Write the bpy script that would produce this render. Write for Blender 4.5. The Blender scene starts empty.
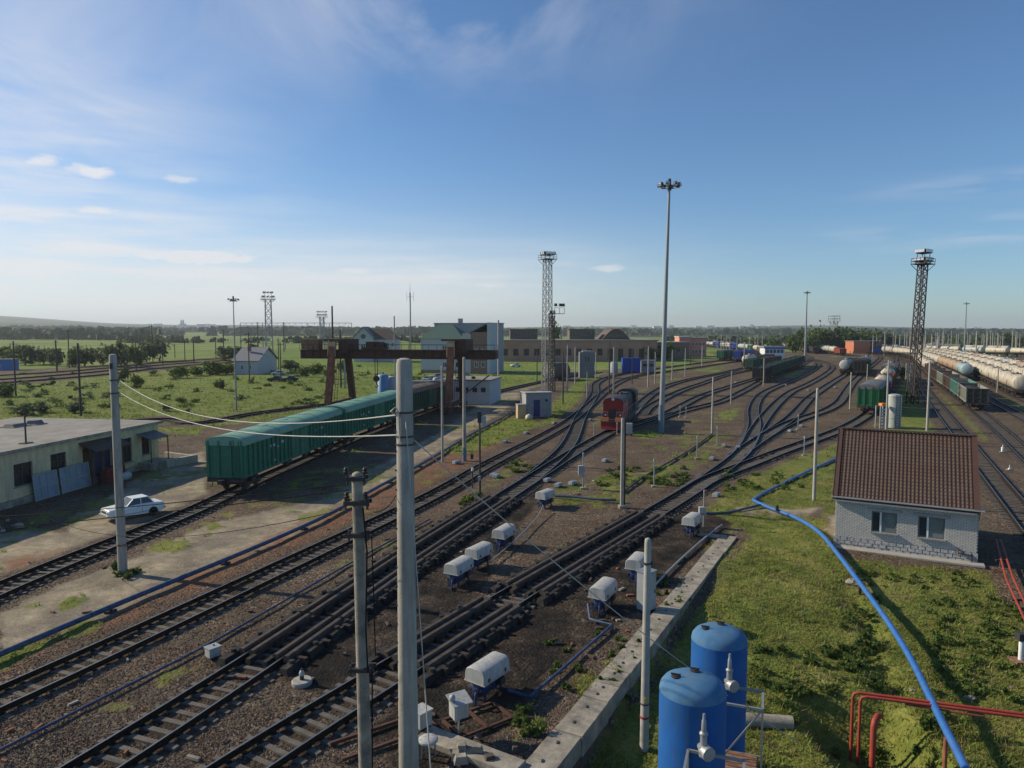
import bpy, math, random
import numpy as np
from mathutils import Vector, Matrix, noise as mnoise
random.seed(7); np.random.seed(7)
SC = bpy.context.scene
COL = SC.collection
R = math.radians
# ------------------------------------------------------------------ camera, sky, sun, exposure
F = 710.0; CH = 13.0; PITCH = math.atan(54/710)
ct, st = math.cos(PITCH), math.sin(PITCH)
cam_d = bpy.data.cameras.new('camera'); cam = bpy.data.objects.new('camera', cam_d); COL.objects.link(cam)
cam.location = (0, 0, CH); cam.rotation_euler = (math.pi/2-PITCH, 0, 0)
cam_d.sensor_width = 36; cam_d.lens = 36*F/1024; cam_d.clip_start = .5; cam_d.clip_end = 40000
SC.camera = cam
SC.view_settings.view_transform = 'Standard'; SC.view_settings.look = 'None'
SC.view_settings.gamma = 1; SC.view_settings.exposure = 0.12
SUN_EL = R(29); SUN_AZ = R(-73)          # azimuth measured from +Y (view axis) clockwise
sd = Vector((math.sin(SUN_AZ)*math.cos(SUN_EL), math.cos(SUN_AZ)*math.cos(SUN_EL), math.sin(SUN_EL)))
sl = bpy.data.lights.new('sun', 'SUN'); sl.energy = 4.8; sl.angle = R(.5); sl.color = (1, .88, .66)
so = bpy.data.objects.new('sun', sl); COL.objects.link(so); so.rotation_euler = sd.to_track_quat('Z', 'Y').to_euler()
so.location = (-60, 40, 90)
W = bpy.data.worlds.new('World'); SC.world = W; W.use_nodes = True
def build_world():
    nt = W.node_tree; n = nt.nodes; L = nt.links; n.clear()
    out = n.new('ShaderNodeOutputWorld'); bg = n.new('ShaderNodeBackground'); bg.inputs['Strength'].default_value = .115
    sky = n.new('ShaderNodeTexSky'); sky.sky_type = 'NISHITA'; sky.sun_disc = False
    sky.sun_elevation = SUN_EL; sky.sun_rotation = SUN_AZ
    sky.air_density = 1.0; sky.dust_density = .25; sky.ozone_density = 2.2; sky.altitude = 100
    tc = n.new('ShaderNodeTexCoord')
    def vm(op, a, b=None):
        x = n.new('ShaderNodeVectorMath'); x.operation = op
        for i, q in enumerate((a, b)):
            if q is None: continue
            if isinstance(q, (tuple, Vector)): x.inputs[i].default_value = q
            else: L.new(q, x.inputs[i])
        return x
    def mm(op, a, b=None, c=None, clamp=False):
        x = n.new('ShaderNodeMath'); x.operation = op; x.use_clamp = clamp
        for i, q in enumerate((a, b, c)):
            if q is None: continue
            if isinstance(q, (int, float)): x.inputs[i].default_value = q
            else: L.new(q, x.inputs[i])
        return x.outputs[0]
    nrm = vm('NORMALIZE', tc.outputs['Generated']).outputs[0]
    sp = n.new('ShaderNodeSeparateXYZ'); L.new(nrm, sp.inputs[0])
    # cloud layers live on a plane overhead: xy / (z + c)
    zz = mm('ADD', mm('MAXIMUM', sp.outputs[2], 0), .06)
    cx = mm('DIVIDE', sp.outputs[0], zz); cy = mm('DIVIDE', sp.outputs[1], zz)
    cmb = n.new('ShaderNodeCombineXYZ'); L.new(cx, cmb.inputs[0]); L.new(cy, cmb.inputs[1])
    mp = n.new('ShaderNodeMapping'); L.new(cmb.outputs[0], mp.inputs[0]); mp.inputs['Scale'].default_value = (.9, .55, 1); mp.inputs['Rotation'].default_value = (0, 0, R(28))
    no = n.new('ShaderNodeTexNoise'); no.inputs['Scale'].default_value = 1.1; no.inputs['Detail'].default_value = 9; no.inputs['Roughness'].default_value = .58; no.inputs['Distortion'].default_value = .8
    L.new(mp.outputs[0], no.inputs['Vector'])
    cir = mm('MULTIPLY', mm('SUBTRACT', no.outputs[0], .44), 3.4, clamp=True)
    # direction-anchored banks of cloud: (u, v) directions written as unit vectors, radius
    def bank(az, el, ra, re, k):
        # az/el degrees, soft elliptical window
        a = mm('ARCTAN2', sp.outputs[0], sp.outputs[1]); e = mm('ARCSINE', sp.outputs[2])
        da = mm('DIVIDE', mm('SUBTRACT', a, R(az)), R(ra)); de = mm('DIVIDE', mm('SUBTRACT', e, R(el)), R(re))
        d2 = mm('ADD', mm('MULTIPLY', da, da), mm('MULTIPLY', de, de))
        return mm('MULTIPLY', mm('EXPONENT', mm('MULTIPLY', d2, -1)), k)
    cl = mm('MULTIPLY', cir, bank(-6, 24.0, 15, 4.5, .85))
    cl = mm('ADD', cl, mm('MULTIPLY', cir, bank(-33, 17, 12, 9, .6)))
    no2 = n.new('ShaderNodeTexNoise'); no2.inputs['Scale'].default_value = 40; no2.inputs['Detail'].default_value = 7; no2.inputs['Roughness'].default_value = .6
    m2 = n.new('ShaderNodeMapping'); m2.inputs['Scale'].default_value = (1, 1, 2.6); L.new(nrm, m2.inputs[0]); L.new(m2.outputs[0], no2.inputs['Vector'])
    def puff(az, el, ra, re, k, thr=.45):
        b = bank(az, el, ra, re, 1)
        return mm('MULTIPLY', mm('MULTIPLY', mm('SUBTRACT', mm('ADD', b, mm('MULTIPLY', mm('SUBTRACT', no2.outputs[0], .5), 1.5)), thr), 2.2, clamp=True), k)
    for q in ((-30, 10.7, 2.2, .5, .6), (-32.8, 11.1, 1.2, .5, .5), (-24.6, 10.7, 1.5, .35, .4), (-24, 5.3, 4.2, .6, .75), (-33.5, 4.0, 2.0, .7, .6), (-30, 8.2, 2, .35, .3),
              (7.5, 4.9, 1.6, .4, .35), (-1.5, 3.6, 1.6, .35, .2), (-11.8, 4.6, 2, .3, .25)):
        cl = mm('ADD', cl, puff(*q))
    no3 = n.new('ShaderNodeTexNoise'); no3.inputs['Scale'].default_value = 7; no3.inputs['Detail'].default_value = 6
    m3 = n.new('ShaderNodeMapping'); m3.inputs['Scale'].default_value = (1, 1, 9); L.new(nrm, m3.inputs[0]); L.new(m3.outputs[0], no3.inputs['Vector'])
    st3 = mm('MULTIPLY', mm('SUBTRACT', no3.outputs[0], .42), 3.2, clamp=True)
    for q in ((-4, 4.6, 14, 2.2, .3), (-34, 9, 10, 6, .3), (34, 9.6, 7, .7, .3), (33, 6.6, 9, 1.0, .35), (-30, 5.5, 16, 4, .3)):
        cl = mm('ADD', cl, mm('MULTIPLY', st3, bank(*q)))
    for q in ((-26, 0, 22, 6.5, .62), (-6, 2.5, 18, 4.5, .42), (-38, 8, 12, 8, .3)):       # even milky veil low on the sun's side
        cl = mm('ADD', cl, bank(*q))
    cl = mm('MINIMUM', cl, .85)
    mix = n.new('ShaderNodeMix'); mix.data_type = 'RGBA'
    L.new(cl, mix.inputs['Factor']); 
    tint = n.new('ShaderNodeMix'); tint.data_type = 'RGBA'; tint.blend_type = 'MULTIPLY'; tint.inputs['Factor'].default_value = 1
    L.new(sky.outputs[0], tint.inputs[6]); tint.inputs[7].default_value = (.57, .77, .96, 1)
    L.new(tint.outputs[2], mix.inputs[6])
    mix.inputs[7].default_value = (6.9, 6.8, 6.9, 1)
    L.new(mix.outputs[2], bg.inputs['Color']); L.new(bg.outputs[0], out.inputs['Surface'])
build_world()
# ------------------------------------------------------------------ pixel of the photograph -> point of the place
def ray(u, v):
    x = (u-512)/F; y = (384-v)/F
    return x, ct+y*st, -st+y*ct
def G(u, v, z=0.0):
    x, y, w = ray(u, v); t = (z-CH)/w
    return Vector((x*t, y*t, z))
def zat(v, p, u=512):                      # height of picture row v over the point p
    x, y, w = ray(u, v); return CH + w*p.y/y
def px(p):
    t = p[1]*ct+(CH-p[2])*st
    yy = -(CH-p[2])*ct + p[1]*st
    return 512+F*p[0]/t, 384-F*yy/t, t
# ------------------------------------------------------------------ mesh builder
SPLIT = {'canopy_post', 'louvre', 'slot_window', 'roof_vent', 'arch_window', 'clerestory', 'cab_window', 'roof_hatch', 'side_louvre', 'leg', 'post', 'hoop', 'cradle', 'step', 'deck_board', 'insulator', 'ladder_rung', 'saddle', 'drain', 'door_handle', 'weld_seam', 'clamp', 'end_beam', 'lamp'}
class MB:
    def __init__(s): s.v = []; s.f = []; s.m = []
    def add(s, vs, fs, mi=0):
        o = len(s.v); s.v += [tuple(q) for q in vs]; s.f += [tuple(i+o for i in f) for f in fs]; s.m += [mi]*len(fs)
        return s
    def box(s, c, d, mi=0, rz=0.0, top=(1, 1)):
        x, y, z = d[0]/2, d[1]/2, d[2]/2; vs = []
        ca, sa = math.cos(rz), math.sin(rz)
        for k, (sx, sy) in ((-1, (1, 1)), (1, top)):
            for i, j in ((-1, -1), (1, -1), (1, 1), (-1, 1)):
                a, b = i*x*sx, j*y*sy
                vs.append((c[0]+a*ca-b*sa, c[1]+a*sa+b*ca, c[2]+k*z))
        return s.add(vs, [(3, 2, 1, 0), (4, 5, 6, 7), (0, 1, 5, 4), (1, 2, 6, 5), (2, 3, 7, 6), (3, 0, 4, 7)], mi)
    def bar(s, a, b, w, h=None, mi=0, up=(0, 0, 1)):
        a = Vector(a); b = Vector(b); h = w if h is None else h
        d = (b-a).normalized(); u = Vector(up)
        if abs(d.dot(u)) > .98: u = Vector((0, 1, 0))
        r = d.cross(u).normalized(); u = r.cross(d)
        vs = []
        for p in (a, b):
            for i, j in ((-1, -1), (1, -1), (1, 1), (-1, 1)): vs.append(p+r*(i*w/2)+u*(j*h/2))
        return s.add(vs, [(3, 2, 1, 0), (4, 5, 6, 7), (0, 1, 5, 4), (1, 2, 6, 5), (2, 3, 7, 6), (3, 0, 4, 7)], mi)
    def cyl(s, a, b, r0, r1=None, n=12, mi=0, cap=True):
        return s.tube([a, b], [r0, r0 if r1 is None else r1], n, mi, cap)
    def tube(s, path, r, n=8, mi=0, cap=True):
        P = [Vector(p) for p in path]; N = len(P); rs = r if isinstance(r, (list, tuple)) else [r]*N
        t0 = (P[1]-P[0]).normalized(); u = Vector((0, 0, 1)) if abs(t0.z) < .95 else Vector((1, 0, 0))
        x = t0.cross(u).normalized(); vs = []; fs = []
        for i in range(N):
            t = ((P[min(i+1, N-1)]-P[max(i-1, 0)])).normalized()
            x = (x-t*x.dot(t)).normalized(); y = t.cross(x)
            for k in range(n):
                a = 2*math.pi*k/n; vs.append(P[i]+x*(rs[i]*math.cos(a))+y*(rs[i]*math.sin(a)))
        for i in range(N-1):
            for k in range(n): fs.append((i*n+k, i*n+(k+1) % n, (i+1)*n+(k+1) % n, (i+1)*n+k))
        if cap: fs += [tuple(range(n-1, -1, -1)), tuple((N-1)*n+k for k in range(n))]
        return s.add(vs, fs, mi)
    def lathe(s, prof, n=16, mi=0, c=(0, 0, 0)):          # prof: (r, z)
        vs = []; fs = []
        for r, z in prof:
            for k in range(n):
                a = 2*math.pi*k/n; vs.append((c[0]+r*math.cos(a), c[1]+r*math.sin(a), c[2]+z))
        for i in range(len(prof)-1):
            for k in range(n): fs.append((i*n+k, i*n+(k+1) % n, (i+1)*n+(k+1) % n, (i+1)*n+k))
        fs += [tuple(range(n-1, -1, -1)), tuple((len(prof)-1)*n+k for k in range(n))]
        return s.add(vs, fs, mi)
    def extrude(s, prof, a, b, mi=0, cap=True):           # prof in (y, z), swept along x from a to b
        n = len(prof); vs = [(a, y, z) for y, z in prof]+[(b, y, z) for y, z in prof]
        fs = [(k, (k+1) % n, n+(k+1) % n, n+k) for k in range(n)]
        if cap: fs += [tuple(range(n-1, -1, -1)), tuple(range(n, 2*n))]
        return s.add(vs, fs, mi)
    def wheel(s, c, r, w, n=16, mi=0): return s.cyl((c[0], c[1]-w/2, c[2]), (c[0], c[1]+w/2, c[2]), r, r, n, mi)
    def mesh(s, name, mats, smooth=None):
        me = bpy.data.meshes.new(name); me.from_pydata(s.v, [], s.f)
        for m in (mats if isinstance(mats, (list, tuple)) else [mats]): me.materials.append(m)
        me.polygons.foreach_set('material_index', s.m)
        if smooth:
            me.polygons.foreach_set('use_smooth', [True]*len(s.f)); me.set_sharp_from_angle(angle=R(smooth))
        me.update(); return me
    def islands(s):
        par = list(range(len(s.v)))
        def find(a):
            while par[a] != a: par[a] = par[par[a]]; a = par[a]
            return a
        for f in s.f:
            for i in f[1:]: par[find(i)] = find(f[0])
        out = {}
        for f, m in zip(s.f, s.m): out.setdefault(find(f[0]), []).append((f, m))
        res = []
        for fs in out.values():
            q = MB(); ids = {}
            for f, m in fs:
                for i in f:
                    if i not in ids: ids[i] = len(q.v); q.v.append(s.v[i])
                q.f.append(tuple(ids[i] for i in f)); q.m.append(m)
            res.append(q)
        return res
    def build(s, name, mats, parent=None, smooth=35, loc=None, rz=0, bevel=0):
        if name in SPLIT and parent is not None:
            return [put(q.mesh(name, mats, smooth), name, parent, loc, rz, bevel) for q in s.islands()][0]
        return put(s.mesh(name, mats, smooth), name, parent, loc, rz, bevel)
def put(me, name, parent=None, loc=None, rz=0, bevel=0):
    o = bpy.data.objects.new(name, me); COL.objects.link(o)
    if parent is not None: o.parent = parent
    if loc is not None: o.location = loc
    if rz: o.rotation_euler = (0, 0, rz)
    if bevel:
        b = o.modifiers.new('bevel', 'BEVEL'); b.width = bevel; b.segments = 2; b.limit_method = 'ANGLE'
    return o
def tag(o, label=None, cat=None, group=None, kind=None):
    if label: o['label'] = label
    if cat: o['category'] = cat
    if group: o['group'] = group
    if kind: o['kind'] = kind
    return o
def thing(name, label, cat, loc=(0, 0, 0), rz=0, group=None):
    o = bpy.data.objects.new(name, None); COL.objects.link(o); o.empty_display_size = .2
    o.location = loc; o.rotation_euler = (0, 0, rz); return tag(o, label, cat, group)
def dup(root, loc, rz=0, label=None, group=None, scale=None):
    def cp(o, par):
        c = o.copy(); COL.objects.link(c)
        if par is not None: c.parent = par
        for ch in o.children: cp(ch, c)
        return c
    r = cp(root, None); r.location = loc; r.rotation_euler = (0, 0, rz)
    if label: r['label'] = label
    if group: r['group'] = group
    if scale: r.scale = (scale,)*3 if isinstance(scale, (int, float)) else scale
    return r
def np_mesh(name, verts, faces, mats, smooth=False):        # faces: (n, k) int array
    me = bpy.data.meshes.new(name); nv = len(verts); nf, k = faces.shape
    me.vertices.add(nv); me.vertices.foreach_set('co', np.asarray(verts, np.float32).ravel())
    me.loops.add(nf*k); me.loops.foreach_set('vertex_index', faces.astype(np.int32).ravel())
    me.polygons.add(nf); me.polygons.foreach_set('loop_start', np.arange(0, nf*k, k, dtype=np.int32))
    me.polygons.foreach_set('use_smooth', np.full(nf, smooth)) 
    for m in (mats if isinstance(mats, (list, tuple)) else [mats]): me.materials.append(m)
    me.update(calc_edges=True); return me
# ------------------------------------------------------------------ materials
MATS = {}
def M(name, col, rough=.75, metal=0, var=.18, scale=2.5, bump=0, bscale=25, dirt=None, damt=.5, dscale=1.2, dthr=.52, streak=False, spec=.4, rust=0):
    if name in MATS: return MATS[name]
    m = bpy.data.materials.new(name); m.use_nodes = True; nt = m.node_tree; n = nt.nodes; L = nt.links
    b = n['Principled BSDF']; b.inputs['Roughness'].default_value = rough; b.inputs['Metallic'].default_value = metal
    b.inputs['Specular IOR Level'].default_value = spec
    tc = n.new('ShaderNodeTexCoord'); oi = n.new('ShaderNodeObjectInfo')
    ad = n.new('ShaderNodeVectorMath'); ad.operation = 'ADD'
    sc = n.new('ShaderNodeVectorMath'); sc.operation = 'SCALE'; sc.inputs[0].default_value = (37, 53, 71); L.new(oi.outputs['Random'], sc.inputs['Scale'])
    L.new(tc.outputs['Object'], ad.inputs[0]); L.new(sc.outputs[0], ad.inputs[1]); vec = ad.outputs[0]
    def noise(s, d=5, r=.6, v=None):
        x = n.new('ShaderNodeTexNoise'); x.inputs['Scale'].default_value = s; x.inputs['Detail'].default_value = d; x.inputs['Roughness'].default_value = r
        L.new(v or vec, x.inputs['Vector']); return x.outputs[0]
    mr = n.new('ShaderNodeMapRange'); mr.inputs[1].default_value = .3; mr.inputs[2].default_value = .7
    mr.inputs[3].default_value = 1-var; mr.inputs[4].default_value = 1+var; L.new(noise(scale), mr.inputs[0])
    mx = n.new('ShaderNodeMix'); mx.data_type = 'RGBA'; mx.blend_type = 'MULTIPLY'; mx.inputs['Factor'].default_value = 1
    mx.inputs[6].default_value = (*col, 1); L.new(mr.outputs[0], mx.inputs[7]); c = mx.outputs[2]
    if dirt:
        v2 = None
        if streak:
            mp = n.new('ShaderNodeMapping'); mp.inputs['Scale'].default_value = (3.5, 3.5, .35); L.new(vec, mp.inputs[0]); v2 = mp.outputs[0]
        r2 = n.new('ShaderNodeMapRange'); r2.inputs[1].default_value = dthr-.1; r2.inputs[2].default_value = dthr+.14; r2.inputs[3].default_value = 0; r2.inputs[4].default_value = damt
        L.new(noise(dscale, 8, .68, v2), r2.inputs[0])
        m2 = n.new('ShaderNodeMix'); m2.data_type = 'RGBA'; L.new(r2.outputs[0], m2.inputs['Factor']); L.new(c, m2.inputs[6]); m2.inputs[7].default_value = (*dirt, 1); c = m2.outputs[2]
    if rust:
        mp = n.new('ShaderNodeMapping'); mp.inputs['Scale'].default_value = (4, 4, .5); L.new(vec, mp.inputs[0])
        r3 = n.new('ShaderNodeMapRange'); r3.inputs[1].default_value = .6; r3.inputs[2].default_value = .7; r3.inputs[3].default_value = 0; r3.inputs[4].default_value = rust
        L.new(noise(dscale*1.7+.3, 9, .7, mp.outputs[0]), r3.inputs[0]); m3 = n.new('ShaderNodeMix'); m3.data_type = 'RGBA'
        L.new(r3.outputs[0], m3.inputs['Factor']); L.new(c, m3.inputs[6]); m3.inputs[7].default_value = (.15, .075, .04, 1); c = m3.outputs[2]
    L.new(c, b.inputs['Base Color'])
    if bump:
        bp = n.new('ShaderNodeBump'); bp.inputs['Strength'].default_value = bump; bp.inputs['Distance'].default_value = .05
        L.new(noise(bscale, 4), bp.inputs['Height']); L.new(bp.outputs[0], b.inputs['Normal'])
    MATS[name] = m; return m
def leafmat(name, c1, c2, trans=.25):
    m = bpy.data.materials.new(name); m.use_nodes = True; nt = m.node_tree; n = nt.nodes; L = nt.links
    b = n['Principled BSDF']; b.inputs['Roughness'].default_value = .7; b.inputs['Specular IOR Level'].default_value = .2
    g = n.new('ShaderNodeNewGeometry'); tc = n.new('ShaderNodeTexCoord')
    no = n.new('ShaderNodeTexNoise'); no.inputs['Scale'].default_value = .35; no.inputs['Detail'].default_value = 4; L.new(g.outputs['Position'], no.inputs['Vector'])
    ma = n.new('ShaderNodeMath'); ma.operation = 'MULTIPLY_ADD'; ma.inputs[1].default_value = .5
    L.new(g.outputs['Random Per Island'], ma.inputs[0]); 
    m3 = n.new('ShaderNodeMath'); m3.operation = 'MULTIPLY_ADD'; m3.inputs[1].default_value = 1.8; m3.inputs[2].default_value = -.65; L.new(no.outputs[0], m3.inputs[0]); L.new(m3.outputs[0], ma.inputs[2]); ma.use_clamp = True
    mx = n.new('ShaderNodeMix'); mx.data_type = 'RGBA'; mx.inputs[6].default_value = (*c1, 1); mx.inputs[7].default_value = (*c2, 1); L.new(ma.outputs[0], mx.inputs['Factor'])
    L.new(mx.outputs[2], b.inputs['Base Color'])
    tr = n.new('ShaderNodeBsdfTranslucent'); L.new(mx.outputs[2], tr.inputs['Color'])
    ms = n.new('ShaderNodeMixShader'); ms.inputs[0].default_value = trans; L.new(b.outputs[0], ms.inputs[1]); L.new(tr.outputs[0], ms.inputs[2])
    L.new(ms.outputs[0], n['Material Output'].inputs['Surface'])
    return m
CONC = M('concrete', (.35, .325, .285), .85, var=.15, scale=1.5, bump=.2, dirt=(.17, .16, .145), damt=.7, dscale=1.6, streak=True)
CONC_PALE = M('pale_concrete', (.38, .355, .31), .85, var=.12, bump=.15, dirt=(.27, .26, .24), damt=.5)
CONC_DARK = M('old_concrete', (.34, .3, .24), .9, var=.25, scale=2.5, bump=.4, dirt=(.11, .1, .085), damt=.8, dscale=1.4)
SLEEPER = M('sleeper_timber', (.145, .125, .105), .9, var=.35, scale=5, bump=.5, bscale=14, dirt=(.06, .05, .042), damt=.8, dscale=2.5)
RAILS = M('rail_rust', (.028, .019, .013), .85, 0, spec=.08, var=.3, scale=6)
RAILT = M('rail_polished', (.3, .28, .25), .4, .9, var=.15)
RETARD = M('greasy_steel', (.08, .056, .038), .8, 0, var=.4, scale=4, bump=.3, dirt=(.03, .024, .02), damt=.8, dscale=2.2)
GREASE = M('black_grease', (.022, .018, .015), .75, 0, var=.5, scale=3, bump=.6, bscale=6, dirt=(.11, .085, .065), damt=.55, dscale=2.0, dthr=.6)
STEEL = M('dark_steel', (.05, .05, .052), .6, .3, var=.25, scale=5, dirt=(.11, .07, .05), damt=.5)
GALV = M('galvanised_steel', (.34, .36, .38), .5, .45, var=.12, dirt=(.2, .2, .2), damt=.4)
MASTG = M('mast_grey_paint', (.27, .28, .29), .5, .2, var=.1)
MASTB = M('mast_blue_band', (.13, .18, .25), .5, .1, var=.15)
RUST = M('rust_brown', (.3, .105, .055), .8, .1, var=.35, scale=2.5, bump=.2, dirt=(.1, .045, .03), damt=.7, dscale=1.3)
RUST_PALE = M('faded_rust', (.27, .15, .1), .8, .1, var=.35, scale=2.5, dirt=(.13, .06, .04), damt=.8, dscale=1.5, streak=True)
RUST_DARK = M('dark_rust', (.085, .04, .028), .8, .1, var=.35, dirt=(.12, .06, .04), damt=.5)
BLUE = M('tank_blue', (.012, .1, .35), .68, 0, var=.16, scale=1.2, bump=.1, bscale=5, dirt=(.035, .1, .22), damt=.75, dscale=1.6, streak=True, spec=.2, rust=.55)
BLUETOP = M('tank_blue_weathered', (.05, .15, .29), .85, 0, var=.15, dirt=(.12, .21, .3), damt=.6, dscale=2.4, spec=.3)
BLUEP = M('pipe_blue', (.03, .135, .4), .45, 0, var=.12, dirt=(.09, .17, .36), damt=.5, dscale=3)
BLUED = M('pipe_blue_dark', (.025, .06, .15), .6, 0, var=.35, scale=4, dirt=(.09, .1, .12), damt=.8, dscale=2)
BLUEM = M('machine_blue', (.015, .035, .12), .5, 0, var=.3, scale=5, dirt=(.03, .03, .035), damt=.8, dscale=3)
REDP = M('pipe_red', (.34, .045, .026), .6, 0, var=.2, dirt=(.17, .05, .035), damt=.7, dscale=3)
COVER = M('cover_white', (.43, .43, .41), .55, 0, var=.08, dirt=(.27, .26, .24), damt=.8, dscale=2.2, streak=True, rust=.45)
GREYBOX = M('cabinet_grey', (.34, .36, .37), .5, 0, var=.1, dirt=(.24, .25, .26), damt=.5)
WHITE = M('white_paint', (.72, .73, .72), .6, 0, var=.08, dirt=(.5, .49, .46), damt=.5)
CARW = M('car_white', (.74, .75, .73), .3, 0, var=.04, dirt=(.55, .54, .5), damt=.3, spec=.6)
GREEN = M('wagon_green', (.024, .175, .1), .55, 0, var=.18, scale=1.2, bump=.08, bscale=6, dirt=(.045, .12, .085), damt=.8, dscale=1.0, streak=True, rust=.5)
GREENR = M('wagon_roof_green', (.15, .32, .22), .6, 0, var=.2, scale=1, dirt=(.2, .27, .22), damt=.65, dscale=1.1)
GREEN2 = M('wagon_bright_green', (.02, .15, .05), .55, 0, var=.2, dirt=(.05, .12, .06), damt=.6)
GREEN3 = M('wagon_dull_green', (.02, .085, .045), .6, 0, var=.2, dirt=(.06, .07, .045), damt=.7, streak=True)
GREYR = M('wagon_roof_grey', (.13, .135, .145), .6, 0, var=.2, dirt=(.2, .15, .11), damt=.5)
RUSTR = M('wagon_roof_brown', (.16, .12, .085), .7, 0, var=.2, dirt=(.08, .06, .05), damt=.6)
TARP = M('tarp_blue', (.016, .035, .22), .6, 0, var=.2)
WRED = M('wagon_red', (.26, .045, .03), .6, 0, var=.2, dirt=(.14, .05, .04), damt=.6)
TEAL = M('gondola_teal', (.09, .22, .19), .65, 0, var=.2, dirt=(.12, .14, .12), damt=.7, streak=True)
PALEG = M('gondola_pale', (.28, .29, .24), .7, 0, var=.2, dirt=(.15, .14, .11), damt=.7, streak=True)
BROWNW = M('gondola_brown', (.13, .085, .065), .75, 0, var=.25, dirt=(.07, .05, .04), damt=.7)
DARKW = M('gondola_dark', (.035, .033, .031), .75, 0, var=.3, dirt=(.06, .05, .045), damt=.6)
COAL = M('coal_load', (.025, .024, .024), .9, 0, var=.5, scale=9, bump=.8, bscale=6)
CREAM = M('tank_cream', (.55, .49, .38), .5, 0, var=.12, dirt=(.3, .24, .17), damt=.65, dscale=1.0, streak=True)
TAN = M('tank_tan', (.42, .3, .2), .55, 0, var=.15, dirt=(.22, .15, .1), damt=.6, streak=True)
PALEB = M('tank_pale_blue', (.3, .44, .46), .5, 0, var=.1, dirt=(.3, .24, .18), damt=.6, streak=True)
GREYT = M('tank_grey', (.4, .42, .4), .5, 0, var=.1, dirt=(.25, .24, .2), damt=.5)
LOCO_R = M('loco_red', (.32, .02, .016), .5, 0, var=.15, dirt=(.25, .025, .018), damt=.5, dscale=2)
LOCO_D = M('loco_dark', (.03, .028, .03), .6, 0, var=.25, dirt=(.07, .055, .045), damt=.5)
LOCO_O = M('loco_orange', (1, .3, .1), .55, 0, var=.08)
GLASS = M('window_glass', (.03, .04, .05), .12, 0, var=.1, spec=.6)
GLASSP = M('window_curtained', (.16, .19, .18), .3, 0, var=.3, scale=1.2)
RUBBER = M('rubber', (.02, .02, .02), .85)
BRICK = M('silicate_brick', (.57, .54, .475), .85, 0, var=.12, scale=6, bump=.2, dirt=(.42, .42, .43), damt=.6, dscale=2)
MORTAR = M('mortar', (.25, .25, .26), .95, 0, var=.2)
PLINTH = M('split_stone', (.36, .36, .36), .9, 0, var=.3, scale=4, bump=.6, bscale=12)
ROOFT = M('roof_tile_brown', (.078, .044, .032), .6, 0, var=.12, dirt=(.11, .075, .06), damt=.4, dscale=1.2)
TRIM = M('brown_trim', (.1, .052, .04), .5, 0, var=.1)
PLASTER = M('yellow_plaster', (.64, .52, .31), .9, 0, var=.12, dirt=(.32, .29, .23), damt=.7, dscale=.8, streak=True)
FELT = M('roof_felt', (.27, .25, .22), .92, 0, var=.18, scale=.7, bump=.15, dirt=(.18, .165, .145), damt=.7, dscale=.5)
WOODD = M('dark_timber', (.085, .06, .045), .8, 0, var=.25)
BLUEDOOR = M('door_blue', (.03, .04, .14), .6, 0, var=.15)
REDCLOTH = M('red_boards', (.2, .035, .03), .7, 0, var=.2)
GATE = M('gate_bluegrey', (.25, .3, .36), .6, 0, var=.12, dirt=(.17, .19, .22), damt=.6, streak=True)
RENDER_W = M('render_white', (.46, .47, .48), .85, 0, var=.1, dirt=(.4, .4, .4), damt=.5, streak=True)
RENDER_G = M('render_grey', (.33, .33, .34), .9, 0, var=.15, dirt=(.22, .22, .22), damt=.6)
GROOF = M('green_sheet_roof', (.075, .13, .1), .5, 0, var=.12)
BRICKR = M('brick_red', (.27, .16, .125), .85, 0, var=.15, dirt=(.2, .12, .1), damt=.5)
DEPOT = M('depot_wall', (.44, .22, .155), .9, 0, var=.15, scale=.4, dirt=(.34, .25, .21), damt=.6, dscale=.4)
DEPOTR = M('depot_roof', (.27, .25, .24), .9, 0, var=.15, scale=.3)
PINK = M('pink_render', (.68, .27, .19), .85, 0, var=.1, dirt=(.4, .22, .18), damt=.4)
ORANGEB = M('orange_brick', (.5, .17, .09), .85, 0, var=.12)
SLATE = M('slate_roof', (.2, .2, .21), .8, 0, var=.15)
BEIGE = M('beige_board', (.5, .37, .22), .85, 0, var=.15, dirt=(.33, .25, .17), damt=.5)
NAVY = M('container_blue', (.012, .06, .33), .5, 0, var=.12)
BLUEW = M('signal_box_blue', (.07, .18, .42), .6)
LAMPGLASS = M('lamp_glass', (.5, .52, .55), .2, .3)
INSUL = M('insulator', (.55, .5, .45), .3)
STENCIL = M('white_stencil', (.5, .55, .52), .7, var=.35, scale=18)
WIREW = M('pale_cable', (.42, .41, .38), .7)
WIRED = M('dark_cable', (.015, .015, .015), .9, spec=.05)
YELLOW = M('yellow_plate', (.6, .42, .05), .6)
ORANGE = M('orange_paint', (.75, .25, .05), .6)
BARK = M('bark', (.1, .08, .06), .9, var=.25)
CITY = M('city_white', (.62, .62, .62), .85, var=.1)
CITYR = M('city_roof', (.3, .2, .17), .85, var=.15)
STONE = M('rubble_stone', (.26, .235, .2), .9, var=.3, bump=.4)
LEAF_D = leafmat('leaves_dark', (.04, .068, .02), (.115, .16, .045), .35)
LEAF_M = leafmat('leaves_mid', (.05, .085, .02), (.15, .2, .05), .35)
LEAF_L = leafmat('leaves_light', (.05, .09, .02), (.16, .21, .045))
LEAF_G = leafmat('leaves_greyish', (.07, .095, .045), (.19, .22, .11), .35)
GRASS_M = leafmat('grass_blades', (.155, .185, .034), (.37, .36, .1), .4)
GRASS_B = leafmat('grass_bright', (.15, .22, .04), (.32, .38, .085), .4)
GRASS_Y = leafmat('grass_dry', (.14, .12, .05), (.27, .22, .1), .25)
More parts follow.
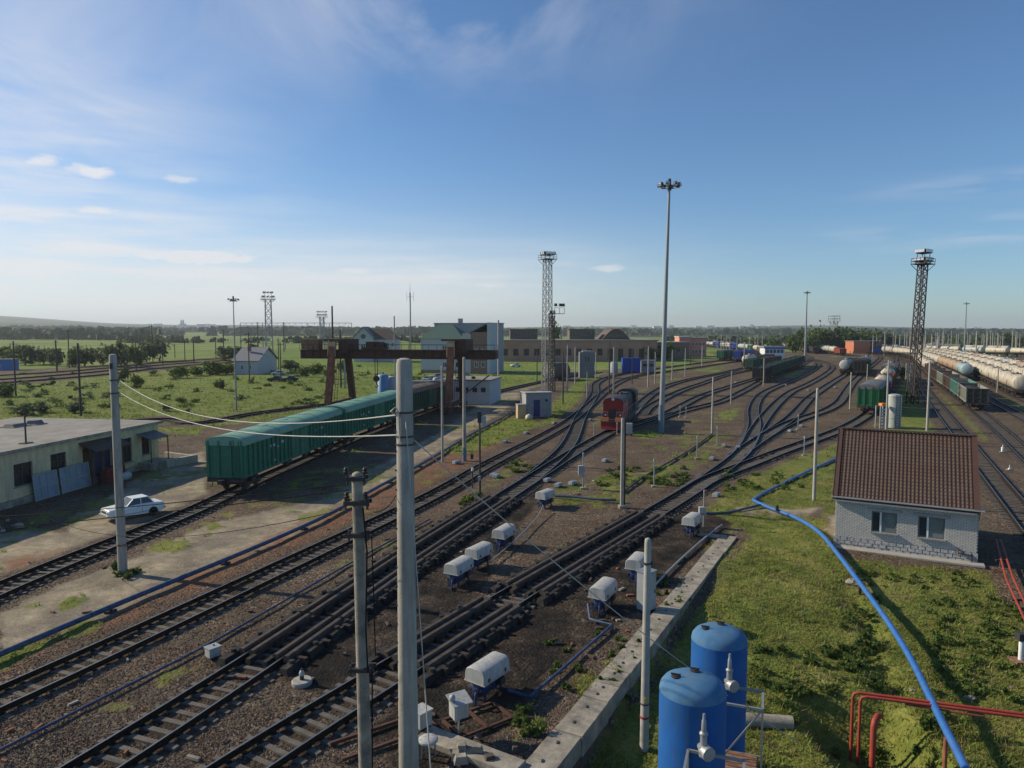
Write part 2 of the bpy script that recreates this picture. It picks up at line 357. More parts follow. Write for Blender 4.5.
FOREST = leafmat('far_forest', (.02, .04, .016), (.07, .1, .04))
# ------------------------------------------------------------------ value noise for numpy
def vnoise(x, y, seed=0):
    xi = np.floor(x).astype(np.int64); yi = np.floor(y).astype(np.int64); xf = x-xi; yf = y-yi
    u = xf*xf*(3-2*xf); v = yf*yf*(3-2*yf)
    def h(a, b):
        k = (a*374761393+b*668265263+seed*1442695041) & 0xffffffff
        k = ((k ^ (k >> 13))*1274126177) & 0xffffffff
        return ((k ^ (k >> 16)) & 0xffff)/65535.0
    return (h(xi, yi)*(1-u)+h(xi+1, yi)*u)*(1-v)+(h(xi, yi+1)*(1-u)+h(xi+1, yi+1)*u)*v
def fbm(x, y, s, seed=0, o=4):
    r = 0; a = .5; t = 0
    for i in range(o): r = r+a*vnoise(x*s, y*s, seed+i); t += a; a *= .5; s *= 2.03
    return r/t
def sstep(x, a, b):
    t = np.clip((x-a)/(b-a), 0, 1); return t*t*(3-2*t)
def inpoly(x, y, poly):
    r = np.zeros(x.shape, bool); n = len(poly); j = n-1
    for i in range(n):
        xi, yi = poly[i]; xj, yj = poly[j]
        if yi != yj: r ^= ((yi > y) != (yj > y)) & (x < (xj-xi)*(y-yi)/(yj-yi)+xi)
        j = i
    return r
# ------------------------------------------------------------------ terrain height
WA = G(550, 757); WB = G(729, 537); WD = (WB-WA).normalized(); WN = Vector((WD.y, -WD.x, 0))   # retaining wall line
def hgt_np(x, y):
    d = (x-WA.x)*WN.x+(y-WA.y)*WN.y
    z = -.85*sstep(d, .15, .7)*(1-sstep(y, 25, 41))
    z = z-1.5*(1-sstep(y, 24.6, 26.2))*sstep(x, 9.9, 11.3)*(1-sstep(x, 13.4, 14.6))
    far = sstep(y, 1500, 7000)
    # wooded ridge far left and low rises along the horizon
    a = np.arctan2(x, np.maximum(y, 1.))
    z = z+far*(135*np.exp(-((a+.68)/.15)**2)+36*np.exp(-((a+.36)/.17)**2)+34*np.exp(-((a-.40)/.12)**2)+22*np.exp(-((a-.1)/.16)**2)+18+10*fbm(x, y, .0011, 5))
    return z
def hgt(x, y): return float(hgt_np(np.array([x], float), np.array([y], float))[0])
def GG(u, v):                                # point of the ground under a picture point, following the terrain
    p = G(u, v)
    for _ in range(6): p = G(u, v, hgt(p.x, p.y))
    return p
# ------------------------------------------------------------------ tracks: centre lines
TR = {
 'A': [(-330, 843), (0, 699.5), (256, 580), (440, 492), (483, 467), (538, 439), (565, 424), (576, 416), (588, 406), (599, 396), (608, 389), (619, 382), (634, 376.5), (660, 372), (694, 368), (730, 362.5), (775, 358)],
 'B': [(-200, 950), (95, 768), (256, 664), (420, 551), (522, 486), (561, 460.5), (592, 442), (618, 427), (640, 404), (650.6, 395), (661.6, 388), (679, 382), (700.6, 377), (722, 373), (748, 367), (785, 360.5)],
 'C': [(0, 940), (238, 768), (372, 686), (520, 593), (660, 510), (709, 479), (744, 451), (755, 431), (767, 414), (779, 401), (792, 391), (806, 385), (819, 378), (830, 370.5), (832, 366), (824, 361.5), (800, 357.5)],
 'P': [(505, 497), (522, 486), (545, 468), (566, 448), (575, 431), (579, 419.5), (587, 406), (593, 396.5), (595.5, 390), (594.5, 385), (600.6, 380), (612, 376), (626, 373.3), (644, 370.5), (669, 367), (700, 363), (740, 358.5)],
 'M2': [(643, 414), (646, 409), (657, 402.5), (669, 396), (685, 389), (700.6, 384), (723, 376), (751, 370), (790, 363)],
 'M3': [(612, 432), (635, 424), (660, 417), (669, 412.5), (685, 404), (700.6, 396), (728, 387), (752, 379.5), (800, 368)],
 'M4': [(650, 422), (669, 415), (685, 410.5), (700.6, 406.5), (716, 403), (731, 397), (747, 389), (760, 381.5), (772, 376), (789, 369.5), (805, 363), (811, 358.5), (806, 354.5)],
 'Ca': [(735, 459), (744, 450), (751, 437), (754.5, 425), (753, 411), (756, 401), (763, 393), (778, 386), (794, 380), (809, 372.5), (818, 366), (815, 361), (800, 357)],
 'Cc': [(762, 438), (778, 427), (788, 420), (800, 408), (809, 398), (819, 391), (831, 383), (844, 375), (853, 369), (861, 363), (864, 358.5), (858, 355)],
 'Cd': [(737, 455), (762, 438), (778, 428.5), (794, 421), (809, 416), (825, 410.5), (837.5, 403.5), (845, 393), (852, 383), (859, 376.5), (868, 368), (876, 362), (880, 357), (872, 353)],
 'C2': [(690, 491), (709, 479), (746, 465.5), (777, 453), (806.5, 442.5), (841, 429.5), (868, 414), (880, 400), (886, 389), (891, 378), (894, 370), (896, 362), (892, 356.5), (875, 352.5)],
 'R1': [(1024, 516), (1001, 487.5), (979, 460), (958, 433), (934, 402.5), (924, 389), (915, 376), (908, 366), (900, 359), (880, 354.5)],
 'R2': [(1024, 453), (1003, 433), (977, 411), (955, 394), (937, 381.5), (925, 371), (914, 362.5), (895, 356.5), (860, 352.3)],
 'R3': [(1024, 417.5), (989, 398.5), (966, 380), (945, 370), (925, 362.5), (903, 357), (870, 352.5), (820, 349.5)],
 'R4': [(1020, 397.5), (985, 381), (965, 371.5), (940, 363.5), (914, 357.5), (880, 353), (830, 349.5), (790, 347.5)],
 'L1': [(-200, 685), (0, 589), (122, 540), (212, 503), (222, 497), (330, 449), (400, 421.5), (440, 407.5), (500, 391), (545, 381), (600, 372)],
 'L0': [(60, 436), (110, 424), (165, 418), (192, 424.5), (250, 414), (350, 401.5), (440, 388)],
 'K1': [(-120, 380), (0, 375.5), (60, 371.8), (110, 367.8), (165, 362), (240, 357.5)],
 'K2': [(-120, 385.5), (0, 379.5), (60, 375), (110, 370.5), (165, 364.5), (240, 359.5)],
 'K3': [(-120, 390.5), (0, 383), (60, 378.5), (110, 374), (165, 367.5), (240, 361.5)],
}
def spline(pts, step=1.0, smooth=0):
    P = [Vector(p) for p in pts]; P = [P[0]*2-P[1]]+P+[P[-1]*2-P[-2]]; out = []
    for i in range(1, len(P)-2):
        a, b, c, d = P[i-1:i+3]; n = max(2, int((c-b).length/step))
        t0 = 0; t1 = t0+max((b-a).length, .01)**.5; t2 = t1+max((c-b).length, .01)**.5; t3 = t2+max((d-c).length, .01)**.5
        for k in range(n):
            t = t1+(t2-t1)*k/n
            A1 = a*((t1-t)/(t1-t0))+b*((t-t0)/(t1-t0)); A2 = b*((t2-t)/(t2-t1))+c*((t-t1)/(t2-t1)); A3 = c*((t3-t)/(t3-t2))+d*((t-t2)/(t3-t2))
            B1 = A1*((t2-t)/(t2-t0))+A2*((t-t0)/(t2-t0)); B2 = A2*((t3-t)/(t3-t1))+A3*((t-t1)/(t3-t1))
            out.append(B1*((t2-t)/(t2-t1))+B2*((t-t1)/(t2-t1)))
    out.append(P[-2])
    return resample(out, step, smooth)
def resample(out, step, smooth=0):
    A = np.array([list(p) for p in out]); s = np.r_[0, np.cumsum(np.linalg.norm(np.diff(A, axis=0), axis=1))]
    n = max(2, int(s[-1]/step)+1); q = np.linspace(0, s[-1], n)
    A = np.stack([np.interp(q, s, A[:, k]) for k in range(3)], 1)
    for _ in range(smooth):
        B = A.copy(); B[1:-1] = (A[:-2]+2*A[1:-1]+A[2:])/4; A = B
    return A
PATH = {}
for k, pts in TR.items():
    A = spline([G(u, v, .15) for u, v in pts], 1.0, 14)
    # long-wave smoothing of the far end, where one picture row is many metres
    B = A.copy()
    for _ in range(160):
        C = B.copy(); C[1:-1] = (B[:-2]+2*B[1:-1]+B[2:])/4
        w = np.clip((A[:, 1]-110)/160, 0, 1)[:, None]; B = B*(1-w)+C*w
    B[:, 2] = 0
    if k[0] == 'R':                          # carried on straight past the frame
        d = B[0]-B[6]; d /= np.linalg.norm(d); B = np.concatenate([B[0]+d*np.arange(50, 0, -1)[:, None], B])
    PATH[k] = B
def offset(A, d):
    T = np.gradient(A[:, :2], axis=0); T /= np.linalg.norm(T, axis=1)[:, None]+1e-9
    r = A.copy(); r[:, 0] += T[:, 1]*d; r[:, 1] -= T[:, 0]*d; return r      # d > 0: to the right
PATH['R5'] = offset(PATH['R4'], 5.6); PATH['R6'] = offset(PATH['R4'], 11.2); PATH['R7'] = offset(PATH['R4'], 17)
def along(k, s):
    A = PATH[k]; L = np.r_[0, np.cumsum(np.linalg.norm(np.diff(A[:, :2], axis=0), axis=1))]
    return Vector((np.interp(s, L, A[:, 0]), np.interp(s, L, A[:, 1]), 0)), L[-1]
def nearest_s(k, p):
    A = PATH[k]; L = np.r_[0, np.cumsum(np.linalg.norm(np.diff(A[:, :2], axis=0), axis=1))]
    return L[np.argmin((A[:, 0]-p[0])**2+(A[:, 1]-p[1])**2)]
# ------------------------------------------------------------------ ground sheet
def poly(*uv): return [(GG(u, v).x, GG(u, v).y) for u, v in uv]
GRASS = [
 poly((585, 768), (600, 735), (735, 560), (748, 530), (705, 512), (730, 492), (790, 478), (838, 462), (838, 520), (836, 556), (900, 566), (985, 572), (1005, 600), (1030, 660), (1200, 768), (1100, 1400), (520, 1400)),
 poly((-500, 440), (0, 420), (100, 420), (165, 432), (200, 436), (330, 411), (430, 396), (500, 393), (540, 386), (560, 372), (640, 368), (720, 358.5), (700, 345), (-900, 345)),
 poly((438, 452), (505, 418), (522, 418), (545, 424), (505, 440), (468, 455)),
 poly((540, 425), (560, 395), (590, 372), (603, 372), (590, 394), (568, 410), (552, 424)),
 poly((135, 555), (170, 528), (235, 508), (225, 528), (160, 562)),
 poly((45, 606), (75, 596), (90, 600), (62, 612)), poly((60, 640), (80, 622), (100, 618), (92, 632)), poly((-60, 690), (0, 650), (60, 625), (70, 632), (0, 672)),
 poly((590, 490), (596, 476), (635, 470), (692, 464), (690, 478), (650, 490)),
 poly((470, 470), (485, 462), (530, 452), (520, 470), (498, 482)), poly((420, 545), (455, 520), (478, 498), (486, 500), (450, 540)),
 poly((560, 500), (600, 492), (625, 494), (600, 505)),
 poly((705, 424), (725, 410), (745, 404), (752, 410), (725, 424)), poly((768, 388), (774, 381), (782, 383), (778, 389)),
 poly((782, 378), (800, 366), (812, 363), (806, 370), (794, 378)),
 poly((650, 400), (660, 392), (690, 385), (680, 395), (664, 400)), poly((690, 372), (715, 362), (730, 362), (720, 372)), poly((640, 375), (680, 362), (700, 363), (690, 367), (660, 376)),
 poly((885, 440), (893, 402), (900, 376), (918, 376), (928, 400), (948, 432)),
 poly((924, 384), (934, 384), (950, 396), (992, 436), (985, 448), (960, 424)), poly((985, 398), (1000, 392), (1030, 404), (1030, 414)),
 poly((630, 432), (650, 428), (660, 436), (640, 440)),
 poly((575, 700), (600, 660), (655, 640), (670, 600), (690, 580), (700, 590), (640, 670)),
 poly((505, 740), (530, 715), (550, 720), (520, 752)),
 poly((712, 500), (745, 474), (820, 450), (845, 440), (842, 455), (790, 480), (735, 500)),
 poly((930, 372), (940, 364), (1040, 352), (1040, 345), (780, 345), (790, 350), (880, 349), (960, 356), (1040, 368)),
]
GRASS = [GRASS[i] for i in (0, 1, 2, 3, 18, 19, 20, 24, 25, 14, 17)]+[GRASS[i] for i in (4, 5, 6, 7, 8, 9, 10, 11, 12, 13, 15, 16, 21, 22, 23)]
SAND = [
 poly((0, 652), (0, 603), (112, 566), (215, 522), (330, 498), (350, 508), (240, 562), (120, 612)),
 poly((-200, 640), (-200, 560), (0, 532), (90, 531), (150, 510), (205, 500), (120, 536), (60, 562), (0, 580)),
 poly((60, 560), (70, 520), (160, 465), (205, 450), (206, 495), (150, 520)),
 poly((330, 500), (350, 510), (414, 466), (505, 411), (522, 393), (500, 391), (440, 432), (370, 470)),
 poly((500, 391), (522, 391), (560, 380), (540, 378)),
 poly((826, 520), (842, 505), (842, 548), (830, 540)), poly((735, 506), (826, 508), (800, 520), (740, 512)),
 poly((480, 373), (520, 377), (640, 366), (620, 362), (500, 368)),
]
DARK = [
 poly((270, 660), (330, 612), (440, 530), (520, 480), (545, 490), (480, 590), (420, 640), (320, 700)),
 poly((360, 735), (440, 655), (640, 530), (690, 505), (735, 520), (640, 610), (560, 665), (500, 735), (420, 790)),
]
RED = [
 poly((-80, 720), (0, 672), (250, 545), (350, 500), (470, 446), (485, 452), (420, 495), (360, 527), (250, 570), (0, 690)),
 poly((330, 545), (470, 448), (500, 443), (420, 500), (350, 545)),
 poly((0, 560), (60, 548), (120, 548), (60, 572), (0, 580)), poly((840, 548), (836, 515), (842, 512), (846, 548)),
]
BARE = [poly((824, 522), (842, 503), (844, 550), (832, 542)), poly((735, 508), (826, 508), (824, 520), (800, 518), (740, 513)), poly((-200, 380), (0, 371), (110, 365), (235, 356), (245, 362), (165, 370), (60, 381), (0, 387), (-200, 396)), poly((60, 440), (110, 427.5), (192, 428), (250, 417), (350, 404), (350, 399.5), (250, 411.5), (192, 421), (165, 415.5), (110, 421), (60, 433)), poly((200, 429), (330, 410), (430, 395), (440, 400), (330, 418), (205, 447))]
def zones(x, y):
    jx = (fbm(x, y, .55, 11)-.5)*3.2; jy = (fbm(x, y, .55, 23)-.5)*3.2
    k = np.clip((y-20)/120, .6, 2.2); jx = jx*k; jy = jy*k
    ragged = sstep(fbm(x, y, .75, 91), .36, .56)
    def cover(polys, rag=99):
        r = np.zeros(x.shape)
        for q, w in ((1, .4), (.55, .35), (-.4, .25)):
            m = np.zeros(x.shape, bool)
            for n_, p in enumerate(polys):
                p = np.array(p); b0 = p.min(0)-5; b1 = p.max(0)+5
                i = (x > b0[0]) & (x < b1[0]) & (y > b0[1]) & (y < b1[1])
                if i.any(): m[i] |= inpoly(x[i]+jx[i]*q, y[i]+jy[i]*q, [tuple(c) for c in p]) & ((n_ < rag) | (ragged[i] > .3+.25*q))
            r += w*m
        return r
    g, s, d, r = cover(GRASS, 11), cover(SAND), cover(DARK), cover(RED)
    far = (y > 430) | (np.abs(x) > .95*np.maximum(y, 30)+40)
    g = np.where(far, 1.0, g)*(1-cover(BARE))
    # bare strip along each track
    dt = np.full(x.shape, 99.0)
    for k, A in PATH.items():
        B = A[::2]; B = B[(B[:, 1] > 5)]
        if k == 'L0': continue
        near = (y > B[:, 1].min()-6) & (y < B[:, 1].max()+6) & (x > B[:, 0].min()-6) & (x < B[:, 0].max()+6)
        if not near.any(): continue
        xs = x[near]; ys = y[near]; m = np.full(xs.shape, 99.0)
        for i in range(0, len(xs), 20000):
            dd = (xs[i:i+20000, None]-B[None, :, 0])**2+(ys[i:i+20000, None]-B[None, :, 1])**2
            m[i:i+20000] = np.sqrt(dd.min(1))
        dt[near] = np.minimum(dt[near], m)
    bed = 1-sstep(dt, 1.7, 2.5+.6*fbm(x, y, .8, 4))
    weeds = sstep(fbm(x, y, .16, 31), .5, .64)*sstep(fbm(x, y, 1.1, 37), .4, .58)*.8*(y < 430)*(1-d)
    g = np.clip(np.maximum(g, weeds), 0, 1)*(1-bed)
    global STAIN_SHADE
    STAIN_SHADE = np.exp(-((dt-.8)/.34)**2)  # brake dust beside the rails, with the rails' shadow painted into it
    return g, s*(1-bed), d, r*(1-bed), bed
MOUNDS = [(GG(u0, v0), GG(u1, v1), hh) for (u0, v0, u1, v1, hh) in ((768, 664, 862, 692, .22), (768, 707, 845, 722, .15), (850, 600, 882, 640, -.3), (868, 650, 892, 690, -.35), (770, 690, 840, 706, -.25))]
def relief(x, y, g, bed):
    nearw = 1-sstep(y, 60, 160)
    z = nearw*(g*(.26*(fbm(x, y, .5, 3)-.45)+.16*(fbm(x, y, 1.6, 8)-.5))+(1-g)*(1-bed)*.09*(fbm(x, y, .9, 6)-.5)+bed*(.03*(fbm(x, y, 2.2, 9)-.5)-.015))
    for a, b, hh in MOUNDS:              # old earth bank and trench crossing the grass near the tanks
        ab = b-a; L2 = ab.x**2+ab.y**2
        t = np.clip(((x-a.x)*ab.x+(y-a.y)*ab.y)/L2, 0, 1); dd = np.hypot(x-a.x-t*ab.x, y-a.y-t*ab.y)
        z = z+hh*np.exp(-(dd/.55)**2)*(.3+1.4*fbm(x, y, 1.5, 15))
    return z
def make_ground():
    Y = np.r_[np.arange(-25, 15, 2.), 15*np.exp(np.arange(0, 613)*.01047)]
    S = np.linspace(-1.45, 1.45, 441)
    YY, SS = np.meshgrid(Y, S, indexing='ij'); XX = SS*np.maximum(YY, 17)*1.0
    x = XX.ravel(); y = YY.ravel()
    g, s, d, r, bed = zones(x, y)
    z = hgt_np(x, y)
    z = z+relief(x, y, g, bed)
    n1, n2 = YY.shape; i = np.arange((n1-1)*(n2-1)); a = (i//(n2-1))*n2+i % (n2-1)
    me = np_mesh('ground', np.stack([x, y, z], 1), np.stack([a, a+1, a+n2+1, a+n2], 1), None or [ground_mat()], True)
    at = me.attributes.new('zone', 'FLOAT_COLOR', 'POINT'); at.data.foreach_set('color', np.stack([g, s, d, r], 1).astype(np.float32).ravel())
    wood = np.maximum(sstep(y, 900, 1500)*sstep(fbm(x*.6, y, .0022, 41), .47, .53), .8*sstep(y, 3200, 4500))
    at = me.attributes.new('zone2', 'FLOAT_COLOR', 'POINT'); at.data.foreach_set('color', np.stack([bed, wood, STAIN_SHADE, y*0], 1).astype(np.float32).ravel())
    tag(put(me, 'ground'), kind='structure')
def ground_mat():
    m = bpy.data.materials.new('ground_cover'); m.use_nodes = True; nt = m.node_tree; n = nt.nodes; L = nt.links
    b = n['Principled BSDF']; b.inputs['Roughness'].default_value = .95; b.inputs['Specular IOR Level'].default_value = .15
    geo = n.new('ShaderNodeNewGeometry'); P = geo.outputs['Position']
    def noise(s, d=6, r=.62):
        x = n.new('ShaderNodeTexNoise'); x.inputs['Scale'].default_value = s; x.inputs['Detail'].default_value = d; x.inputs['Roughness'].default_value = r; L.new(P, x.inputs['Vector']); return x.outputs[0]
    def ramp(f, *st):
        x = n.new('ShaderNodeValToRGB'); e = x.color_ramp.elements
        while len(e) < len(st): e.new(.5)
        for q, (p, c) in zip(e, st): q.position = p; q.color = (*c, 1)
        L.new(f, x.inputs[0]); return x.outputs[0]
    def mix(f, a, c, bt='MIX'):
        x = n.new('ShaderNodeMix'); x.data_type = 'RGBA'; x.blend_type = bt
        if isinstance(f, (int, float)): x.inputs['Factor'].default_value = f
        else: L.new(f, x.inputs['Factor'])
        for i, q in ((6, a), (7, c)):
            if isinstance(q, tuple): x.inputs[i].default_value = (*q, 1)
            else: L.new(q, x.inputs[i])
        return x.outputs[2]
    def mth(op, a, c=None, d=None):
        x = n.new('ShaderNodeMath'); x.operation = op; x.use_clamp = True
        for i, q in enumerate((a, c, d)):
            if q is None: continue
            if isinstance(q, (int, float)): x.inputs[i].default_value = q
            else: L.new(q, x.inputs[i])
        return x.outputs[0]
    z = n.new('ShaderNodeAttribute'); z.attribute_name = 'zone'; sp = n.new('ShaderNodeSeparateColor'); L.new(z.outputs['Color'], sp.inputs[0])
    z2 = n.new('ShaderNodeAttribute'); z2.attribute_name = 'zone2'; sp2 = n.new('ShaderNodeSeparateColor'); L.new(z2.outputs['Color'], sp2.inputs[0])
    vo = n.new('ShaderNodeTexVoronoi'); vo.inputs['Scale'].default_value = 9; L.new(P, vo.inputs['Vector'])
    sc = n.new('ShaderNodeSeparateColor'); L.new(vo.outputs['Color'], sc.inputs[0])
    stone = ramp(sc.outputs[0], (0, (.05, .035, .025)), (.35, (.11, .076, .052)), (.7, (.165, .12, .085)), (.93, (.24, .19, .14)), (1, (.38, .33, .26)))
    big = noise(.22, 7)
    stone = mix(ramp(big, (.4, (0, 0, 0)), (.62, (1, 1, 1))), stone, mix(1, stone, (.5, .45, .41), 'MULTIPLY'))
    stone = mix(ramp(noise(.13, 6, .7), (.46, (0, 0, 0)), (.66, (.35, .35, .35))), stone, (.16, .09, .055))
    fine = noise(2.2, 8, .75)
    soil = ramp(fine, (.3, (.05, .037, .026)), (.5, (.11, .083, .056)), (.7, (.19, .15, .105)))
    c = mix(ramp(noise(.5, 6), (.42, (0, 0, 0)), (.58, (.75, .75, .75))), stone, soil)
    c = mix(mth('MULTIPLY', sp2.outputs[2], .85), c, (.03, .021, .014))  # dark band along each rail: dust and painted rail shadow
    # sandy trodden dirt
    sandc = ramp(noise(1.3, 9, .7), (.28, (.19, .15, .1)), (.48, (.34, .285, .2)), (.72, (.48, .41, .31)))
    sandc = mix(ramp(noise(.3, 6), (.42, (0, 0, 0)), (.6, (1, 1, 1))), sandc, ramp(noise(6, 5, .8), (.3, (.13, .11, .085)), (.7, (.29, .25, .2))))
    sandc = mix(1, sandc, ramp(noise(9, 6, .8), (.3, (.6, .6, .6)), (.7, (1.3, 1.28, 1.22))), 'MULTIPLY')
    c = mix(mth('MULTIPLY', sp.outputs[1], ramp(noise(.8, 7, .7), (.3, (.45, .45, .45)), (.52, (1, 1, 1)))), c, sandc)
    redc = ramp(noise(1.6, 8, .7), (.3, (.105, .055, .036)), (.52, (.22, .105, .058)), (.75, (.33, .15, .075)))
    c = mix(mth('MULTIPLY', z.outputs['Alpha'], ramp(noise(.4, 5), (.38, (.25, .25, .25)), (.6, (.9, .9, .9)))), c, redc)
    darkc = ramp(noise(1.2, 9, .75), (.38, (.009, .0075, .0065)), (.56, (.022, .018, .015)), (.74, (.1, .065, .048)))
    c = mix(mth('MULTIPLY', sp.outputs[2], ramp(noise(.5, 6), (.34, (.5, .5, .5)), (.56, (1, 1, 1)))), c, darkc)
    g1 = ramp(noise(.35, 8, .7), (.3, (.09, .12, .026)), (.46, (.155, .18, .038)), (.58, (.22, .22, .06)), (.74, (.3, .25, .11)))
    g2 = ramp(noise(5, 6, .75), (.3, (.45, .45, .42)), (.7, (1.25, 1.25, 1.2)))
    gc = mix(1, g1, g2, 'MULTIPLY')
    gf = ramp(noise(.012, 6), (.36, (.11, .17, .03)), (.5, (.17, .23, .05)), (.64, (.25, .26, .08)))
    cam = n.new('ShaderNodeSeparateXYZ'); L.new(P, cam.inputs[0])
    mr = n.new('ShaderNodeMapRange'); mr.inputs[1].default_value = 60; mr.inputs[2].default_value = 260; L.new(cam.outputs[1], mr.inputs[0])
    gc = mix(mr.outputs[0], gc, mix(.5, gf, mix(1, gf, ramp(noise(.11, 7, .7), (.3, (.55, .55, .5)), (.7, (1.3, 1.3, 1.2))), 'MULTIPLY')))
    c = mix(mth('MULTIPLY', sp.outputs[0], ramp(mth('ADD', sp.outputs[0], mth('SUBTRACT', noise(1.8, 7, .7), .42)), (.3, (0, 0, 0)), (.62, (1, 1, 1)))), c, gc)
    c = mix(sp2.outputs[1], c, (.03, .05, .02))
    L.new(c, b.inputs['Base Color'])
    bp = n.new('ShaderNodeBump'); bp.inputs['Strength'].default_value = .9; bp.inputs['Distance'].default_value = .05
    hh = n.new('ShaderNodeMath'); hh.operation = 'MULTIPLY_ADD'; hh.inputs[1].default_value = -1; L.new(vo.outputs['Distance'], hh.inputs[0]); L.new(noise(4, 7, .75), hh.inputs[2])
    L.new(mth('MULTIPLY_ADD', sp.outputs[1], -.6, .85), bp.inputs['Strength'])
    L.new(hh.outputs[0], bp.inputs['Height']); L.new(bp.outputs[0], b.inputs['Normal'])
    return m
make_ground()
# ------------------------------------------------------------------ railway tracks
def seed_mesh_sleeper(mat, w, h, l):
    mb = MB(); mb.box((0, 0, 0), (l, w, h), top=(1, .86)); return mb.mesh('sleeper', mat)
SLM = []
for i in range(5):
    mb = MB(); mb.box((0, 0, -.06), (2.7+random.uniform(-.05, .05), .25+random.uniform(-.03, .03), .2), top=(.995, .84))
    for x in (-.76, .76): mb.box((x, 0, .048), (.3, .17, .018), 1)
    SLM.append(mb.mesh('sleeper', [SLEEPER, RAILS]))
RPROF = [(-.075, 0), (.075, 0), (.075, .024), (.03, .05), (.03, .155), (.04, .165), (.034, .2), (-.034, .2), (-.04, .165), (-.03, .155), (-.03, .05), (-.075, .024)]
def rail_mesh(A, z0):
    T = np.gradient(A[:, :2], axis=0); T /= np.linalg.norm(T, axis=1)[:, None]+1e-9
    N = np.stack([T[:, 1], -T[:, 0]], 1); n = len(RPROF); pr = np.array(RPROF)
    V = np.zeros((len(A), n, 3)); V[:, :, 0] = A[:, None, 0]+N[:, None, 0]*pr[None, :, 0]; V[:, :, 1] = A[:, None, 1]+N[:, None, 1]*pr[None, :, 0]; V[:, :, 2] = z0+pr[None, :, 1]
    i = np.arange(len(A)-1)[:, None]*n; k = np.arange(n)[None, :]; k2 = (k+1) % n
    Fq = np.stack([(i+k), (i+n+k), (i+n+k2), (i+k2)], -1).reshape(-1, 4)
    me = np_mesh('rail', V.reshape(-1, 3), Fq, [RAILS, RAILT])
    mi = np.zeros(len(Fq), np.int32); mi[np.tile(np.arange(n), len(A)-1) == 6] = 1
    me.polygons.foreach_set('material_index', mi); return me
track_no = 0
TLAB = {'A': 'railway track on brown ballast between the long blue pipe and the rail brakes', 'B': 'railway track under the red locomotive, running through the rail brake beside the foreground poles',
 'C': 'railway track passing the white covered machines and the retaining wall, then splitting into curves', 'P': 'curved railway track swinging from the rail brake across to the outermost left bend',
 'M2': 'railway track curving off beyond the locomotive under the dull green open wagon', 'M3': 'railway track right of the tall mast with blue base, bending behind the dark open wagon', 'M4': 'railway track leading under the curved train of dark open wagons',
 'Ca': 'tightly curved railway track at the fan of points, outermost left of the right-hand curves', 'Cc': 'curved railway track leading to the lone grey tank wagon', 'Cd': 'curved railway track leading to the tall dark covered wagon',
 'C2': 'railway track passing behind the brick house to the bright green covered wagon', 'R1': 'railway track running right past the wall of the brick house', 'R2': 'railway track under the row of open wagons beside the grass strip', 'R3': 'railway track under the row headed by the pale blue tank wagon',
 'R4': 'railway track under the nearest long row of cream tank wagons', 'R5': 'railway track under the second long row of cream tank wagons', 'R6': 'railway track under the third row of tank wagons', 'R7': 'empty railway track beyond the third row of tank wagons',
 'L1': 'single railway track under the green covered wagons, passing the white car', 'L0': 'overgrown railway track in the grass behind the workshop', 'K1': 'furthest of three railway tracks crossing the left field by the blue hut', 'K2': 'middle one of three railway tracks crossing the left field', 'K3': 'nearest of three railway tracks crossing the left field'}
RUSTY = ('L0', 'L1')
for key, A in PATH.items():
    track_no += 1; dz = .0031*(track_no % 7)
    root = thing('railway_track', TLAB[key], 'railway track', group='railway tracks of the yard')
    lim = A[(A[:, 1] > 6)]
    q = resample(lim, 1.0 if lim[:, 1].min() < 120 else 2.0)
    for d in (-.797, .797):
        put(rail_mesh(offset(q, d), .065+dz), 'rail', root)
    s = 0; far = MB(); L = np.linalg.norm(np.diff(A[:, :2], axis=0), axis=1).sum(); cnt = 0
    while s < L-1:
        p, _ = along(key, s); p2, _ = along(key, s+.5); s += .56
        if p.y < 9 or p.y > 230 or abs(p.x) > p.y*.85+4: continue
        dvec = p2-p; a = math.atan2(dvec.y, dvec.x)+math.pi/2+random.uniform(-.025, .025); zz = dz+random.uniform(-.012, .022)-(.035 if key == 'A' else 0)
        if random.random() < (.22 if key == 'A' else .07): zz -= .05
        if p.y < 62 and key != 'P' and cnt < 280:
            o = put(random.choice(SLM), 'sleeper', root, (p.x, p.y, zz), a); cnt += 1
        else: far.box((p.x, p.y, -.06+zz), (2.7, .25, .2), rz=a)
    if far.v: tag(far.build('sleepers', SLEEPER, root, smooth=None), kind='stuff')
    if key in ('L0',): pass
# ================================================================== big structures near the camera
def unit2(v): v = Vector((v[0], v[1], 0)); return v.normalized()
def ang(v): return math.atan2(v[1], v[0])
# ---- retaining wall of concrete blocks
def retaining_wall():
    root = thing('retaining_wall', 'low wall of grey concrete blocks between ballast and grass, running from bottom edge past the blue tanks', 'wall', WA, ang(WD))
    L = (WB-WA).length; s = -7.0; i = 0
    while s < L-.3:
        l = min(random.choice((2.38, 2.38, 1.18)), L-s)
        zt = .1+random.uniform(-.02, .03); h = 1.25
        mb = MB(); mb.box((s+l/2, random.uniform(-.025, .025), zt-h/2), (l-.025, .98, h))
        for k in range(2): mb.box((s+l*(.27+.46*k), 0.05, zt+.012), (.16, .09, .03), 1, rz=.3)
        mb.build('block', [CONC_DARK, STEEL], root, smooth=None, bevel=.025); s += l; i += 1
    mb = MB(); mb.box((L-.35, 1.15, -.45), (.7, 1.3, 1.08)); mb.build('block', [CONC_DARK], root, smooth=None, bevel=.025)
retaining_wall()
# second low slab of concrete near the bottom edge
p = GG(478, 757)
t = thing('concrete_slab', 'rough concrete slab lying on ballast at bottom edge, beside the round metal stool', 'slab', p, ang(GG(530, 765)-GG(450, 735)))
MB().box((-.3, 0, .08), (3.6, .75, .24)).build('block', CONC_DARK, t, bevel=.03)
